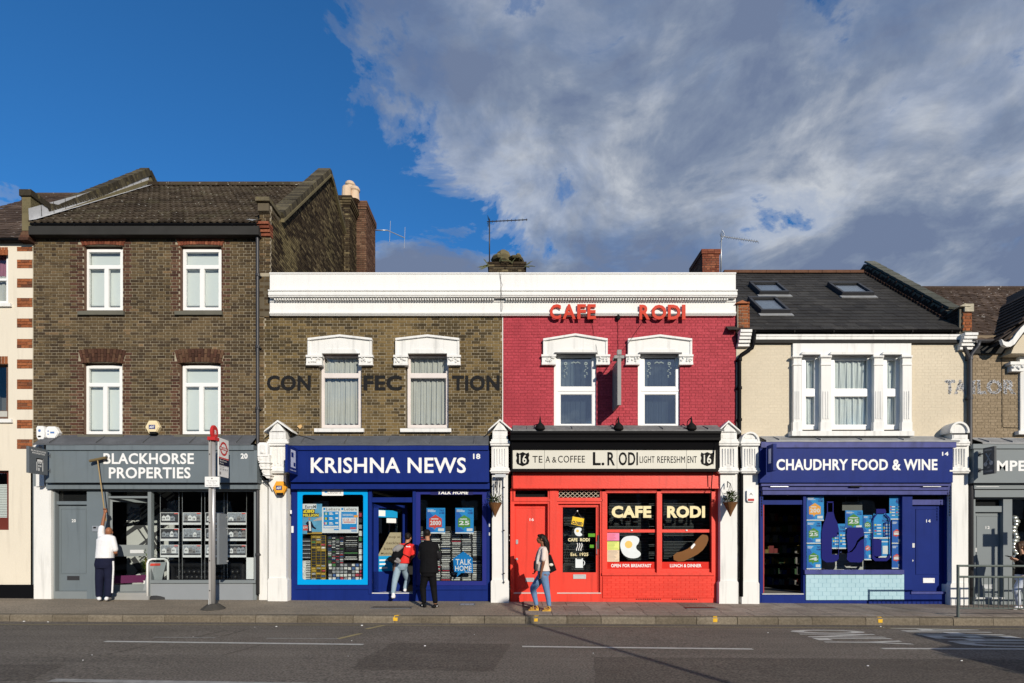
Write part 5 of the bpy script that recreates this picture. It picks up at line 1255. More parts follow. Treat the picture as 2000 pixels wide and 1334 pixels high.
# small pier on the left
MB(mortar).pb(1440.5, 1461, 592, 650, -.07, .3).build('pier_bed', b14)
pieces('brick', 'cube', brick_mats(PX(1440), PX(1461.5), PZ(650), PZ(592), [], Y=-.08), redb2, b14)
q = MB(terr); q.pp([(1437, 592), (1450, 586), (1463.5, 592)], -.14, .5); q.build('pier_cap', b14)
pipe(b14, [(1469, 648, -.14), (1469.5, 672, -.12), (1468, 680, -.10), (1447, 694, -.08), (1444, 702, -.07), (1444, 860, -.07), (1443.5, 930, -.2), (1443.5, 1164, -.2)], .05, black, collars=[(1444, 705), (1444, 760), (1444, 822)])
mitre_shell(b14, PX(1438), PX(1893), ze - .3, 7.)
flashing(b14, 1487, 1858, 852, 863, -.36, leadl)
MB(blue2).pb(1487, 1868, 863, 874, -.36, .4).build('cornice', b14)
fa = MB(blue).pb(1484.5, 1861, 874.8, 942.5, -.32, .4).build('fascia', b14)
MB(white2).text('CHAUDHRY FOOD & WINE', (1516.5, 1831, 896.5, 918.5), -.326, .014, bold=.03).build('lettering', fa)
MB(white2).text('14', (1840, 1852.5, 882.5, 890), -.325, .008, bold=.03).build('house_number', fa)
q = MB(blue2); q.pb(1487, 1857, 944, 949, -.26, .3); q.pb(1489, 1855, 949, 957, -.20, .25); q.pb(1490, 1854, 957, 966, -.16, .22); q.build('shutter_box', b14)
q = MB(blackm); q.pb(1661, 1684, 948.5, 951.5, -.265, .01); q.build('maker_plate', b14)
q = MB(metal); q.pb(1505, 1540, 949.8, 950.8, -.262, .01); q.pb(1803, 1838, 949.8, 950.8, -.262, .01); q.build('trim_clip', b14)
OP = [(1490.5, 1569, 967, 1160), (1574.5, 1762.5, 968.5, 1113), (1782, 1848.5, 967, 1156)]
MB(blue).plate((1484, 1862, 955, 1180), OP, -.05, .12).build('shopfront', b14)
MB(blue).pb(1490, 1569, 977, 985.5, -.02, .08).build('door_head', b14); pane(b14, (1491, 1568, 967, 977), .0, glass_s, 'transom_light')
MB(dark).pb(1782, 1849, 964, 978, .1, .02).build('transom_backing', b14)
pane(b14, (1783, 1848, 967, 976), .02, glass_s, 'transom_light'); MB(blue2).pb(1782, 1848.5, 976, 986, -.02, .1).build('door_head', b14)
d = door(b14, (1782, 1848.5, 986, 1155.5), .06, blue, ('14', (1809, 1817.5, 1014.5, 1020.5)), letterbox=(1803, 1825.5, 1129, 1138.5), panels=[(1789, 1838, 994, 1122)], boxm=white2)
q = MB(metal); q.pb(1781.5, 1786.5, 1061, 1069.5, .03, .03); q.cyl((PX(1784), .03, PZ(1095)), .025, .03, 10, 'y'); q.build('lock', d)
q = MB(blue2); q.pb(1780, 1850, 1155.5, 1160, -.08, .2); q.build('weather_bar', d)
MB(blue).pb(1780, 1850, 1160, 1182, -.053, .2).build('door_step', b14)
q = MB(mat('step_white', (.6, .6, .58), .7)); q.pb(1489, 1570, 1159.5, 1161, -.08, .3); q.m(blue).pb(1488, 1571, 1161, 1180, -.06, .2); q.m(mat('lino_grey', (.2, .19, .17), .6)).pb(1491, 1569, 1158.8, 1159.5, -.04, 2.); q.build('door_step', b14)
q = MB(mat('faded_red_edge', (.35, .04, .04), .6)); q.pb(1490.5, 1492.5, 986, 1158, -.02, .07); q.build('door_jamb', b14)
MB(blue2).pb(1572, 1766, 1113, 1121.5, -.12, .12).build('window_sill', b14)
pane(b14, (1575, 1762, 969, 1112.5), .0, glass_s, 'shop_window')
MB(mat('grout_blue', (.20, .36, .44), .8)).pb(1574, 1766, 1122, 1172, -.0715, .05).build('stall_riser', b14)
tt = []
for r_ in range(6):
    y0 = 1122.3 + r_ * 8.3; x = 1574.3 - (r_ % 2) * 8
    while x < 1765.7:
        a, c_ = max(x, 1574.4), min(x + 15.6, 1765.5)
        if c_ - a > 1: tt.append(cubeM(PX(a + .15, -.07), PX(c_ - .15, -.07), -.0735 + random.uniform(-.0003, .0003), -.055, PZ(min(y0 + 8., 1172), -.07), PZ(y0, -.07)))
        x += 16.1
pieces('wall_tile', 'cube', tt, tilem, b14)
q = MB(blackm)
for px in (1487.5, 1855): 
    for k in range(9): q.ball((PX(px, -.2), -.2, PZ(962 + k * 5.5, -.2)), .016, .01, .03, 6)
q.build('shutter_chain', b14)
# vinyl bottles on the shop window
def smooth(P, k=3):
    Q = []; n = len(P)
    for i in range(n):
        p0, p1, p2, p3 = P[i - 1], P[i], P[(i + 1) % n], P[(i + 2) % n]
        for j in range(k):
            t = j / k; Q.append(tuple(.5 * (2 * p1[a] + (p2[a] - p0[a]) * t + (2 * p0[a] - 5 * p1[a] + 4 * p2[a] - p3[a]) * t * t + (3 * p1[a] - p0[a] - 3 * p2[a] + p3[a]) * t ** 3) for a in (0, 1)))
    return Q
vin = mat('ultramarine_vinyl', (.012, .014, .135), .5, .05, spec=.05)
def decal(pts, label=None):
    o = MB(vin).pp(pts, -.006, .004).build('bottle_decal', b14); return o
Y0 = -.006
bo = [(1615.2, 1000), (1628, 1000), (1631, 1012), (1636, 1022), (1638.5, 1034), (1638.5, 1043), (1634, 1048), (1625, 1050), (1624.5, 1083), (1638.5, 1083), (1638.3, 1091), (1634, 1096), (1628, 1098), (1614, 1098.5), (1607, 1094), (1604.5, 1089), (1604.5, 1040), (1607, 1027), (1612, 1014)]
decal(bo)
q = MB(vin)
for (a, c_, e_, f_) in ((1615.2, 1617, 981, 1000), (1626.3, 1628, 981, 1000), (1615.2, 1628, 979.5, 982), (1637.4, 1638.6, 1042, 1084), (1635, 1638.6, 1040, 1043)): q.pb(a, c_, e_, f_, Y0, .004)
q.build('bottle_decal', b14)
decal([(1655, 1033), (1657, 1030), (1684, 1030), (1687, 1036), (1688, 1046), (1681, 1049), (1674, 1056), (1670, 1066), (1664, 1074), (1657, 1079), (1656, 1079), (1655, 1060), (1653.5, 1047)])
decal([(1688, 1052), (1688.2, 1088), (1685, 1096), (1680, 1098.5), (1660, 1098), (1654, 1093), (1655, 1080), (1664, 1078), (1671, 1070), (1676, 1060), (1681, 1055)])
decal([(1711.5, 994), (1729, 994), (1731, 1000), (1730, 1003), (1711.5, 1003)])
q = MB(vin); jp = [(1712, 1003), (1705, 1012), (1703.5, 1020), (1703.5, 1085), (1704, 1091), (1709, 1096), (1732, 1096), (1738, 1091), (1740, 1084), (1740, 1020), (1738, 1011), (1730, 1003)]
inn = [(1713, 1005), (1707, 1013), (1705.5, 1021), (1705.5, 1050), (1705.5, 1084), (1711, 1090), (1731, 1090), (1735, 1087), (1738, 1080), (1738, 1022), (1736, 1013), (1728, 1005)]
for i in range(len(jp) - 1): q.pp([jp[i], jp[i + 1], inn[i + 1], inn[i]], Y0, .004)
q.pp([(1705, 1052), (1722, 1054), (1722, 1086), (1711, 1087), (1705, 1084)], Y0, .004)
for (a, c_, e_, f_) in ((1728, 1729.3, 1022, 1045), (1733.2, 1734.5, 1022, 1045), (1728, 1734.5, 1020, 1022), (1728, 1734.5, 1045, 1047.4)): q.pb(a, c_, e_, f_, Y0, .004)
q.build('bottle_decal', b14)
pilaster(b14, 1451, 1481, 0, 'round', 843, 1178, capx=None)
pilaster(b14, 1859, 1891, 0, 'round', 823, 1180, capx=None)

# ================================================================== No. 12, the dry cleaner at the right edge
b12 = thing('brick_house', (PX(1990), 0, g(13)), 'taupe painted brick house over a grey shopfront lettered IMPERIAL, cut off by the right edge', 'house')
MB(taupem).plate((1893, 2520, 655, 868), [(1996, 2070, 740, 845)], .005, .26).build('wall', b12)
pieces('brick', 'cube', brick_mats(PX(1893.5), PX(2200), PZ(868), PZ(672), [mrect((1990, 2075, 724, 848))], jt=.009, jit=.002), taupeb, b12, 300)
q = MB(white); q.plate((1993, 2080, 692, 842), [(2002, 2066, 730, 836)], -.05, .15); o = q.build('window', b12); pane(o, (2002, 2066, 730, 836), .05, glass)
drape(o, (2000, 2066, 728, 836), .2)
q = MB(white); q.pb(1992, 2084, 655, 712, -.10, .2); q.pb(1976, 2000, 712, 725, -.13, .2); q.pb(1974, 2002, 706, 712, -.16, .2)
for k in range(10): q.ball((PX(random.uniform(1978, 1998), -.13), -.14, PZ(random.uniform(713, 720), -.13)), .035, .03, .03, 6)
q.build('window_hood', b12)
MB(white).pb(1990, 2090, 841, 848, -.12, .3).build('sill', b12)
q = MB(white) # curved white bargeboard
c_ = [(1956, 662), (1962, 667), (1970, 668), (1978, 662), (1986, 650), (1995, 639), (2010, 626), (2040, 605)]
d_ = [(1960, 673), (1966, 677), (1974, 677), (1982, 672), (1990, 661), (1999, 649), (2014, 636), (2044, 615)]
for i in range(len(c_) - 1): q.pp([c_[i], c_[i + 1], d_[i + 1], d_[i]], -.45, .08)
q.build('bargeboard', b12)
MB(creamm).pp([(1975, 690), (1980, 678), (1997, 655), (2040, 622), (2100, 622), (2100, 690)], -.30, .3).build('gable_panel', b12)
sm = mat('dormer_board', (.05, .04, .035), .9)
dz_ = lambda x: 6.62 + .80 * (x - 12.27)
MB(sm).prism([(12.22, dz_(12.22) - .06), (15.6, dz_(15.6) - .06), (15.6, dz_(15.6) - .14), (12.22, dz_(12.22) - .14)], -.42, 5.).build('dormer_roof', b12)
tl = []
for r_ in range(11):
    for k in range(13):
        x = 12.30 + r_ * .235; y = -.28 + k * .30 + (r_ % 2) * .15
        tl.append(Matrix.Translation((x, y, dz_(x) + .01)) @ Matrix.Rotation(-math.atan(.80) + .10, 4, 'Y') @ Matrix.Diagonal((.34, .29, .03, 1)))
pieces('dormer_tile', 'cube', tl, piece_mat('shade_dark_dormer_tile', [(0, (.04, .03, .026)), (1, (.075, .055, .045))]), b12)  # slope turned from the sun; its shade is put into the tile colour
ze12, yr12 = PZ(666, -.1), 4.0; zr12 = CH + (HZ - 566) * 18. / F
gutter(b12, 1896, 1978, 665, -.14, .07, steel_d)
MB(black).pb(1896, 2110, 668, 674, -.02, .2).build('fascia_board', b12)
roofplane(PX(1893) + .03, 20., -.12, ze12, yr12, zr12, .27, .27, 'plaintile', tile3, b12, 'roof_tile')
MB(dark2).prismx([(-.05, ze12 - .08), (yr12, zr12 - .06), (7.5, ze12 - .2), (7.5, ze12 - .4), (-.05, ze12 - .3)], PX(1893) + .02, 20.).build('roof', b12)
q = MB(tile3); q.tube([(PX(1893), yr12, zr12 + .03), (20., yr12, zr12 + .03)], .09, 8); q.build('ridge', b12)
pipe(b12, [(1906, 668, -.16), (1905, 678, -.14), (1896, 692, -.09), (1893.5, 700, -.08), (1893.5, 862, -.08), (1893, 900, -.12), (1893, 1165, -.12)], .055, steel_d, collars=[(1893.5, 703), (1893.5, 780), (1893, 985), (1893, 1100)])
q = MB(steel_d); q.tube([(PX(1884, -.1), -.10, PZ(668, -.1)), (PX(1884, -.1), -.10, PZ(680, -.1)), (PX(1893, -.1), -.09, PZ(698, -.1))], .045, 8); q.build('downpipe', b12)
q = MB(blackm); q.tube([(PX(1956), -.01, PZ(674)), (PX(1957), -.01, PZ(832)), (PX(1960), -.01, PZ(835)), (PX(1990), -.01, PZ(836))], .006, 4); q.build('cable', b12)
# worn letters TAILOR: flaking paint, a part of each wall
flake = mat('flaking_grey_paint', (.60, .61, .64), .8, .35, 30.)
def flaky(word, x0, x1, y0, y1, parent):
    v, f = text_geo(word, .03); lo, hi = v.min(0), v.max(0); m = MB(flake); 
    tri = [[(v[i] - lo) / (hi - lo) for i in t] for t in f]
    def inside(u, w_):
        for T in tri:
            s_ = [((T[(i + 1) % len(T)][0] - T[i][0]) * (w_ - T[i][1]) - (T[(i + 1) % len(T)][1] - T[i][1]) * (u - T[i][0])) for i in range(len(T))]
            if all(a >= 0 for a in s_) or all(a <= 0 for a in s_): return True
        return False
    n = 0
    for _ in range(40000):
        u, w_ = random.random(), random.random()
        if inside(u, w_) and n < 210 * len(word):
            n += 1; X = PX(x0 + (x1 - x0) * u); Z = PZ(y1 + (y0 - y1) * w_); r_ = random.uniform(.009, .022); a = random.random() * 3
            m.prism([(X + r_ * math.cos(a + k * 1.57) * random.uniform(.7, 1.2), Z + r_ * math.sin(a + k * 1.57) * .6) for k in range(4)], -.008, .004)
    o = m.build('worn_lettering', parent); o['kind'] = 'stuff'
flaky('TA', 1845, 1888, 742, 770, b14); flaky('ILOR', 1898, 1983, 742, 770, b12)
flashing(b12, 1901, 2110, 855, 867, -.36, leadl)
MB(grey2).pb(1901, 2110, 867, 876, -.36, .4).build('cornice', b12)
fa = MB(grey2).pb(1902, 2110, 876.6, 943, -.32, .4).build('fascia', b12)
MB(white2).text('IMPERIAL', (1938.5, 2070, 899.5, 920), -.326, .014, bold=.03).build('lettering', fa)
q = MB(grey2); q.pb(1903, 2110, 944, 955, -.2, .3); q.pb(1904, 2110, 957, 971, -.16, .25); q.build('shutter_box', b12)
q = MB(metal); q.pb(1907, 1951, 950, 951, -.205, .01); q.build('trim_clip', b12)
OP = [(1905, 1959.5, 975, 1168), (1977, 2100, 975, 1150)]
MB(grey2).plate((1899, 2110, 955, 1184), OP, -.05, .12).build('shopfront', b12)
pane(b12, (1907, 1959, 976, 988), .02, glass_s, 'transom_light'); MB(dark).pb(1905, 1960, 973, 992, .1, .02).build('transom_backing', b12); MB(grey2).pb(1905, 1960, 988.5, 1000, -.02, .08).build('door_head', b12)
d = door(b12, (1905, 1959.5, 1000, 1167), .06, grey2, ('12', (1925, 1933, 1027.5, 1033)), letterbox=(1918.5, 1940, 1141.5, 1150), panels=[(1908, 1952, 1007, 1162)])
q = MB(metal); q.pb(1904, 1908, 1070, 1078, .03, .03); q.cyl((PX(1906), .03, PZ(1106)), .022, .03, 10, 'y'); q.build('lock', d)
pane(b12, (1977, 2100, 975, 1150), .0, glass_s, 'shop_window')
mitre_shell(b12, PX(1893), 20., ze12 - .3, 7.2)
q = MB(MATS['step_white']); q.pb(1903, 1962, 1167, 1169.5, -.07, .2); q.m(grey2).pb(1903, 1962, 1169.5, 1186, -.055, .2); q.build('door_step', b12)
# ================================================================== chimneys and aerials seen above the parapet
c = stack(b16, PX(955, 5), PX(1026, 5), 5, 6.2, 7.9, PZ(512, 5), gableb, caps=((.05, .16),))
q = MB(render_y); 
for (px, py, w_, h_) in ((983, 506, .40, .36), (978, 508, .5, .2), (1006, 510, .45, .12), (1012, 508, .2, .18)):
    q.ball((PX(px, 5.4), 5.4, PZ(py, 5.4)), w_ / 1.4, .4, h_ / 1.3, 10)
q.build('mortar_flaunching', c)
wd = thing('weed', (PX(950, 5), 4.95, PZ(520, 5)), 'straggly weeds sprouting from the crumbling middle chimney', 'plant')
q = MB(mat('dry_weed', (.16, .17, .09), .9, .4, 20.)); random.seed(5)
for (px, py) in [(955, 521)] * 9 + [(1024, 522)] * 5 + [(975, 512)] * 4 + [(1000, 515)] * 4:
    a = random.uniform(.3, 2.8); l = random.uniform(.15, .42); X, Z = PX(px, 4.95), PZ(py, 4.95)
    if px < 960: a = random.uniform(1.9, 3.4)
    if px > 1015: a = random.uniform(-.2, 1.2)
    P = [(X + l * t * math.cos(a), 4.93 - .1 * t, Z + l * t * math.sin(a) - .12 * t * t) for t in (0, .35, .7, 1)]
    q.tube(P, [.006, .018, .016, .003], 4)
q.build('stem', wd)
stack(b16, PX(1372, 4), PX(1405, 4), 4, 5.2, 7.9, PZ(487, 4), redb, caps=((.04, .22),))
aerial(((956, 512), (956, 428)), ((951, 433), (1030, 429)), 10, 'aerial on a tall dark mast beside the crumbling middle chimney', 5.5, steel_d)
aerial(((1408, 531), (1409, 457)), ((1407, 461), (1481, 472)), 14, 'silver aerial leaning right above the slate roof', 4.2, galv, el=.22)
aerial(((733, 449.5), (757, 450)), ((757, 450), (791, 465)), 2, 'broken aerial sticking out sideways from the tall brown stack', 7.2, galv, el=.85, elv=True, dish=False)

# ================================================================== things fixed to the fronts
def hexbox(px, py, w, h, Y, m, label, logo=None):
    o = thing('alarm_box', (PX(px, Y), Y, PZ(py + h / 2, Y)), label, 'alarm box')
    P = [(px - w / 2, py), (px - w / 4, py - h / 2), (px + w / 4, py - h / 2), (px + w / 2, py), (px + w / 4, py + h / 2), (px - w / 4, py + h / 2)]
    q = MB(m); q.pp(P, Y, .09); q.build('housing', o)
    In = [(px + (a - px) * .8, py + (c_ - py) * .8) for a, c_ in P]
    q = MB(m); q.pp(In, Y - .025, .03); q.build('cover', o)
    q = MB(blackm); q.pp([(px - w / 4, py + h / 2 - h * .14), (px + w / 4, py + h / 2 - h * .14), (px + w / 5, py + h / 2 + 1), (px - w / 5, py + h / 2 + 1)], Y + .0 - .03, .10); q.build('strobe', o)
    if logo:
        q = MB(mat('navy_print', (.02, .03, .16), .5)); q.pb(px - w * .27, px + w * .17, py - h * .17, py + h * .15, Y - .03, .004); q.m(white2).text(logo, (px - w * .23, px + w * .13, py - h * .1, py + h * .09), -.034 + Y, bold=.04); q.build('badge', o)
alam = mat('amber_plastic', (.80, .38, .04), .4); alcr = mat('cream_plastic', (.78, .66, .42), .4)
hexbox(298, 834, 28, 25, -.10, alcr, 'cream hexagonal ADT alarm box on the brick between the two lower windows', 'ADT')
hexbox(546, 953, 26.5, 26, -.32, alam, 'amber hexagonal ADT alarm box on the white pilaster left of the newsagent', 'ADT')
o = thing('alarm_box', (PX(101, -.1), -.1, PZ(857, -.1)), 'white hexagonal alarm box beside the small rounded one, far left of the brick house', 'alarm box')
q = MB(white2); P = [(88, 845), (93, 833), (108, 833), (115.5, 845), (108, 857), (93, 857)]; q.pp(P, -.10, .1); q.pp([(101 + (a - 101) * .85, 845 + (c_ - 845) * .85) for a, c_ in P], -.12, .03); q.build('housing', o)
q = MB(mat('blue_print', (.10, .2, .45), .5)); q.ball((PX(94, -.12), -.122, PZ(842, -.12)), .02, .003, .02, 6); q.ball((PX(94, -.12), -.122, PZ(848, -.12)), .02, .003, .02, 6); q.pb(98, 106, 843, 846.5, -.122, .002); q.build('print', o)
o = thing('alarm_box', (PX(78, -.1), -.1, PZ(857, -.1)), 'small white rounded alarm box with black lens at the far left of the brick house', 'alarm box')
q = MB(white2); q.pp([(71, 836), (73, 832), (84, 832), (86.5, 836), (86.5, 853), (84, 858), (74, 858), (71.5, 853)], -.16, .16); q.build('housing', o)
q = MB(blackm); q.ball((PX(77, -.16), -.155, PZ(852.5, -.16)), .05, .02, .025, 10); q.m(MATS['blue_print']).ball((PX(77, -.16), -.158, PZ(841, -.16)), .04, .005, .04, 10); q.build('lens', o)
o = thing('alarm_box', (PX(513, -.3), -.3, PZ(891, -.3)), 'plain white ribbed alarm box between the two shops, left of the gabled pilaster', 'alarm box')
q = MB(white2); q.pp([(503, 891), (503, 868), (507, 864), (519, 864), (523, 868), (523, 891)], -.42, .3); q.build('housing', o)
q = MB(white); q.pp([(507, 886), (507, 871), (510, 868), (515, 868), (518, 871), (518, 886)], -.435, .02); q.ball((PX(512, -.43), -.43, PZ(883, -.43)), .05, .03, .04, 8); q.build('cover', o)
o = thing('alarm_box', (PX(1467, -.24), -.24, PZ(980, -.24)), 'small white box with a red strip on the round-capped pilaster left of the food shop', 'alarm box')
q = MB(white2); q.pp([(1459, 958), (1474, 958), (1475, 962), (1474, 980), (1461, 980), (1459, 976)], -.26, .06); q.build('housing', o)
q = MB(mat('strobe_red', (.45, .03, .03), .4)); q.pb(1461, 1473, 974, 978.5, -.265, .02); q.m(greyc).pp([(1463, 968), (1467, 962), (1471, 968), (1467, 965)], -.264, .004); q.build('strobe', o)
# projecting signs
def blade(X, Yi, Yo, z0, z1, m, label, side, deco, th=.06, bracket=True):
    """sign board standing out from the wall: X its plane, from Yi (near wall) to Yo (towards the street)"""
    o = thing('projecting_sign', (X, Yi, z0), label, 'sign')
    q = MB(m); q.box(X - th / 2, X + th / 2, Yo, Yi, z0, z1); q.build('sign_panel', o)
    if bracket:
        q = MB(m)
        for z in (z0 + (z1 - z0) * .2, z0 + (z1 - z0) * .8): q.tube([(X, Yi, z), (X, -.3, z)], .018, 6); q.box(X - .03, X + .03, -.33, -.30, z - .05, z + .05)
        q.build('bracket', o)
    if deco:
        q = MB(m); xf = X + side * (th / 2 + .004)
        deco(q, lambda u, v: (xf, (Yi + (Yo - Yi) * u) , z0 + (z1 - z0) * v), side); q.build('print', o)
    return o
def quad(q, f, u0, u1, v0, v1): q.add([f(u0, v0), f(u1, v0), f(u1, v1), f(u0, v1)], [(0, 1, 2, 3)])
def tex(q, f, s_, u0, u1, v0, v1, b_=.02): q.text(s_, (0, 1, 0, 1), 0, fn=lambda a, c_: f(u0 + (u1 - u0) * a, v0 + (v1 - v0) * c_), bold=b_)
signg = mat('sign_grey', (.12, .135, .15), .5)
def dk1(q, f, s):
    q.m(white2); tex(q, f, 'BLACKHORSE', .90, .10, .84, .90); tex(q, f, 'PROPERTIES', .84, .16, .75, .81)
    for (a, c_, e_, h_) in ((.62, .25, .46, .60), (.62, .58, .12, .60), (.30, .26, .12, .60), (.62, .26, .56, .60)): quad(q, f, a, c_, e_, h_)
    for (a, c_) in ((.52, .46), (.42, .36)): quad(q, f, a, c_, .40, .48); quad(q, f, a, c_, .28, .34)
    quad(q, f, .52, .46, .12, .24)
blade(-11.61, -.42, -.94, PZ(925, -.75), PZ(874, -.75), signg, 'grey projecting BLACKHORSE PROPERTIES sign with a white house drawing at far left', 1, dk1, .07)
def dk2(q, f, s):
    q.m(mat('sign_lilac', (.52, .56, .75), .4)); quad(q, f, .72, .24, .22, .88); q.m(blue); 
    f2 = lambda u, v: tuple(Vector(f(u, v)) + Vector((s * .004, 0, 0))); quad(q, f2, .68, .46, .60, .78); quad(q, f2, .46, .28, .28, .42); q.m(MATS['sign_lilac']); tex(q, f, 'KRISHNA NEWS', .78, .2, .09, .14)
blade(PX(580, -.34), -.36, -.98, PZ(925, -.65), PZ(873, -.65), blue, 'blue projecting sign with a pale newspaper emblem at the left end of the newsagent fascia', 1, dk2, .06, False)
def dk3(q, f, s): q.m(MATS['sign_lilac']); quad(q, f, .7, .3, .3, .85)
blade(6.39, -.42, -.76, PZ(920, -.65), PZ(868, -.65), blue, 'narrow edge-on blue projecting sign at the left end of the food shop fascia', -1, dk3, .08, False)
def dk4(q, f, s):
    q.m(mat('sign_pale', (.36, .37, .37), .5)); tex(q, f, 'IMPERIAL', .15, .85, .86, .93); tex(q, f, 'DRY', .4, .62, .22, .28); tex(q, f, 'CLEANERS', .14, .88, .08, .14)
    for (a, c_, e_, h_) in ((.25, .70, .40, .78), (.72, .28, .42, .78)):
        A, B = f(a, e_), f(c_, h_); q.tube([(A[0], A[1], A[2]), (B[0], B[1], B[2])], .014, 4)
    for a, c_ in ((.24, .38), (.74, .40)): A = f(a, c_); q.lathe((A[0] - .004, A[1], A[2]), [(.05, 0), (.055, .006), (.03, .006)], 10, 'x')
blade(11.74, -.45, -.77, PZ(925, -.7), PZ(872, -.7), mat('sign_charcoal', (.075, .08, .085), .5), 'dark grey projecting sign with crossed scissors at the right edge', -1, dk4, .05)
# T-shaped steel sign frame on the rose brick wall
o = thing('projecting_sign', (PX(1198), 0, PZ(795, -.5)), 'tall narrow grey steel sign seen edge-on between the upper cafe windows', 'sign')
X = PX(1198) + .0; q = MB(mat('sign_steel', (.20, .20, .20), .5)); zt, zb = PZ(702, -.75), PZ(790, -.75)
q.box(X - .03, X + .03, -.74, -.03, zb, zt); q.build('sign_panel', o)
q = MB(mat('sign_steel2', (.25, .25, .245), .4)); q.box(X - .045, X + .045, -.78, -.74, zb - .02, zt + .03); q.box(X - .12, X + .12, -.78, -.55, zt + .02, zt + .09); q.box(X - .05, X + .05, -.80, -.70, zt + .10, zt + .22); q.build('edge_frame', o)
q = MB(steel_d); q.tube([(X, -.1, zt + .25), (X, -.78, zt + .06)], .015, 5); q.tube([(X - .2, 0, zt - .2), (X, -.5, zt + .04)], .008, 4); q.build('stay', o)
# swan neck lamps
def lamp(px, lab):
    Y = -.42; o = thing('swan_neck_lamp', (PX(px, Y), Y, PZ(842, Y)), 'black swan neck lamp above the cafe shutter, ' + lab, 'lamp', 'swan neck lamps over the cafe')
    X = PX(px, Y); z = PZ(841, Y); q = MB(blackm); q.smooth = True
    q.lathe((X, Y, z), [(.02, -.005), (.10, -.0), (.125, .03), (.125, .06), (.115, .075), (.12, .085), (.10, .13), (.055, .175), (.03, .2), (.018, .28), (.006, .36)], 18); q.build('lamp_shade', o)
    q = MB(blackm); q.tube([(X + .01, Y, z + .2), (X + .01, Y + .12, z + .34), (X, Y + .3, z + .3), (X - .0, -.02, z + .10)], .012, 6); q.tube([(X - .09, Y + .02, z + .05), (X - .15, Y + .05, z + .09), (X - .19, Y + .1, z + .05), (X - .2, Y + .15, z - .03)], .008, 5); q.build('neck', o)
lamp(1055, 'leftmost of three'); lamp(1208, 'middle of three, under the steel sign'); lamp(1350.5, 'rightmost of three')
# hanging baskets
def basket(px, py, lab, lush):
    Y = -.48; X = PX(px, Y); zt = PZ(py, Y); o = thing('hanging_basket', (X, Y, zt - .35), lab, 'hanging basket')
    q = MB(wicker); q.lathe((X, Y, zt), [(.01, -.34), (.05, -.24), (.11, -.12), (.165, -.01), (.175, .0), (.16, .01)], 14); q.build('basket', o)
    q = MB(steel_d)
    for a in (0, 2.1, 4.2): q.tube([(X + .16 * math.cos(a), Y + .16 * math.sin(a), zt), (X, Y, zt + .48)], .005, 4)
    q.tube([(X, Y, zt + .47), (X, -.3, zt + .55), (X, -.3, zt + .40)], .012, 5); q.build('chain', o)
    q = MB(leafm); q.m(mat('basket_leaf2', (.10, .12, .045), .8, .4, 20.)); random.seed(int(px)); n = 260 if lush else 120
    for i in range(n):
        q.m(leafm if random.random() < .6 else MATS['basket_leaf2'])
        a = random.random() * 6.28; r_ = random.uniform(.02, .15 if lush else .17); h_ = random.uniform(0, .26 if lush else .16)
        c_ = Vector((X + r_ * math.cos(a), Y + r_ * math.sin(a), zt + h_)); d_ = Vector((math.cos(a), math.sin(a), random.uniform(-.4, 1.2))).normalized() * random.uniform(.05, .09); s_ = Vector((-math.sin(a), math.cos(a), random.uniform(-.5, .5))) * .022
        q.add([c_, c_ + d_ * .5 + s_, c_ + d_, c_ + d_ * .5 - s_], [(0, 1, 2, 3)])
    lv = q.build('foliage', o); lv['kind'] = 'stuff'
    q = MB(mat('stem_green', (.06, .07, .03), .9)); 
    for i in range(12): a = i * .52; q.tube([(X, Y, zt), (X + .16 * math.cos(a), Y + .16 * math.sin(a), zt + random.uniform(.05, .28))], .004, 4)
    q.build('stem', o)
basket(967, 983, 'wicker cone basket with sparse plants hanging between the newsagent and the cafe', False)
basket(1426.5, 982, 'wicker cone basket with bushy green plant on the pilaster right of the cafe', True)
# cables and clips on the white pilasters
q = MB(galv); q.tube([(PX(983, -.24), -.25, PZ(925, -.24)), (PX(984, -.24), -.25, PZ(1140, -.24))], .012, 6); q.m(steel_d)
for py in (952, 1036, 1120, 1137): q.ball((PX(984, -.27), -.27, PZ(py, -.27)), .028, .02, .02, 6)
cb = q.build('conduit'); tag(cb, 'thin grey conduit with dark clips running down the pilaster between newsagent and cafe', 'conduit')
q = MB(blackm); random.seed(9)
for i in range(7): 
    x = 968 + i * 2.; q.tube([(PX(978, -.36), -.36, PZ(929, -.36)), (PX(x, -.36), -.36, PZ(933, -.36)), (PX(x + random.uniform(-2, 2), -.36), -.36, PZ(random.uniform(950, 975), -.36))], .005, 4)
q.m(galv).pb(967, 988, 926, 932, -.37, .05); cb = q.build('cable_bundle'); tag(cb, 'tangle of black cables under a grey box above the left hanging basket', 'cables')
q = MB(blackm); q.tube([(PX(571), -.02, PZ(846)), (PX(590), -.04, PZ(852)), (PX(620), -.2, PZ(862))], .006, 4); q.tube([(PX(508, -.3), -.3, PZ(930, -.3)), (PX(522, -.3), -.22, PZ(945, -.3)), (PX(531, -.25), -.22, PZ(960, -.25))], .01, 4)
tag(q.build('cable'), 'loose black cable across the top of the pilaster left of the newsagent', 'cable')
q = MB(mat('broken_bits', (.62, .4, .18), .8)); q.pp([(580, 832), (588, 829), (590, 833), (586, 838)], -.03, .03); tag(q.build('broken_brick'), 'small orange scrap on the brickwork above the newsagent', 'debris')
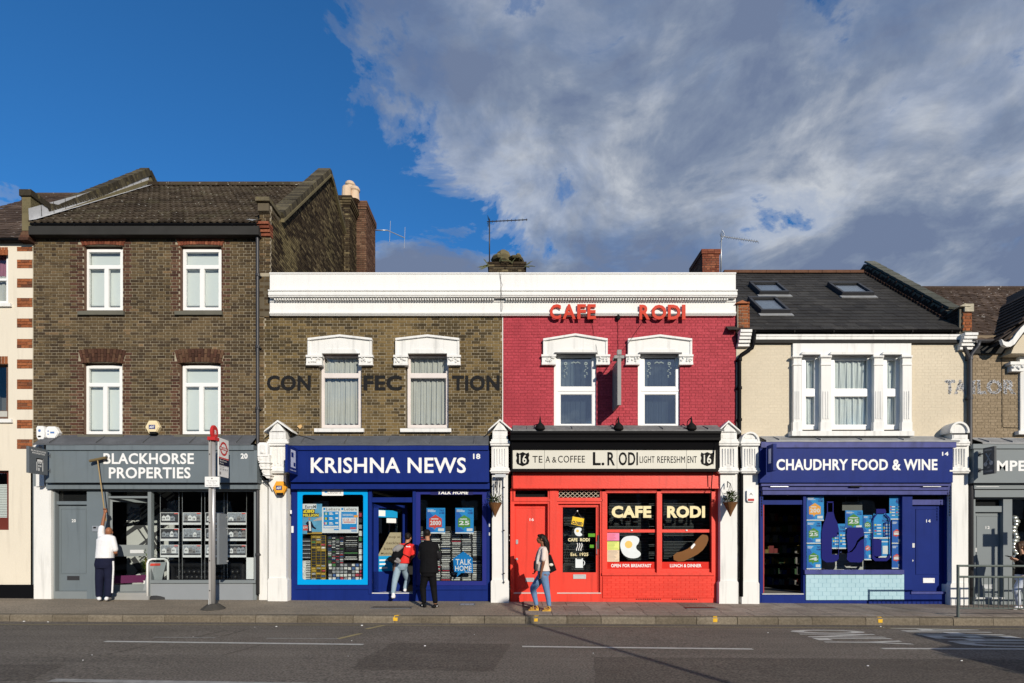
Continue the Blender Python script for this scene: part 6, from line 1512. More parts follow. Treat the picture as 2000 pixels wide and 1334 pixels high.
# white switch plates
for (px, py, w_, h_, Y, lab) in ((568, 1000, 3, 7, -.07, 'small white plate low on the left frame of the newsagent'), (571, 1034, 4, 13, -.07, 'pair of white stickers on the left frame of the newsagent'), (956.5, 1026, 3, 6, -.06, 'upper of two small white plates right of the newsagent window'), (956.5, 1043, 3, 6, -.06, 'lower of two small white plates right of the newsagent window')):
    q = MB(white2); q.pb(px - w_ / 2, px + w_ / 2, py - h_ / 2, py + h_ / 2, Y, .02); tag(q.build('wall_plate'), lab, 'plate')

# ================================================================== posters, cards and stickers in the windows
sky1 = mat('poster_sky', (.02, .26, .62), .5, .25, 6.); sky2 = mat('poster_blue', (.02, .12, .45), .5, .2, 6.); pgreen = mat('poster_green', (.08, .26, .05), .5); pred = mat('poster_red', (.62, .07, .05), .5); porange = mat('poster_orange', (.85, .36, .05), .5); pnavy = mat('poster_navy', (.02, .05, .25), .5); ppaper = mat('poster_paper', (.72, .73, .74), .6); pyel = mat('poster_yellow', (.80, .62, .05), .5); ppink = mat('note_pink', (.78, .25, .42), .8); pyg = mat('note_yellow', (.72, .78, .22), .8); ppeach = mat('note_peach', (.75, .60, .42), .8); pink_ = mat('print_ink', (.05, .05, .06), .8)
def lines(q, x0, x1, y0, y1, n, Y, m, k=.5):
    q.m(m); h = (y1 - y0) / n
    for i in range(n): q.pb(x0, x0 + (x1 - x0) * random.uniform(.6, 1), y0 + i * h, y0 + (i + k) * h, Y, .001)
def talk_poster(x0, x1, y0, y1, Y, badge, num, lab, base=None, group=None):
    w, h = x1 - x0, y1 - y0; q = MB(base or sky1); q.pb(x0, x1, y0, y1, Y, .004); q.m(sky2).pp([(x0 + .5, y0 + h * .98), (x0 + .5, y0 + h * .02), (x0 + w * .35, y0 + h * .3), (x0 + w * .2, y0 + h * .75), (x0 + w * .5, y0 + h * .9)], Y - .001, .001)
    q.m(ppaper); q.pb(x0, x1, y1 - h * .045, y1, Y - .002, .001); q.pb(x0 + w * .62, x1 - w * .06, y0 + h * .80, y0 + h * .91, Y - .002, .001)
    lines(q, x0 + w * .06, x0 + w * .55, y0 + h * .07, y0 + h * .17, 3, Y - .002, ppaper)
    q.m(pnavy).text('TALK\nHOME', (x0 + w * .68, x1 - w * .04, y0 + h * .06, y0 + h * .24), Y - .003, bold=.03)
    cx, cy = x0 + w * .48, y0 + h * .55; r_ = w * .34
    q.m(badge).pp([(cx - r_, cy - r_ * .5), (cx, cy - r_ * 1.15), (cx + r_, cy - r_ * .5), (cx + r_, cy + r_ * .8), (cx + r_ * .1, cy + r_ * .85), (cx - r_ * .2, cy + r_ * 1.2), (cx - r_ * .3, cy + r_ * .85), (cx - r_, cy + r_ * .8)], Y - .003, .001)
    q.m(ppaper).text(num, (cx - r_ * .85, cx + r_ * .85, cy - r_ * .2, cy + r_ * .5), Y - .005, bold=.03)
    lines(q, cx - r_ * .7, cx + r_ * .75, cy - r_ * .55, cy - r_ * .25, 1, Y - .005, ppaper)
    o = q.build('poster'); tag(o, lab, 'poster', group); return o
def tariff(x0, x1, y0, y1, Y, lab, head='TALK\nHOME'):
    w, h = x1 - x0, y1 - y0; q = MB(sky1); q.pb(x0, x1, y0, y1, Y, .004); q.m(pnavy).text(head, (x0 + w * .5, x0 + w * .92, y0 + h * .1, y0 + h * .34), Y - .003, bold=.03)
    for i in range(4):
        for j in range(2): q.m(random.choice([pred, pgreen, pyel, pnavy])).pb(x0 + w * (.06 + .48 * j), x0 + w * (.16 + .48 * j), y0 + h * (.42 + .12 * i), y0 + h * (.48 + .12 * i), Y - .002, .001); q.m(ppaper).pb(x0 + w * (.2 + .48 * j), x0 + w * (.44 + .48 * j), y0 + h * (.43 + .12 * i), y0 + h * (.475 + .12 * i), Y - .002, .001)
    q.m(ppaper).pb(x0, x1, y1 - h * .05, y1, Y - .002, .001); o = q.build('poster'); tag(o, lab, 'poster')
random.seed(21)
talk_poster(833, 869.5, 992, 1042, .02, pred, '2000', 'blue TALK HOME poster with a red 2000 badge in the right newsagent window')
talk_poster(889.5, 925, 992, 1042, .02, pgreen, '25', 'blue TALK HOME poster with a green 25 badge in the right newsagent window')
q = MB(mat('band_navy', (.018, .02, .12), .4)); q.pb(841, 924, 957, 966.5, -.068, .004); q.m(white2).text('TALK HOME', (854, 914, 959, 965.5), -.070, bold=.05, fn=lambda a, c_: (PX(854 + 60 * a + 1.2 * c_, -.07), -.0705, PZ(965.5 - 6.5 * c_, -.07))); tag(q.build('window_sticker'), 'dark blue TALK HOME band across the top of the right newsagent window', 'sticker')
q = MB(mat('talk_blue', (.01, .20, .55), .4)); q.pp([(885, 1091), (905, 1077), (923, 1090), (924, 1119), (901, 1119), (892, 1127), (894, 1118), (887, 1117)], .01, .004); q.m(white2).text('TALK', (890, 921, 1092, 1103), .004, bold=.01); q.text('HOME', (889, 921, 1105, 1115), .004, bold=.01); q.text('MOBILE', (908, 921, 1116.5, 1119), .004, bold=.01); tag(q.build('window_sticker'), 'bright blue house-shaped TALK HOME sticker low in the newsagent window', 'sticker')
q = MB(white2); q.pb(629, 670.5, 956.5, 968, -.068, .006); q.m(greyc).text('Lebara', (640, 666.5, 958.5, 964), -.070, bold=.0); q.m(sky1).pb(634, 639, 959, 962.5, -.070, .001); tag(q.build('window_sticker'), 'white Lebara label on top of the cyan window frame', 'sticker')
q = MB(ppaper); x0, x1, y0, y1, Y = 629, 700, 990, 1041, .01; q.pb(x0, x1, y0, y1, Y, .004)
for a, c_ in ((632, 664), (667, 697)):
    q.m(sky1).pb(a - .5, a + 3.5, 992, 996, Y - .002, .001); q.m(greyc).text('Lebara', (a + 5, c_, 991.5, 997), Y - .003)
q.m(sky1).pb(632, 662, 999, 1031.5, Y - .002, .001); q.pb(666.5, 697, 999.5, 1034, Y - .002, .001); q.pb(652, 662, 1033, 1035.5, Y - .002, .001); q.pb(686, 697, 1036, 1038, Y - .002, .001)
for i, (c1_, c2_, c3_) in enumerate(((pgreen, ppaper, pgreen), (pgreen, pyel, pink_), (pred, ppaper, pgreen))):
    yy = 1001 + i * 9.5
    for k, cc in enumerate((c1_, c2_, c3_)): q.m(cc).pb(633.5 + k * 2.2, 635.7 + k * 2.2, yy, yy + 4.5, Y - .004, .001)
    q.m(ppaper); q.pb(643, 649, yy, yy + 2, Y - .004, .001); q.pb(643, 651, yy + 2.8, yy + 4.3, Y - .004, .001); q.pb(655, 660.5, yy, yy + 3, Y - .004, .001)
q.m(ppaper).pb(633, 661, 1027, 1030.5, Y - .004, .001); q.pb(668.5, 695.5, 1011, 1023, Y - .004, .001); q.m(pred).text('£5 GB  2000', (670, 694, 1013, 1017.5), Y - .006, bold=.0); q.pb(671, 693, 1019, 1020.5, Y - .006, .001); q.m(porange).pb(691, 699, 1006, 1010.5, Y - .006, .001); q.m(ppaper).text('5GB BUNDLE', (669, 690, 1003.5, 1008), Y - .004); q.m(pred).pb(684, 695, 1030, 1033, Y - .005, .001)
tag(q.build('poster'), 'white and blue double Lebara price poster with small flags in the cyan framed window', 'poster')
q = MB(mat('poster_sea', (.12, .34, .52), .5, .4, 5.)); x0, x1, y0, y1, Y = 590.5, 629, 984, 1043, .016; q.pb(x0, x1, y0, y1, Y, .004)
q.m(ppaper).pb(590.5, 618, 984, 994, Y - .001, .001); q.m(pink_).text('EuroM', (596, 617, 986.5, 993), Y - .003); q.m(mat('peach_hill', (.5, .4, .36), .8)).pp([(610, 1018), (620, 1012), (629, 1009), (629, 1016)], Y - .002, .001)
q.m(pink_).pb(590.5, 615, 994.5, 1003, Y - .0025, .001); q.pb(590.5, 623, 1002.5, 1010, Y - .0025, .001); q.m(pyel).text('£80', (592, 614, 995, 1002), Y - .004, bold=.05); q.text('MILLION', (592, 622, 1003.5, 1009), Y - .004, bold=.05)
q.m(skin_t).ball((PX(604.5, Y), Y - .003, PZ(1013.5, Y)), .03, .003, .035, 8); q.m(navy).pp([(597, 1022), (601, 1018), (608, 1018), (613, 1028), (618, 1032), (616, 1034), (609, 1030), (609, 1041), (600, 1041), (600, 1027)], Y - .003, .001); q.m(ppaper).pp([(603, 1018), (606.5, 1018), (608, 1037), (604, 1037)], Y - .005, .001); q.m(pred).pb(592, 601, 1026, 1036, Y - .006, .001); q.m(ppaper); q.text('EM', (592.5, 600, 1028, 1033), Y - .008); q.m(mat('gold_ground', (.4, .25, .05), .7)).pb(600, 629, 1039, 1043, Y - .002, .001)
tag(q.build('poster'), 'lottery poster reading £80 MILLION with a man in a dark suit, left newsagent window', 'poster')
# cafe window notes and door sign
q = MB(ppink); q.pb(1185.5, 1209.5, 1041, 1056, .012, .003); lines(q, 1187, 1207, 1043, 1055, 6, .010, pred, .25); tag(q.build('paper_note'), 'pink handwritten note, topmost on the left of the lower cafe window', 'note')
q = MB(pyg); q.pb(1185.5, 1209.5, 1057.5, 1074, .012, .003); lines(q, 1187, 1207, 1060, 1073, 5, .010, pgreen, .2); tag(q.build('paper_note'), 'yellow-green handwritten note below the pink one in the cafe window', 'note')
q = MB(ppeach); q.pb(1185.5, 1209.5, 1074.5, 1097, .012, .003); lines(q, 1187, 1208, 1077, 1096, 8, .010, greyc, .25); tag(q.build('paper_note'), 'cream menu sheet with small print, lowest note in the cafe window', 'note')
o = thing('closed_sign', (PX(1129.5), -.0, PZ(1028)), 'yellow CLOSED sign hanging crooked behind the cafe door glass', 'sign')
q = MB(mat('sign_yellow', (.85, .55, .03), .5)); q.pp([(1118.5, 1008.5), (1141, 1013), (1138.5, 1028.5), (1116, 1023.5)], .035, .01); q.build('sign_panel', o)
ra = -.19; c0 = (PX(1128), PZ(1021.6))
def rot(a, c_): x = (a - .5) * .27; z = (c_ - .5) * .085; return (c0[0] + x * math.cos(ra) - z * math.sin(ra), .030, c0[1] + x * math.sin(ra) + z * math.cos(ra))
q = MB(pink_); q.text('CLOSED', (0, 1, 0, 1), 0, fn=rot, bold=.05); q.build('lettering', o)
q = MB(metal); q.tube([(PX(1119.5), .04, PZ(1009)), (PX(1128), .045, PZ(998.5)), (PX(1137), .04, PZ(1012))], .003, 4); q.ball((PX(1128), .04, PZ(998)), .022, .01, .022, 8); q.build('hanging_cord', o)
# food shop posters
for i, (y0, y1, bd, nm, lb, xx) in enumerate(((969, 1017, porange, '200', 'TALK HOME poster with an orange 200 badge top left of the food shop window', 1609), (1018, 1062, pgreen, '25', 'TALK HOME poster with a green 25 badge, second down, left of the food shop window', 1604), (1063.5, 1112, pgreen, '4', 'TALK HOME poster with a green 4 badge, lowest, left of the food shop window', 1604))):
    talk_poster(1575.5, xx, y0, y1, .014 + .001 * i, bd, nm, lb)
talk_poster(1651, 1685, 997, 1033, .03, pgreen, '25', 'TALK HOME poster with a green 25 badge in the middle of the food shop window')
talk_poster(1686, 1703.5, 1006, 1041, .032, pgreen, '500', 'narrow poster with a green 500 badge beside the vinyl milk bottle')
talk_poster(1688, 1702.5, 1042, 1094, .034, pred, '£', 'narrow poster with a red badge beside the vinyl milk bottle')
tariff(1625, 1655, 1023, 1072, .036, 'TALK HOME tariff poster behind the vinyl wine bottle')
tariff(1706, 1740, 1003, 1052, .036, 'TALK HOME tariff poster inside the outline of the vinyl milk bottle')
tariff(1737, 1762, 969, 1015, .04, 'TALK HOME tariff poster headed 400 at the top right of the food shop window', '400')
talk_poster(1742, 1762, 1016, 1062, .038, pred, '1', 'poster with a red 1 badge, upper one at the right of the food shop window', sky2)
talk_poster(1742, 1762, 1063, 1111, .038, pred, '1', 'poster with a red 1 badge, lower one at the right of the food shop window', sky2)
q = MB(MATS['poster_sky']); q.pb(1717, 1740, 1053, 1089, .04, .004); q.m(ppaper); q.pb(1724, 1734, 1066, 1082, .037, .001); q.pb(1722, 1736, 1057, 1059, .037, .001); q.pb(1716, 1740, 1086, 1089, .037, .001); tag(q.build('poster'), 'small poster with a pale can, low inside the vinyl milk bottle', 'poster')
q = MB(mat('grey_board', (.16, .16, .15), .8)); q.pb(1645, 1684, 980, 997, .4, .01); q.m(metal).tube([(PX(1652, .4), .4, PZ(980, .4)), (PX(1652, .4), .4, PZ(970, .4))], .004, 4); q.tube([(PX(1676, .4), .4, PZ(980, .4)), (PX(1676, .4), .4, PZ(970, .4))], .004, 4); tag(q.build('hanging_board'), 'blank grey board hung from the ceiling inside the food shop window', 'board')
q = MB(mat('freezer_white', (.50, .50, .48), .5)); q.box(PX(1628, .7), PX(1690, .7), .7, 1.4, .2, PZ(1082, .7)); q.m(greyc).box(PX(1628, .7) , PX(1690, .7), .695, .7, PZ(1096, .7) - .006, PZ(1096, .7)); q.box(PX(1628, .7), PX(1690, .7), .695, .7, PZ(1104, .7) - .006, PZ(1104, .7)); tag(q.build('chest_freezer'), 'white chest freezer just inside the food shop window', 'freezer')
# shop shelves inside the food shop
o = thing('shop_shelf', (PX(1530, 3.), 3., .0), 'dark shelving with dim goods seen through the open door of the food shop', 'shelf')
q = MB(dark2); X0, X1 = 6.9, 10.4
for k in range(7): q.box(X0, X1, 3.0, 3.4, .15 + k * .33, .17 + k * .33)
q.box(X0, X1, 3.4, 3.42, 0, 2.4); q.build('shelf_board', o)
q = MB(); random.seed(4)
gc = [mat('goods_red', (.12, .015, .015), .6), mat('goods_green', (.02, .06, .02), .6), mat('goods_white', (.13, .13, .12), .6), mat('goods_yellow', (.13, .09, .015), .6), mat('goods_blue', (.015, .03, .12), .6)]
for k in range(7):
    x = X0 + .05
    while x < X1 - .1: w_ = random.uniform(.06, .16); q.m(random.choice(gc)).box(x, x + w_ - .01, 3.05, 3.3, .17 + k * .33, .17 + k * .33 + random.uniform(.12, .26)); x += w_
gg = q.build('goods', o); gg['kind'] = 'stuff'
# estate agent cards
cgm = mat('card_white', (.74, .74, .74), .5); cph = [mat('photo_grey', (.06, .06, .065), .5, 1., 30.), mat('photo_pale', (.30, .32, .35), .5, .9, 25.)]
cols = [(313, 349), (357, 393), (401, 437), (444, 481)]; rws = [(1001, 1025), (1032, 1056.5), (1064, 1088.5)]
cn_ = ['leftmost column', 'second column', 'third column, behind pole', 'rightmost column']; rn = ['top', 'middle', 'bottom']; random.seed(8)
for i, (x0, x1) in enumerate(cols):
    for j, (y0, y1) in enumerate(rws):
        Y = .20; o = thing('property_card', (PX((x0 + x1) / 2, Y), Y, PZ(y1, Y)), f'framed house photo card, {rn[j]} of the {cn_[i]} in the estate agent window', 'card', 'house cards hung in the estate agent window')
        q = MB(cgm); q.pb(x0, x1, y0, y1, Y, .012); q.build('card', o)
        q = MB(random.choice(cph)); q.pb(x0 + 1, x1 - 1, y0 + 1, y1 - 4.5, Y - .003, .002)
        hx = x0 + 3
        while hx < x1 - 8:
            w_ = random.uniform(6, 10); top = y0 + random.uniform(4, 8); q.m(random.choice([cgm, MATS['photo_pale'], greyc])).pp([(hx, y1 - 8), (hx, top + 3), (hx + w_ / 2, top), (min(hx + w_, x1 - 2), top + 3), (min(hx + w_, x1 - 2), y1 - 8)], Y - .005, .001)
            q.m(pink_); q.pb(hx + 1.5, hx + 3, top + 5, top + 8, Y - .007, .001); q.pb(hx + 4.2, hx + 5.6, top + 5, top + 8, Y - .007, .001); hx += w_
        q.m(pink_).pb(x0 + 1, x1 - 1, y1 - 7.5, y1 - 4.5, Y - .006, .001); q.m(pred).pb(x1 - 9, x1 - 1.5, y0 + 1, y0 + 3, Y - .008, .001); q.build('photo', o)
# chesterfield sofa
o = thing('leather_sofa', (PX(405, .9), .9, .1), 'black buttoned leather sofa behind the estate agent window', 'sofa')
q = MB(leath); q.smooth = True; Y = .75; z0, z1 = .25, PZ(1093, Y); X0, X1 = PX(331, Y), PX(482, Y)
q.tube([(X0 + .05, Y, z1 - .12), (X1 - .05, Y, z1 - .12)], .12, 12); q.tube([(X0 + .08, Y - .02, .2), (X0 + .08, Y - .02, z1 - .12)], .10, 10); q.tube([(X1 - .08, Y - .02, .2), (X1 - .08, Y - .02, z1 - .12)], .10, 10); q.smooth = False
q.build('arm_roll', o)
q = MB(leath); q.box(X0 + .05, X1 - .05, Y, Y + .2, .3, z1 - .1); q.box(X0 + .05, X1 - .05, Y + .2, Y + .9, .3, .62); q.build('backrest', o)
q = MB(leath); q.smooth = True
for r_ in range(3):
    for k in range(14): q.ball((X0 + .2 + k * (X1 - X0 - .4) / 13 + (r_ % 2) * .06, Y + .0, z1 - .2 - r_ * .14), .075, .045, .075, 8)
q.build('button_tuft', o)
q = MB(steel_d)
for x in (X0 + .1, X1 - .1): q.box(x - .03, x + .03, Y, Y + .06, .05, .3)
q.build('leg', o)
o = thing('potted_plant', (PX(286, .35), .35, .12), 'leafy potted bamboo plant in a white pot inside the estate agent doorway', 'potted plant')
X, Y = PX(284, .55), .62; q = MB(white2); q.lathe((X, Y, .15), [(.09, 0), (.13, .30), (.14, .32), (.12, .32), (.11, .28)], 16); q.build('plant_pot', o)
q = MB(leafl); random.seed(6)
for i in range(260):
    a = random.random() * 6.28; h_ = random.uniform(.25, .85); r_ = .05 + .22 * max(0, h_ - .3) * random.random() * 1.6; c_ = Vector((X + r_ * math.cos(a), Y + r_ * math.sin(a) * .7, .45 + h_)); d_ = Vector((math.cos(a), math.sin(a) * .6, random.uniform(-.5, 1.))).normalized() * random.uniform(.08, .17); s_ = Vector((-math.sin(a), math.cos(a), .3)) * .012
    q.add([c_, c_ + d_ * .5 + s_, c_ + d_, c_ + d_ * .5 - s_], [(0, 1, 2, 3)])
lv = q.build('foliage', o); lv['kind'] = 'stuff'
q = MB(mat('cane', (.2, .17, .05), .8)); 
for i in range(6): q.tube([(X + random.uniform(-.05, .05), Y, .45), (X + random.uniform(-.1, .1), Y, 1.1)], .009, 5)
q.build('stem', o)
# magazine racks in the newsagent windows
mc = [mat('mag_white', (.68, .68, .66), .6, .8, 26.), mat('mag_grey', (.32, .33, .35), .6, 1., 26.), mat('mag_blue', (.07, .14, .34), .6, 1., 26.), mat('mag_red', (.45, .06, .09), .6, .9, 26.), mat('mag_dark', (.04, .04, .05), .6), mat('mag_green', (.08, .22, .08), .6), mat('mag_gold', (.50, .34, .07), .4)]
def rack(x0, x1, y0, y1, Y, rows, cols_, label, weights, fr, tilt=True, cover_h=.72):
    o = thing('magazine_rack', (PX((x0 + x1) / 2, Y), Y, PZ(y1, Y)), label, 'rack')
    q = MB(fr)
    for i in range(cols_ + 1):
        px = x0 + (x1 - x0) * i / cols_; q.pb(px - .35, px + .35, y0, y1, Y - .02, .02)
    for j in range(rows + 1):
        py = y0 + (y1 - y0) * j / rows; q.pb(x0, x1, py - .3, py + .3, Y - .025, .02)
    q.build('rack_frame', o); by = {}
    for j in range(rows):
        for i in range(cols_):
            a = x0 + (x1 - x0) * i / cols_ + .4; c_ = x0 + (x1 - x0) * (i + 1) / cols_ - .4; t = y0 + (y1 - y0) * j / rows + .4; h_ = (y1 - y0) / rows * cover_h
            t += random.uniform(0, .12) * (y1 - y0) / rows; h_ *= random.uniform(.75, 1.12); a += random.uniform(0, .12) * (c_ - a); c_ -= random.uniform(0, .14) * (c_ - a)
            m = random.choices(mc, weights)[0]; by.setdefault(m.name, []).append(cubeM(PX(a, Y), PX(c_, Y), Y + random.uniform(0, .02), Y + .03, PZ(t + h_, Y), PZ(t, Y)))
    for k, l in by.items(): pieces('magazine', 'cube', l, MATS[k], o)
    return o
random.seed(12)
rack(821, 941, 1037, 1134, .30, 27, 6, 'wide rack of newspapers in thin rows behind the right newsagent window', (12, 1.2, .4, 1.2, 1, .2, 0), steel_d, cover_h=.62)
rack(608, 636, 1046, 1133, .12, 17, 3, 'gilt wire rack in the left newsagent window', (.5, 1, .3, .6, 4, .3, 2.5), mat('gilt_wire', (.62, .42, .08), .3, metal=.5))
rack(640, 671, 1046, 1100, .25, 18, 4, 'rack of dark covers in the middle of the left newsagent window', (3, 2, 1, .8, 5, .5, .4), steel_d)
rack(672, 700, 1046, 1094, .22, 12, 1, 'narrow rack of white edged magazines at the right of the cyan framed window', (7, 2, .3, .3, 2, .3, 0), steel_d, cover_h=.5)
rack(641, 709, 1100, 1133, .18, 5, 9, 'low rack of colourful magazines at the bottom of the cyan framed window', (4, 3, 1, 1.6, 2, .5, .2), steel_d, cover_h=.9)
rack(700, 710, 1000, 1095, .15, 8, 1, 'slim rack of pale leaflets at the right edge of the cyan framed window', (5, 3, 1, .3, 2, .5, 0), steel_d, cover_h=.85)
q = MB(mc[0]); q.pb(590, 597, 1095, 1132, .2, .02); q.build
for k in range(11): q.m(mc[0]).pb(597, 606, 1095 + k * 3.4, 1096.8 + k * 3.4, .2, .02)
q.m(mc[4]).pb(590, 608, 1046, 1092, .3, .02); q.m(mc[1]); 
for k in range(5): q.pb(591, 606, 1056 + k * 8, 1058 + k * 8, .25, .03)
tag(q.build('price_board'), 'pale price board with black slots in the bottom left corner of the cyan framed window', 'board')
# mannequin of silver wrap in the dry cleaner
o = MB(mat('silver_wrap', (.7, .68, .62), .25, .5, 20., .9, 12, metal=.7)); 
for k in range(16): o.ball((PX(1984 + 3 * math.sin(k * 1.3), .3), .35, PZ(1012 + k * 6.4, .3)), .10 + .02 * math.sin(k * 2.1), .08, .08, 8)
o.smooth = True; tag(o.build('wrapped_garment'), 'garment in crinkled silver wrap hanging in the dry cleaner window', 'garment')
# ================================================================== street furniture
# bus stop
bx_, by_ = onpave(415, 1189); o = thing('bus_stop', (bx_, by_, gp(bx_, by_)), 'silver bus stop pole with a red bullseye flag, in front of the grey estate agent', 'bus stop')
zg = gp(bx_, by_); Yb = by_; q = MB(mat('pole_alu', (.52, .52, .53), .35, .04, metal=.55)); ztop = PZ(861, Yb)
q.lathe((bx_ + .02, Yb, zg), [(.045, .0), (.045, ztop - zg)], 16); q.smooth = True; q.build('pole', o)
q = MB(mat('pole_flat', (.36, .35, .34), .6, .05)); q.box(bx_ - .045, bx_ + .002, Yb - .08, Yb - .0, zg + .03, ztop); q.build('pole_channel', o)
q = MB(mat('tfl_red', (.50, .03, .03), .4)); q.box(bx_ - .06, bx_ + .115, Yb - .11, Yb + .08, ztop, PZ(854.5, Yb)); q.build('pole_cap', o)
q = MB(blackm)
for py in (863, 888, 1021, 1095, 1153): q.cyl((bx_ - .02, Yb - .09, PZ(py, Yb)), .013, .02, 8, 'y')
q.build('bolt', o)
q = MB(metal); q.tube([(bx_ - .02, Yb - .115, PZ(1168, Yb)), (bx_ - .02, Yb - .115, PZ(1181, Yb))], .012, 6); q.build('handle', o)
q = MB(mat('rubber_foot', (.06, .056, .05), .9, .2, 20., .5, 60)); q.smooth = False; q.lathe((bx_ + .02, Yb, zg - .01), [(.27, 0), (.25, .03), (.13, .12), (.10, .13)], 10); q.build('base', o)
q = MB(MATS['tfl_red']); xx = bx_ + .035; zc = PZ(844.5, Yb); q.lathe((xx - .03, Yb - .0, zc), [(.15, 0), (.165, .012), (.165, .05), (.15, .062)], 20, 'x')
q.m(white2).text('B', (0, 1, 0, 1), 0, fn=lambda a, c_: (xx + .036, Yb - .045 + .09 * a, zc - .05 + .10 * c_), bold=.03)
q.m(MATS['tfl_red']).lathe((xx, Yb, PZ(854.5, Yb)), [(.04, -.02), (.04, .10)], 10); rd = q.build('roundel', o); rd.scale = (1, .82, 1.) 
xf = bx_ + .10; za, zb = PZ(932, Yb + .3), PZ(858, Yb + .3); y0_, y1_ = Yb + .06, Yb + .50
q = MB(mat('flag_white', (.70, .70, .70), .4)); q.box(xf - .012, xf + .012, y0_, y1_, za, zb); fl = q.build('flag', o)
q = MB(MATS['tfl_red']); F1 = lambda u, v: (xf + .0135, y0_ + (y1_ - y0_) * u, za + (zb - za) * v)
cy, cz, R0, R1 = .5, .74, .165, .115
for k in range(20):
    a0, a1 = k * math.pi / 10, (k + 1) * math.pi / 10
    P = [F1(cy + r_ / (y1_ - y0_) * math.cos(a), cz + r_ / (zb - za) * math.sin(a)) for r_, a in ((R1, a0), (R0, a0), (R0, a1), (R1, a1))]; q.add(P, [(0, 1, 2, 3)])
quad(q, F1, .06, .94, .70, .78); quad(q, F1, 0, 1, .47, .505); F2 = lambda u, v: (xf + .016, F1(u, v)[1], F1(u, v)[2])
q.m(navy); quad(q, F1, 0, 1, .30, .465); q.m(white2); tex(q, F2, 'BUSES', .14, .86, .715, .765); tex(q, F2, 'Blackhorse', .1, .8, .40, .44, 0); tex(q, F2, 'Road', .1, .45, .335, .375, 0)
q.m(ppaper); quad(q, F1, 0, 1, .16, .285); q.m(pink_); tex(q, F2, 'towards', .1, .5, .24, .27, 0); tex(q, F2, '58 158 W19', .1, .9, .17, .22, 0); q.m(greyc); quad(q, F2, 0, 1, .285, .292); quad(q, F2, .08, .22, .05, .12)
q.build('print', fl)
q = MB(white2); q.pb(400, 428.5, 931, 951, Yb - .13, .012); pl = q.build('plate', o)
q = MB(greyc); q.text('No stopping', (404, 424, 937.5, 941), Yb - .1325, bold=0.); q.text('7am - 7pm', (407, 421, 942, 945.3), Yb - .1325, bold=0.); q.text('except buses', (402, 426, 946.3, 949.6), Yb - .1325, bold=0.); q.ball((PX(414, Yb - .13), Yb - .132, PZ(934.5, Yb - .13)), .018, .002, .018, 8); q.build('print', pl)
xc = bx_ + .10; q = MB(mat('case_grey', (.17, .19, .21), .4)); q.box(xc - .03, xc + .03, Yb + .05, Yb + .42, PZ(1102, Yb + .2), PZ(1003, Yb + .2)); tc_ = q.build('timetable_case', o)
q = MB(metal)
for py in (1008, 1030, 1095): q.box(xc + .03, xc + .05, Yb + .36, Yb + .42, PZ(py + 3, Yb + .2), PZ(py, Yb + .2))
q.build('clamp', tc_)
# swinging pavement sign
px_, py_ = onpave(309, 1169); o = thing('pavement_sign', (px_, py_, gp(px_, py_)), 'white framed swinging pavement sign on a black rubber base outside the estate agent', 'pavement sign')
z = gp(px_, py_); q = MB(mat('base_rubber', (.04, .04, .042), .8, .2)); q.lathe((0, 0, 0), [(.36, -.02), (.35, .045), (.16, .13), (.08, .14)], 18)
q.v = [(px_ + .02 + x * 1.0, py_ + y * .62, z + zz) for x, y, zz in q.v]; q.build('base', o)
A, B = Vector((px_ - .13, py_ - .22, 0)), Vector((px_ + .14, py_ + .18, 0)); zt = z + 1.02
fr_ = [(A.x, A.y, z + .05), (A.x, A.y, zt - .10), tuple(A.lerp(B, .06))[:2] + (zt - .03,), tuple(A.lerp(B, .2))[:2] + (zt,), tuple(A.lerp(B, .8))[:2] + (zt,), tuple(A.lerp(B, .94))[:2] + (zt - .03,), (B.x, B.y, zt - .10), (B.x, B.y, z + .08)]
q = MB(white2); q.smooth = True; q.tube(fr_, .028, 8); q.build('frame', o)
q = MB(mat('sign_film', (.36, .39, .41), .2, .1, 4.)); n_ = (B - A).normalized(); pn = Vector((-n_.y, n_.x, 0)) * .012
def sb(q, t0, t1, z0, z1, off0=0, off1=0):
    a, c_ = A.lerp(B, t0), A.lerp(B, t1); o0, o1 = Vector((-1, .2, 0)) * off0, Vector((-1, .2, 0)) * off1
    q.add([a + o0 + Vector((0, 0, z0)), c_ + o0 + Vector((0, 0, z0)), c_ + o1 + Vector((0, 0, z1)), a + o1 + Vector((0, 0, z1)), a + o0 - pn + Vector((0, 0, z0)), c_ + o0 - pn + Vector((0, 0, z0)), c_ + o1 - pn + Vector((0, 0, z1)), a + o1 - pn + Vector((0, 0, z1))], [(0, 1, 2, 3), (7, 6, 5, 4), (0, 4, 5, 1), (3, 2, 6, 7), (0, 3, 7, 4), (1, 5, 6, 2)])
sb(q, .10, .90, z + .22, zt - .08, .20, .0); q.build('sign_panel', o)
q = MB(pred); sb(q, .14, .62, zt - .17, zt - .11, .012, .005); q.build('print', o)
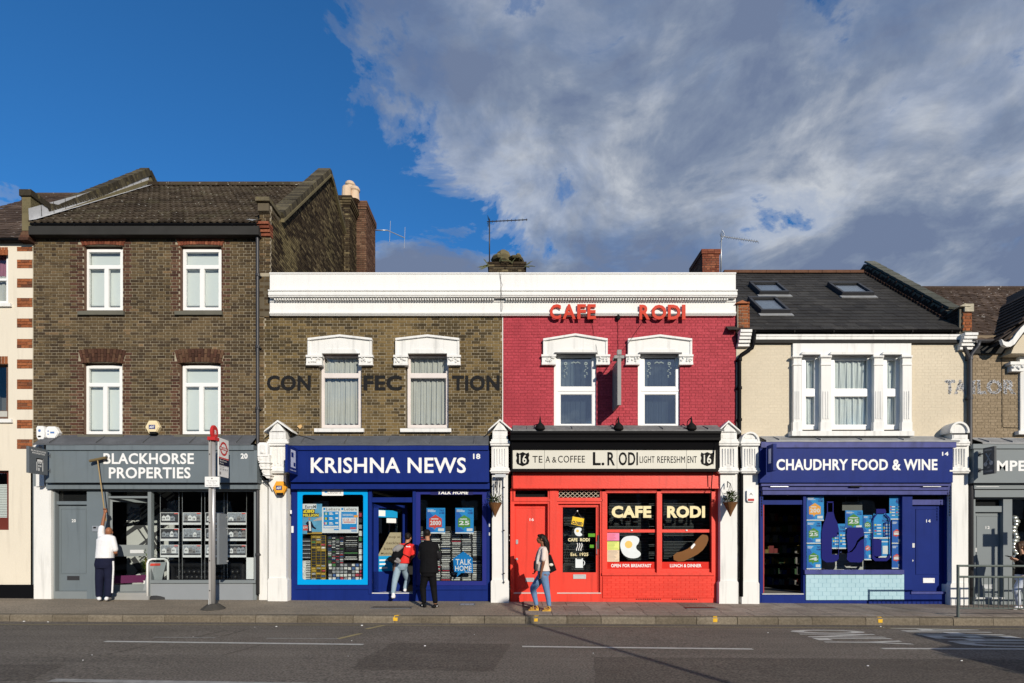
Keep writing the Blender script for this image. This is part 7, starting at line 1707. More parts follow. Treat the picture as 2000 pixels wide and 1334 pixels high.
# guard rail at the right edge
o_x, o_y = onpave(1871, 1205); o = thing('guard_railing', (o_x, o_y, gp(o_x, o_y)), 'green-grey pedestrian guard railing on the kerb at the right edge', 'railing')
z = gp(o_x, o_y); q = MB(railg); q.tube([(o_x, o_y, z - .05), (o_x, o_y, PZ(1103, o_y))], .028, 8); q.build('post', o)
q = MB(railg); q.tube([(o_x + 2.1, o_y + .03, z - .05), (o_x + 2.1, o_y + .03, PZ(1104, o_y))], .028, 8); q.build('post', o)
for py, r_ in ((1105, .024), (1126.5, .024), (1188, .016)):
    q = MB(railg); q.tube([(o_x, o_y, PZ(py, o_y)), (o_x + 4.2, o_y + .06, PZ(py, o_y) - .02)], r_, 8); q.build('rail', o)
for i in range(36):
    px = 1882.5 + i * 9.7; X = PX(px, o_y); q = MB(railg); q.tube([(X, o_y, PZ(1188, o_y)), (X, o_y, PZ(1127, o_y))], .0085, 6); q.build('baluster', o)
# things just outside the frame that throw the shadows seen on the road and walls
x, y = 7.05, -16.3; o = thing('street_lamp', (x, y, road_z(x)), 'tall grey street lamp behind the viewer whose shadow crosses the road', 'street lamp')
q = MB(galv); q.tube([(x, y, road_z(x)), (x, y, 1.5), (x, y, 5.9)], [.09, .075, .05], 10); q.build('pole', o)
q = MB(galv); q.tube([(x, y, 5.9), (x, y + .5, 6.05)], .04, 8); q.box(x - .12, x + .12, y + .4, y + .9, 6.0, 6.12); q.build('lamp_head', o)
o = thing('road_sign', (13.62, -2.5, g(13.6)), 'small square road sign on a grey post past the right edge', 'sign')
q = MB(galv); q.tube([(13.62, -2.5, g(13.6)), (13.62, -2.5, 2.85)], .045, 8); q.build('post', o)
q = MB(yellowp); q.box(13.62 - .24, 13.62 + .24, -2.56, -2.54, 2.42, 2.74); q.build('sign_panel', o)
# car waiting just past the right edge
cx = 7.75; o = thing('car', (cx + 2.2, -7.5, road_z(9)), 'dark saloon car on the road just past the right edge', 'car')
z = road_z(9); body = [(0, .35), (.02, .62), (.25, .78), (1.1, .92), (1.75, 1.38), (2.1, 1.46), (3.0, 1.45), (3.7, 1.05), (4.25, .98), (4.4, .7), (4.4, .35), (3.75, .30), (3.6, .18), (3.0, .18), (1.2, .18), (.5, .3)]
q = MB(mat('car_paint', (.03, .035, .045), .25, .02, coat=.6)); q.prism([(cx + a, z + c_) for a, c_ in body], -8.35, 1.7); q.build('body', o)
for yy in (-8.4, -6.83):
    q = MB(glass_r); q.prism([(cx + a, z + c_) for a, c_ in ((1.3, .95), (1.8, 1.34), (2.9, 1.34), (3.5, 1.02))], yy, .2 if yy < -7 else .22); q.build('side_window', o)
    for xx in (.85, 3.5):
        q = MB(blackm); q.lathe((cx + xx, yy + (0. if yy < -7 else .02), z + .31), [(.31, 0), (.31, .2)], 20, 'y'); w = q.build('wheel', o); q = MB(metal); q.lathe((cx + xx, yy - .01 + (0. if yy < -7 else .03), z + .31), [(.2, 0), (.2, .22)], 14, 'y'); q.build('rim', w)
q = MB(glass_r); q.box(cx + .0, cx + .05, -8.2, -7.9, z + .6, z + .72); q.box(cx, cx + .05, -7.1, -6.8, z + .6, z + .72); q.build('headlight', o)
# low terrace across the road, only seen as reflections
o = thing('opposite_terrace', (0, -31, -.2), 'low brick terrace on the far side of the road behind the viewer', 'building')
q = MB(mat('far_brick', (.09, .06, .045), .9, .3, 2.)); q.box(-45, 45, -36, -30, -.3, 5.6); q.build('wall', o)
q = MB(slate if False else mat('far_slate', (.04, .04, .045), .8)); q.prismx([(-29.8, 5.6), (-33, 7.6), (-36.2, 5.6)], -45, 45); q.build('roof', o)
q = MB(white)
for i in range(22): q.box(-44 + i * 4, -42.8 + i * 4, -30, -29.96, 3.4, 4.9); q.box(-44 + i * 4, -42.2 + i * 4, -30, -29.96, .9, 2.4)
q.build('window', o)
q = MB(pavm); q.add([(-60, -29.9, -.12), (60, -29.9, -.12), (60, -16.6, -.1), (-60, -16.6, -.1)], [(0, 1, 2, 3)]); struct(q.build('far_pavement'))

# ================================================================== people
def _tube_closed(P, rs, seg=12):
    m = MB(mortar); m.tube(P, rs, seg); 
    for p, r_ in ((P[0], rs[0]), (P[-1], rs[-1])): m.ball(p, r_, seg=seg)
    return m
def organic(name, prims, material, parent, voxel=.009, smooth=3, base=(0, 0, 0)):
    """one continuous skin grown over the figure's volumes"""
    m = MB(material)
    for pr in prims:
        k = pr[0]
        if k == 'L':
            P = [Vector(p) for p, _ in pr[1]]; rs = [r_ for _, r_ in pr[1]]
            for i in range(len(P) - 1):
                t = MB(material); t.tube([P[i], P[i + 1]], [rs[i], rs[i + 1]], 14); m.add(t.v, t.f)
            for p, r_ in zip(P, rs): m.ball(tuple(p), r_ * .99, seg=14)
        elif k == 'E':
            _, c_, rx, ry, rz, yaw = pr; t = MB(material); t.ball((0, 0, 0), rx, ry, rz, 16); ca, sa = math.cos(yaw), math.sin(yaw)
            m.add([(c_[0] + x * ca - y * sa, c_[1] + x * sa + y * ca, c_[2] + zz) for x, y, zz in t.v], t.f)
        elif k == 'T':
            seg = 20; vs_ = []
            for c_, rx, ry, yaw in pr[1]:
                for j in range(seg):
                    a = 2 * math.pi * j / seg; x = rx * abs(math.cos(a)) ** .85 * math.copysign(1, math.cos(a)); y = ry * abs(math.sin(a)) ** .85 * math.copysign(1, math.sin(a))
                    vs_.append((c_[0] + x * math.cos(yaw) - y * math.sin(yaw), c_[1] + x * math.sin(yaw) + y * math.cos(yaw), c_[2]))
            n = len(pr[1]); up = 1 if pr[1][-1][0][2] > pr[1][0][0][2] else -1
            fs = [(i * seg + j, i * seg + (j + 1) % seg, (i + 1) * seg + (j + 1) % seg, (i + 1) * seg + j) for i in range(n - 1) for j in range(seg)] + [tuple(range(seg - 1, -1, -1)), tuple(range((n - 1) * seg, n * seg))]
            if up < 0: fs = [f[::-1] for f in fs]
            m.add(vs_, fs)
        elif k == 'B':
            t = MB(material); t.box(*pr[1]); m.add(t.v, t.f)
    me = bpy.data.meshes.new('tmp'); me.from_pydata(m.v, [], m.f); ob = bpy.data.objects.new('tmp', me); COL.objects.link(ob)
    md = ob.modifiers.new('r', 'REMESH'); md.mode = 'VOXEL'; md.voxel_size = voxel; md.use_smooth_shade = True
    ms = ob.modifiers.new('s', 'SMOOTH'); ms.factor = .5; ms.iterations = smooth
    dg = bpy.context.evaluated_depsgraph_get(); me2 = bpy.data.meshes.new_from_object(ob.evaluated_get(dg)); me2.name = name
    bpy.data.objects.remove(ob); bpy.data.meshes.remove(me)
    me2.materials.clear(); me2.materials.append(material); me2.polygons.foreach_set('use_smooth', [True] * len(me2.polygons))
    o = bpy.data.objects.new(name, me2); COL.objects.link(o); o.parent = parent; return o
def frame(Yp, px, py):
    X0, Z0 = PX(px, Yp), PZ(py, Yp)
    def P(a, b, dy=0.): return (PX(a, Yp + dy) - X0, dy, PZ(b, Yp + dy) - Z0)
    return (X0, Yp, Z0), P
def add(p, dx=0, dy=0, dz=0): return (p[0] + dx, p[1] + dy, p[2] + dz)
def head(c, yaw, tilt=0., hs=1.):
    """c = centre of skull; yaw = heading of the face (0 = away from the camera, +Y)"""
    f = Vector((-math.sin(yaw), math.cos(yaw), 0)); s = Vector((f.y, -f.x, 0)); C = Vector(c); u = Vector((0, 0, 1))
    E = lambda v, rx, ry, rz: ('E', tuple(C + v * hs), rx * hs, ry * hs, rz * hs, yaw)
    pr = [E(-f * .012 + u * .015, .076, .094, .096), E(f * .022 - u * .045, .058, .066, .070), E(f * .045 - u * .085, .034, .036, .032),
          E(f * .098 - u * .022, .012, .018, .026), E(f * .090 - u * .066, .022, .012, .009), E(f * .088 - u * .078, .018, .012, .009), E(f * .082 + u * .020, .050, .016, .012),
          E(s * .077 - u * .02, .010, .020, .030), E(-s * .077 - u * .02, .010, .020, .030), E(f * .07 - u * .03 + s * .032, .022, .02, .02), E(f * .07 - u * .03 - s * .032, .022, .02, .02)]
    return pr
def eyes(c, yaw, parent, hs=1.):
    f = Vector((-math.sin(yaw), math.cos(yaw), 0)); s = Vector((f.y, -f.x, 0)); q = MB(mat('eye_white', (.6, .58, .55), .3))
    for k in (1, -1):
        e = Vector(c) + f * .083 + s * .031 * k; q.m(MATS['eye_white']).ball(tuple(e), .013, .013, .010, 8); q.m(pink_).ball(tuple(e + f * .009), .006, .006, .006, 6)
    q.build('eyes', parent); ob = bpy.data.objects[[x.name for x in parent.children if x.name.startswith('eyes')][-1]]
def hand(w, d, n, k=1., curl=.5, side=1):
    """wrist, direction of the palm, palm normal; five fingers"""
    w, d, n = Vector(w), Vector(d).normalized(), Vector(n).normalized(); s = d.cross(n).normalized() * side; pr = []
    pr.append(('L', [(tuple(w), .024 * k), (tuple(w + d * .035 * k + s * .012), .024 * k), (tuple(w + d * .08 * k + s * .016), .019 * k)])); pr.append(('L', [(tuple(w + d * .03 * k - s * .012), .022 * k), (tuple(w + d * .08 * k - s * .022), .018 * k)]))
    for i, (off, ln) in enumerate(((.032, .062), (.011, .075), (-.011, .07), (-.031, .055))):
        a = w + d * .085 * k + s * off * k; b_ = a + (d * math.cos(curl * .6) + n * math.sin(curl * .6)) * ln * .5 * k; c_ = b_ + (d * math.cos(curl * 2) + n * math.sin(curl * 2)) * ln * .5 * k
        pr.append(('L', [(tuple(a), .0105 * k), (tuple(b_), .0095 * k), (tuple(c_), .008 * k)]))
    a = w + d * .025 * k + s * .028 * k; b_ = a + (d * .6 + s * .7 + n * .3).normalized() * .04 * k; pr.append(('L', [(tuple(a), .014 * k), (tuple(b_), .011 * k), (tuple(b_ + (d * .9 + n * .5).normalized() * .03 * k), .009 * k)]))
    return pr
def shoe(an, toe, sole_z, w=.045):
    a, t = Vector(an), Vector(toe); d = Vector((t.x - a.x, t.y - a.y, 0)); l = d.length or .01; d /= l; h_ = a - d * .07
    z = sole_z
    return [('L', [((h_.x, h_.y, z + .045), w * .92), ((a.x, a.y, z + .065), w), ((a.x + d.x * .08, a.y + d.y * .08, z + .055), w), ((t.x - d.x * .03, t.y - d.y * .03, z + .036), w * .82)]), ('E', (t.x, t.y, z + .030), w * .72, w * .72, .028, 0)]

# ---- man with the broom
loc, P = frame(-.45, 205, 1172.5); p = thing('person', loc, 'bald man in white T-shirt and navy tracksuit bottoms reaching up with a broom', 'person')
hL, hR, kL, kR, aL, aR = P(199, 1094), P(212, 1094), P(195, 1130, -.02), P(212, 1130, .0), P(194, 1162, .02), P(211, 1161, -.02)
shL, shR = P(197, 1050, .02), P(219, 1052, -.0); elL, wrL = P(200, 1026, .05), P(204.5, 1003, .08); elR, wrR = P(226, 1079, .02), P(222, 1083, .24)
hc = P(213, 1038.5, .02)
body = [('T', [(P(206, 1098), .17, .12, 0), (P(206, 1086), .165, .12, 0), (P(206, 1070), .17, .115, 0), (P(208, 1056), .19, .11, 0), (P(209, 1048), .13, .08, 0)]), ('L', [(P(209, 1052), .06), (P(212, 1043, .01), .055)])] + head(hc, .35)
body += [('L', [(shL, .052), (elL, .040), (wrL, .027)]), ('L', [(shR, .052), (elR, .041), (wrR, .027)]), ('L', [(hL, .085), (kL, .055), (aL, .04)]), ('L', [(hR, .085), (kR, .055), (aR, .04)])]
body += [('L', [(aL, .04), (add(aL, dz=-.06), .04)]), ('L', [(aR, .04), (add(aR, dz=-.06), .04)])] + hand(wrL, (.05, .1, 1), (0, -.8, .3), 1.05, 1.1) + hand(wrR, (-.1, 1, .1), (0, 0, -1), 1., .8)
organic('body', body, skin_h, p, .0075)
organic('shirt', [('T', [(P(204.5, 1090), .205, .155, 0), (P(205, 1080), .20, .15, 0), (P(206, 1066), .20, .14, 0), (P(207, 1054), .215, .13, 0), (P(208.5, 1047), .15, .10, 0), (P(210, 1044), .075, .07, 0)]), ('L', [(add(shL, .02), .082), (P(197.5, 1041, .02), .075), (P(198.5, 1031, .03), .068)]), ('L', [(shR, .080), (P(223, 1065, .0), .070), (P(225, 1073, .01), .066)])], whitec, p, .009)
organic('trousers', [('T', [(P(205.5, 1087), .185, .145, 0), (P(204.5, 1094), .205, .155, 0), (P(204, 1103), .22, .16, 0), (P(204, 1110), .20, .14, 0)]), ('L', [(P(197, 1104), .118), (P(194.5, 1130, -.02), .095), (P(194, 1155, .0), .082), (P(194, 1162, .0), .078)]), ('L', [(P(212, 1104), .115), (P(212.5, 1130), .092), (P(211.5, 1155, -.02), .082), (P(211.5, 1162, -.02), .078)])], navy, p, .010)
q = MB(whitec); 
for (a, c_) in (((221, 1096), (221.5, 1110)), ((221.5, 1110), (220.5, 1130)), ((220.5, 1130), (219, 1158))): q.tube([P(a[0], a[1], -.02), P(c_[0], c_[1], -.03)], .02, 6)
st = q.build('trouser_stripe'); st.parent = p; st.location = Vector(st.location)
organic('shoe', shoe(P(193.5, 1166, .0), P(192, 1166, .16), 0.0, .05), whitec, p, .008); organic('shoe', shoe(P(210, 1166, -.02), P(215, 1166, .14), .005, .05), whitec, p, .008)
bo_ = thing('broom', (PX(204, -.38), -.38, PZ(1010, -.38)), 'long wooden broom held up against the grey shop fascia', 'broom')
q = MB(mat('broom_wood', (.36, .26, .13), .6, .1, 9.)); A = Vector((PX(207, -.33), -.33, PZ(1018, -.33))); B = Vector((PX(190.5, -.45), -.45, PZ(898, -.45))); q.tube([A, B], .014, 8); q.build('handle', bo_)
q = MB(mat('broom_head', (.16, .12, .06), .7)); q.tube([B + Vector((-.175, -.03, -.035)), B + Vector((.185, .03, .06))], .035, 8); q.build('brush_head', bo_)
q = MB(mat('broom_bristle', (.10, .08, .05), .95, .4, 60.)); 
for i in range(40):
    t = i / 39; c_ = (B + Vector((-.175, -.03, -.035))).lerp(B + Vector((.185, .03, .06)), t); q.tube([c_, c_ + Vector((-.02 + random.uniform(-.01, .01), .09, .035 + random.uniform(-.01, .01)))], .010, 4)
br = q.build('bristles', bo_); br['kind'] = 'stuff'

# ---- man in red stepping into the newsagent
loc, P = frame(-.20, 782, 1168); p = thing('person', loc, 'man in red T-shirt and light jeans stepping through the open newsagent door', 'person')
yw = -.5
shL, shR = P(783, 1067, .0), P(805, 1068, .10); hL, hR = P(776, 1104, .05), P(789, 1104, .12)
kL, aL = P(771, 1135, -.04), P(768, 1160, -.12); kR, aR = P(796, 1132, .34), P(791, 1149, .30)
elR, wrR = P(807, 1086, .10), P(801, 1094, .30); elL, wrL = P(778, 1086, .18), P(790, 1090, .38)
hc = P(797, 1049, .14)
body = [('T', [(P(783, 1108, .05), .15, .12, yw), (P(786, 1095, .05), .15, .115, yw), (P(790, 1078, .06), .165, .115, yw), (P(794, 1068, .07), .18, .10, yw), (P(795, 1062, .09), .10, .07, yw)]), ('L', [(P(795, 1064, .09), .056), (P(796, 1056, .11), .052)])] + head(hc, yw)
body += [('L', [(shL, .05), (elL, .042), (wrL, .028)]), ('L', [(shR, .05), (elR, .043), (wrR, .028)]), ('L', [(hL, .085), (kL, .06), (aL, .04)]), ('L', [(hR, .085), (kR, .06), (aR, .04)])] + hand(wrR, (-.3, 1, .1), (-.2, 0, 1), 1., .7) + hand(wrL, (.1, 1, 0), (.2, 0, 1), 1., .7, -1)
organic('body', body, skin_t, p, .0075)
organic('hair', [('E', add(hc, 0, -.025, .028), .083, .094, .092, yw), ('E', add(hc, -.01, -.06, -.01), .07, .05, .06, yw)], hairm, p, .009)
organic('shirt', [('T', [(P(787, 1100, .05), .185, .15, yw), (P(788, 1088, .05), .18, .145, yw), (P(791, 1075, .06), .19, .14, yw), (P(793, 1067, .07), .20, .125, yw), (P(795, 1061, .08), .12, .09, yw)]), ('L', [(shL, .076), (P(781, 1078, .08), .068)]), ('L', [(shR, .076), (P(807, 1077, .1), .066), (P(807, 1082, .1), .064)])], redc, p, .009)
organic('trousers', [('T', [(P(786, 1097, .05), .165, .13, yw), (P(783.5, 1106, .06), .17, .14, yw), (P(782, 1113, .08), .15, .12, yw)]), ('L', [(P(777, 1110, .04), .098), (kL, .074), (P(768, 1157, -.12), .056)]), ('L', [(P(789, 1110, .12), .098), (kR, .074), (P(791.5, 1148, .30), .058)])], jeans, p, .009)
organic('shoe', shoe(P(768, 1162, -.12), P(770, 1162, .04), 0.005, .046) + [('L', [(P(768, 1160, -.14), .045), (P(769.5, 1166, -.16), .035)])], whitec, p, .008)
zs = P(791, 1156, .3)[2]; organic('shoe', shoe(P(791, 1150, .30), P(792, 1150, .45), zs, .046), whitec, p, .008)
q = MB(whitec); fn = lambda a, c_: tuple(Vector(P(793 + 9 * a, 1069.5 - 3.6 * c_, -.12 + .05 * a)))
q.text('family', (0, 1, 0, 1), 0, fn=fn, bold=.05); tt_ = q.build('shirt_print'); tt_.parent = p
bp_ = thing('backpack', (loc[0] + P(774, 1100, -.2)[0], loc[1] - .2, loc[2] + P(774, 1100, -.2)[2]), 'black and grey backpack on the back of the man in red', 'backpack')
def rel(e): 
    for c_ in e.children: pass
base = Vector(loc) - Vector(bp_.location)
V_ = lambda a, c_, dy=0: tuple(Vector(P(a, c_, dy)) + base)
organic('bag_body', [('L', [(V_(785, 1068, -.16), .06), (V_(779, 1078, -.19), .11), (V_(773, 1088, -.22), .12), (V_(769, 1094, -.24), .09)]), ('E', V_(762, 1092, -.25), .06, .08, .07, 0), ('E', V_(777, 1082, -.20), .14, .10, .13, 0)], blackc, bp_, .01)
organic('bag_flap', [('L', [(V_(781, 1066.5, -.24), .05), (V_(775, 1070, -.27), .062), (V_(770, 1074.5, -.29), .05)]), ('L', [(V_(785, 1067.5, -.22), .045), (V_(776, 1074, -.29), .055)])], greyc, bp_, .009)
organic('bag_pocket', [('L', [(V_(776, 1092, -.30), .042), (V_(780, 1096, -.27), .042)]), ('L', [(V_(772, 1096, -.29), .036), (V_(779, 1098, -.27), .036)])], greyc, bp_, .009)
q = MB(blackc); pts = [V_(786, 1070, -.14), V_(794, 1062, -.10), V_(801, 1059.5, -.02), V_(804, 1062, .06)]; q.tube(pts, .018, 6); q.tube([V_(786, 1082, -.12), V_(800, 1088, -.10), V_(806, 1085, -.0)], .010, 6); s2 = q.build('strap'); s2.parent = bp_

# ---- man in black in front of the right window
yb_ = onpave(838, 1186)[1]; loc, P = frame(yb_, 838, 1186); p = thing('person', loc, 'man in black jacket and trousers standing with his back to us at the newsagent window', 'person')
shL, shR = P(824, 1066, 0), P(850, 1066, 0); elL, elR = P(820.5, 1087, .02), P(857.5, 1088, .02); wrL, wrR = P(829, 1096, .22), P(848, 1094, .24)
hL, hR = P(831, 1116), P(844, 1116); kL, kR = P(826, 1148, .03), P(847, 1148, .03); aL, aR = P(828, 1176, .0), P(850, 1178, -.02); hc = P(834.5, 1043, .02)
body = [('T', [(P(837, 1118), .15, .12, 0), (P(837, 1100), .155, .12, 0), (P(837, 1078), .18, .12, 0), (P(837, 1064), .20, .10, 0), (P(836, 1058), .10, .08, 0)]), ('L', [(P(835.5, 1060), .058), (P(834.5, 1049, .0), .052)])] + head(hc, .1)
body += [('L', [(shL, .052), (elL, .042), (wrL, .028)]), ('L', [(shR, .052), (elR, .042), (wrR, .028)]), ('L', [(hL, .09), (kL, .06), (aL, .042)]), ('L', [(hR, .09), (kR, .06), (aR, .042)])] + hand(wrL, (.4, 1, .2), (0, 0, 1), 1., .8) + hand(wrR, (-.4, 1, .2), (0, 0, 1), 1., .8, -1)
organic('body', body, skin_t, p, .0075)
organic('hair', [('E', add(hc, 0, -.02, .030), .084, .098, .088, 0), ('E', add(hc, 0, -.055, -.005), .076, .05, .05, 0)], hairm, p, .008)
organic('jacket', [('T', [(P(838, 1118.5), .235, .165, 0), (P(838, 1112), .225, .16, 0), (P(838, 1095), .205, .15, 0), (P(837.5, 1075), .225, .145, 0), (P(837, 1066), .235, .125, 0), (P(836, 1059.5), .15, .10, 0), (P(835.5, 1055.5), .075, .072, 0)]), ('L', [(shL, .078), (P(822.5, 1078, 0), .066), (elL, .060)]), ('L', [(shR, .078), (P(854, 1078, 0), .066), (elR, .060)])], blackc, p, .009)
organic('sleeve', [('L', [(P(822.5, 1079, -.01), .069), (add(elL, 0, -.005), .064), (P(827, 1094, .16), .05)])], leath, p, .009); organic('sleeve', [('L', [(P(854.5, 1079, -.01), .069), (add(elR, 0, -.005), .064), (P(851, 1093, .17), .05)])], leath, p, .009)
organic('trousers', [('T', [(P(837.5, 1110), .185, .14, 0), (P(837.5, 1118), .185, .15, 0), (P(837.5, 1126), .175, .13, 0)]), ('L', [(P(831, 1122), .105), (kL, .078), (P(828, 1174, .0), .060)]), ('L', [(P(844, 1122), .105), (kR, .078), (P(850, 1175, -.02), .060)])], blackc, p, .009)
for (an, te, nm) in ((P(828, 1178, .0), P(823, 1178, .14), 1), (P(850, 1180, -.03), P(854, 1180, .10), 2)):
    s_ = organic('shoe', shoe(an, te, -.0 if nm == 1 else -.02, .046), blackm, p, .008)
    q = MB(whitec); a = Vector(an); q.ball((a.x - (.045 if nm == 1 else -.042), a.y + .01, .045 if nm == 1 else .03), .012, .05, .022, 8); k_ = q.build('stripe'); k_.parent = s_

# ---- woman walking past the cafe
yb_ = onpave(1056, 1193)[1]; loc, P = frame(yb_, 1056, 1193); p = thing('person', loc, 'woman with long black hair walking left past the cafe in white top and blue jeans', 'person')
yw = math.pi / 2
hc = P(1057, 1052); shN, shF = P(1063, 1075, -.17), P(1058, 1075, .17); elN, wrN = P(1061, 1100, -.22), P(1056.5, 1121, -.22); elF, wrF = P(1052, 1098, .2), P(1046, 1112, .1)
hN, hF = P(1063, 1121, -.09), P(1060, 1121, .09); kF, aF = P(1041, 1150, .08), P(1048, 1181, .06); kN, aN = P(1068, 1151, -.08), P(1072, 1181, -.06)
body = [('T', [(P(1061, 1120), .17, .125, yw), (P(1059, 1104), .14, .115, yw), (P(1058, 1088), .15, .125, yw), (P(1060, 1075), .17, .105, yw), (P(1060.5, 1068), .09, .07, yw)]), ('L', [(P(1061, 1071), .05), (P(1059, 1060), .046)])] + head(hc, yw, hs=.97)
body += [('L', [(shN, .048), (elN, .038), (wrN, .025)]), ('L', [(shF, .048), (elF, .038), (wrF, .025)]), ('L', [(hN, .09), (kN, .058), (aN, .036)]), ('L', [(hF, .09), (kF, .058), (aF, .036)]), ('E', P(1053, 1084, -.07), .06, .055, .06, 0), ('E', P(1053, 1084, .07), .06, .055, .06, 0)] + hand(wrN, (-.05, 0, -1), (-1, 0, 0), .95, .9) + hand(wrF, (-.3, -.3, -1), (-1, 0, 0), .95, .8, -1)
for (a, t, dz) in ((aF, P(1033, 1186, .06), 0.0), (aN, P(1060, 1190, -.06), -.0)):
    a_ = Vector(a); t_ = Vector(t); body.append(('L', [(a, .038), ((a_.x + .02, a_.y, .065), .035), ((a_.x * .55 + t_.x * .45, a_.y, .045), .033), ((t_.x + .02, t_.y, .028), .027)]))
organic('body', body, skin_b, p, .0075); eyes(hc, yw, p)
organic('hair', [('E', add(hc, .018, 0, .020), .088, .086, .094, 0), ('L', [(P(1062, 1050), .068), (P(1067, 1060), .07), (P(1069, 1070), .058), (P(1072, 1078, -.02), .03)]), ('L', [(P(1065, 1060, -.06), .035), (P(1069, 1074, -.05), .025)]), ('E', add(hc, -.045, 0, .07), .045, .06, .035, 0)], hairm, p, .009)
organic('top', [('T', [(P(1061, 1115), .20, .165, yw), (P(1059.5, 1105), .175, .15, yw), (P(1058, 1090), .175, .155, yw), (P(1059.5, 1078), .185, .13, yw), (P(1060.5, 1070), .14, .09, yw), (P(1061, 1067.5), .08, .07, yw)]), ('L', [(add(shN, 0, -.01), .070), (P(1062, 1087, -.22), .060), (P(1061.5, 1092, -.225), .062)]), ('L', [(shF, .066), (P(1055, 1088, .2), .058)]), ('E', P(1052.5, 1086, 0), .07, .13, .07, 0)], pinkc, p, .009)
q = MB(mat('scarf_dark', (.09, .07, .07), .9, .6, 30.)); 
organic('scarf', [('L', [(P(1053, 1079, -.08), .05), (P(1049.5, 1090, -.09), .045), (P(1048, 1103, -.10), .042), (P(1047.5, 1113, -.10), .035)]), ('L', [(P(1046.5, 1098, .0), .05), (P(1045.5, 1110, .0), .045)])], MATS['scarf_dark'], p, .009)
organic('scarf', [('L', [(P(1055, 1076, -.11), .04), (P(1051, 1088, -.125), .035), (P(1049, 1100, -.13), .03)])], mat('scarf_pale', (.6, .55, .52), .9, .5, 40.), p, .009)
organic('jeans', [('T', [(P(1061.5, 1113), .165, .13, yw), (P(1062, 1120), .18, .145, yw), (P(1060.5, 1128), .16, .12, yw)]), ('L', [(P(1062.5, 1126, -.08), .105), (P(1067, 1148, -.08), .078), (P(1070.5, 1166, -.07), .062), (P(1072.5, 1181, -.06), .052)]), ('L', [(P(1058, 1126, .08), .108), (P(1042, 1148, .08), .084), (P(1041.5, 1153, .08), .078), (P(1045, 1168, .07), .06), (P(1047.5, 1180, .06), .05)])], jeansb, p, .009)
sand = mat('gold_sandal', (.62, .36, .06), .45, .2, 20.)
for (a, t) in ((aF, P(1033, 1186, .06)), (aN, P(1060, 1190, -.06))):
    a_, t_ = Vector(a), Vector(t); q = MB(sand); q.box(min(t_.x, a_.x) - .01, max(t_.x, a_.x) + .05, a_.y - .042, a_.y + .042, .0, .022); q.box(a_.x - .01, a_.x + .05, a_.y - .035, a_.y + .035, .0, .06)
    q.tube([(t_.x + .05, a_.y - .045, .02), (t_.x + .05, a_.y, .07), (t_.x + .05, a_.y + .045, .02)], .014, 6); q.tube([(t_.x + .09, a_.y - .045, .02), (t_.x + .10, a_.y, .085), (t_.x + .09, a_.y + .045, .02)], .014, 6); q.tube([(a_.x + .04, a_.y - .04, .05), (a_.x - .0, a_.y - .045, .11), (a_.x - .04, a_.y, .12), (a_.x, a_.y + .045, .11), (a_.x + .04, a_.y + .04, .05)], .012, 6); s_ = q.build('sandal'); s_.parent = p
ph = MB(blackm); X, Y, Z = wrN; ph.box(X - .045, X - .02, Y - .03, Y + .04, Z - .15, Z + .0); t_ = ph.build('phone'); t_.location = Vector(t_.location) + Vector(loc); tag(t_, 'black phone held low in the walking woman\'s hand', 'phone')
bag = thing('handbag', (loc[0] + .2, loc[1] + .05, loc[2] + .85), 'black tote bag hanging behind the walking woman', 'handbag'); base = Vector(loc) - Vector(bag.location)
q = MB(blackc); V2 = lambda a, c_, dy: tuple(Vector(P(a, c_, dy)) + base)
q.add([V2(1072, 1084, .02), V2(1076, 1083, .20), V2(1087, 1113, .20), V2(1073, 1120, .04), V2(1070, 1086, -.04), V2(1074, 1084, -.02), V2(1086.5, 1114, -.0), V2(1072, 1121, -.05)], [(3, 2, 1, 0), (4, 5, 6, 7), (0, 1, 5, 4), (1, 2, 6, 5), (2, 3, 7, 6), (3, 0, 4, 7)]); t_ = q.build('bag_body'); t_.parent = bag
q = MB(mat('white_fur', (.7, .68, .6), .95)); q.ball(V2(1076.5, 1103, -.07), .05, .03, .035, 8); t_ = q.build('tag'); t_.parent = bag
q = MB(blackc); q.tube([V2(1073, 1085, .05), V2(1066, 1070, .12), V2(1060, 1069, .16)], .012, 5); t_ = q.build('strap'); t_.parent = bag

# ---- woman with a phone at the right edge
yb_ = onpave(1990, 1191)[1]; loc, P = frame(yb_, 1990, 1191); p = thing('person', loc, 'woman in black top and pale ripped jeans looking at a phone behind the railing', 'person')
hc = P(1991, 1067); shN, shF = P(2001, 1088, -.16), P(1997, 1088, .16); elN, wrN = P(2001, 1103, -.2), P(1984, 1092, -.1); elF, wrF = P(1992, 1106, .18), P(1982, 1094, .06)
body = [('T', [(P(1998, 1128), .165, .12, yw), (P(1999, 1112), .13, .11, yw), (P(1999, 1098), .15, .115, yw), (P(1999, 1088), .165, .10, yw), (P(1998, 1082), .09, .07, yw)]), ('L', [(P(1998, 1084), .048), (P(1994, 1075), .045)])] + head(hc, yw, hs=.95)
body += [('L', [(shN, .046), (elN, .037), (wrN, .025)]), ('L', [(shF, .046), (elF, .037), (wrF, .025)]), ('L', [(P(1998, 1130, -.08), .088), (P(1983, 1155, -.08), .056), (P(1991, 1183, -.07), .036)]), ('L', [(P(2000, 1130, .08), .088), (P(2004, 1158, .08), .056), (P(2012, 1180, .08), .036)])] + hand(wrN, (-1, .1, .25), (.2, 0, 1), .92, .7) + hand(wrF, (-1, -.1, .25), (.2, 0, 1), .92, .7, -1)
body += [('L', [(P(1991, 1183, -.07), .036), (P(1990, 1187, -.07), .035), (P(1978, 1188.5, -.07), .028)])]
organic('body', body, mat('pale_skin', (.52, .30, .20), .5, .05), p, .0075); eyes(hc, yw, p, .95)
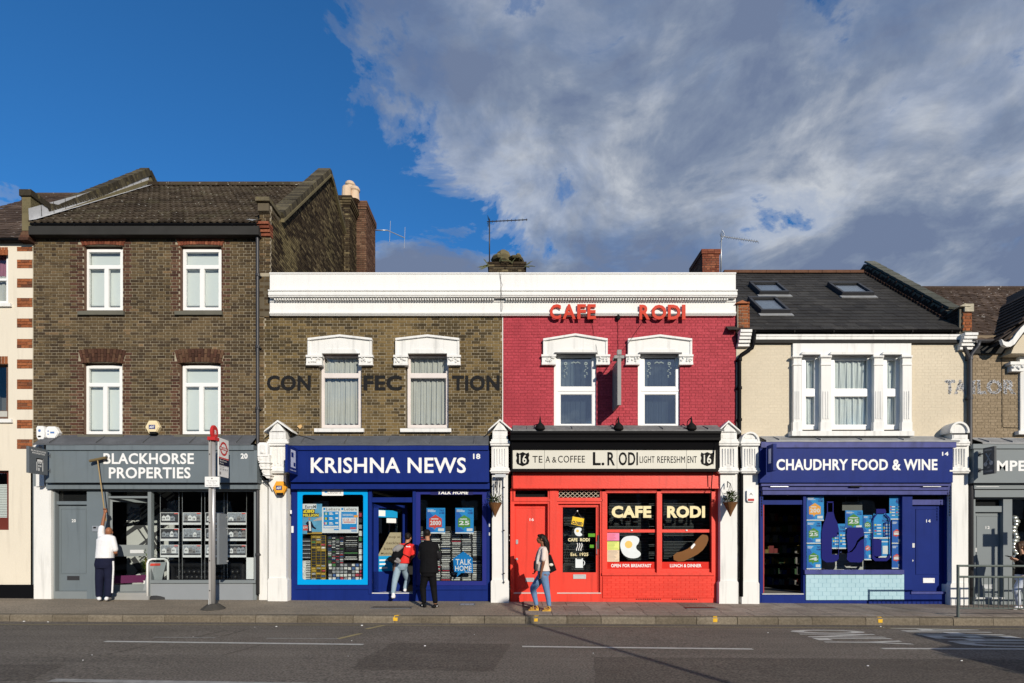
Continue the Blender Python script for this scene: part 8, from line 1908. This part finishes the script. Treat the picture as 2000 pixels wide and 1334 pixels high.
organic('hair', [('E', add(hc, .018, 0, .02), .094, .09, .10, 0), ('L', [(P(1996, 1062), .075), (P(2000, 1075), .07), (P(2001, 1090), .06), (P(2001, 1100), .04)]), ('L', [(P(1989, 1063, -.06), .035), (P(1992, 1080, -.08), .035), (P(1993, 1092, -.09), .02)])], hairb, p, .009)
organic('top', [('T', [(P(1999, 1122), .18, .135, yw), (P(1999, 1110), .155, .13, yw), (P(1999, 1098), .175, .14, yw), (P(1999, 1088), .18, .12, yw), (P(1998.5, 1082), .12, .09, yw)]), ('L', [(shN, .064), (elN, .055), (P(1990, 1096, -.13), .045)]), ('L', [(shF, .064), (elF, .054), (P(1989, 1099, .1), .045)])], blackc, p, .009)
organic('jeans', [('T', [(P(1999, 1121), .165, .13, yw), (P(1998.5, 1128), .18, .14, yw), (P(1998, 1134), .16, .12, yw)]), ('L', [(P(1997, 1133, -.08), .10), (P(1984, 1154, -.08), .074), (P(1987, 1166, -.08), .06), (P(1990, 1180, -.07), .05)]), ('L', [(P(2000, 1133, .08), .10), (P(2004, 1157, .08), .074), (P(2011, 1178, .08), .05)])], jeansw, p, .009)
organic('shoe', shoe(P(1991, 1186, -.07), P(1980, 1188, -.07), 0.0, .042), whitec, p, .008); organic('shoe', shoe(P(2012, 1184, .08), P(2004, 1188, .08), -.01, .042), whitec, p, .008)
q = MB(blackm); w_ = Vector(wrN) + Vector(loc) + Vector((-.10, .06, .055)); q.add([tuple(w_ + Vector(v)) for v in ((-.075, -.04, .02), (.06, -.04, -.02), (.06, .04, -.02), (-.075, .04, .02), (-.072, -.04, .03), (.063, -.04, -.01), (.063, .04, -.01), (-.072, .04, .03))], CUBE_F); tag(q.build('phone'), 'black phone in the hands of the woman at the right edge', 'phone')

# ---- small litter and chewing gum on the ground
random.seed(31); q = MB(mat('gum_grey', (.30, .28, .25), .9))
for i in range(170):
    x = random.uniform(-10.5, 10.5); y = random.uniform(kerbY(x) + .2, -.15); r_ = random.uniform(.012, .03); z = gp(x, y) + (.011 if x > .3 else .001)
    q.add([(x + r_ * math.cos(a) * random.uniform(.8, 1.2), y + r_ * math.sin(a), z) for a in np.linspace(0, 6.283, 7)[:-1]], [(0, 1, 2, 3, 4, 5)])
tag(q.build('chewing_gum'), kind='stuff')
q = MB(ppaper)
for (px, py) in ((198, 1214), (47, 1214), (94, 1215), (707, 1222), (1500, 1236), (830, 1262), (1695, 1301), (1878, 1291), (540, 1224), (1720, 1224)):
    x, y = onroad(px, py); r_ = random.uniform(.010, .022); z = road_z(x); q.box(x - r_, x + r_, y - r_ * .5, y + r_ * .5, z + .0, z + r_ * .8)
for i in range(10):
    x = random.uniform(-8, 9); y = random.uniform(-7.5, kerbY(x) - .1); r_ = random.uniform(.003, .006); z = road_z(x); q.box(x - r_, x + r_, y - r_, y + r_, z, z + .008)
tag(q.build('litter'), kind='stuff')
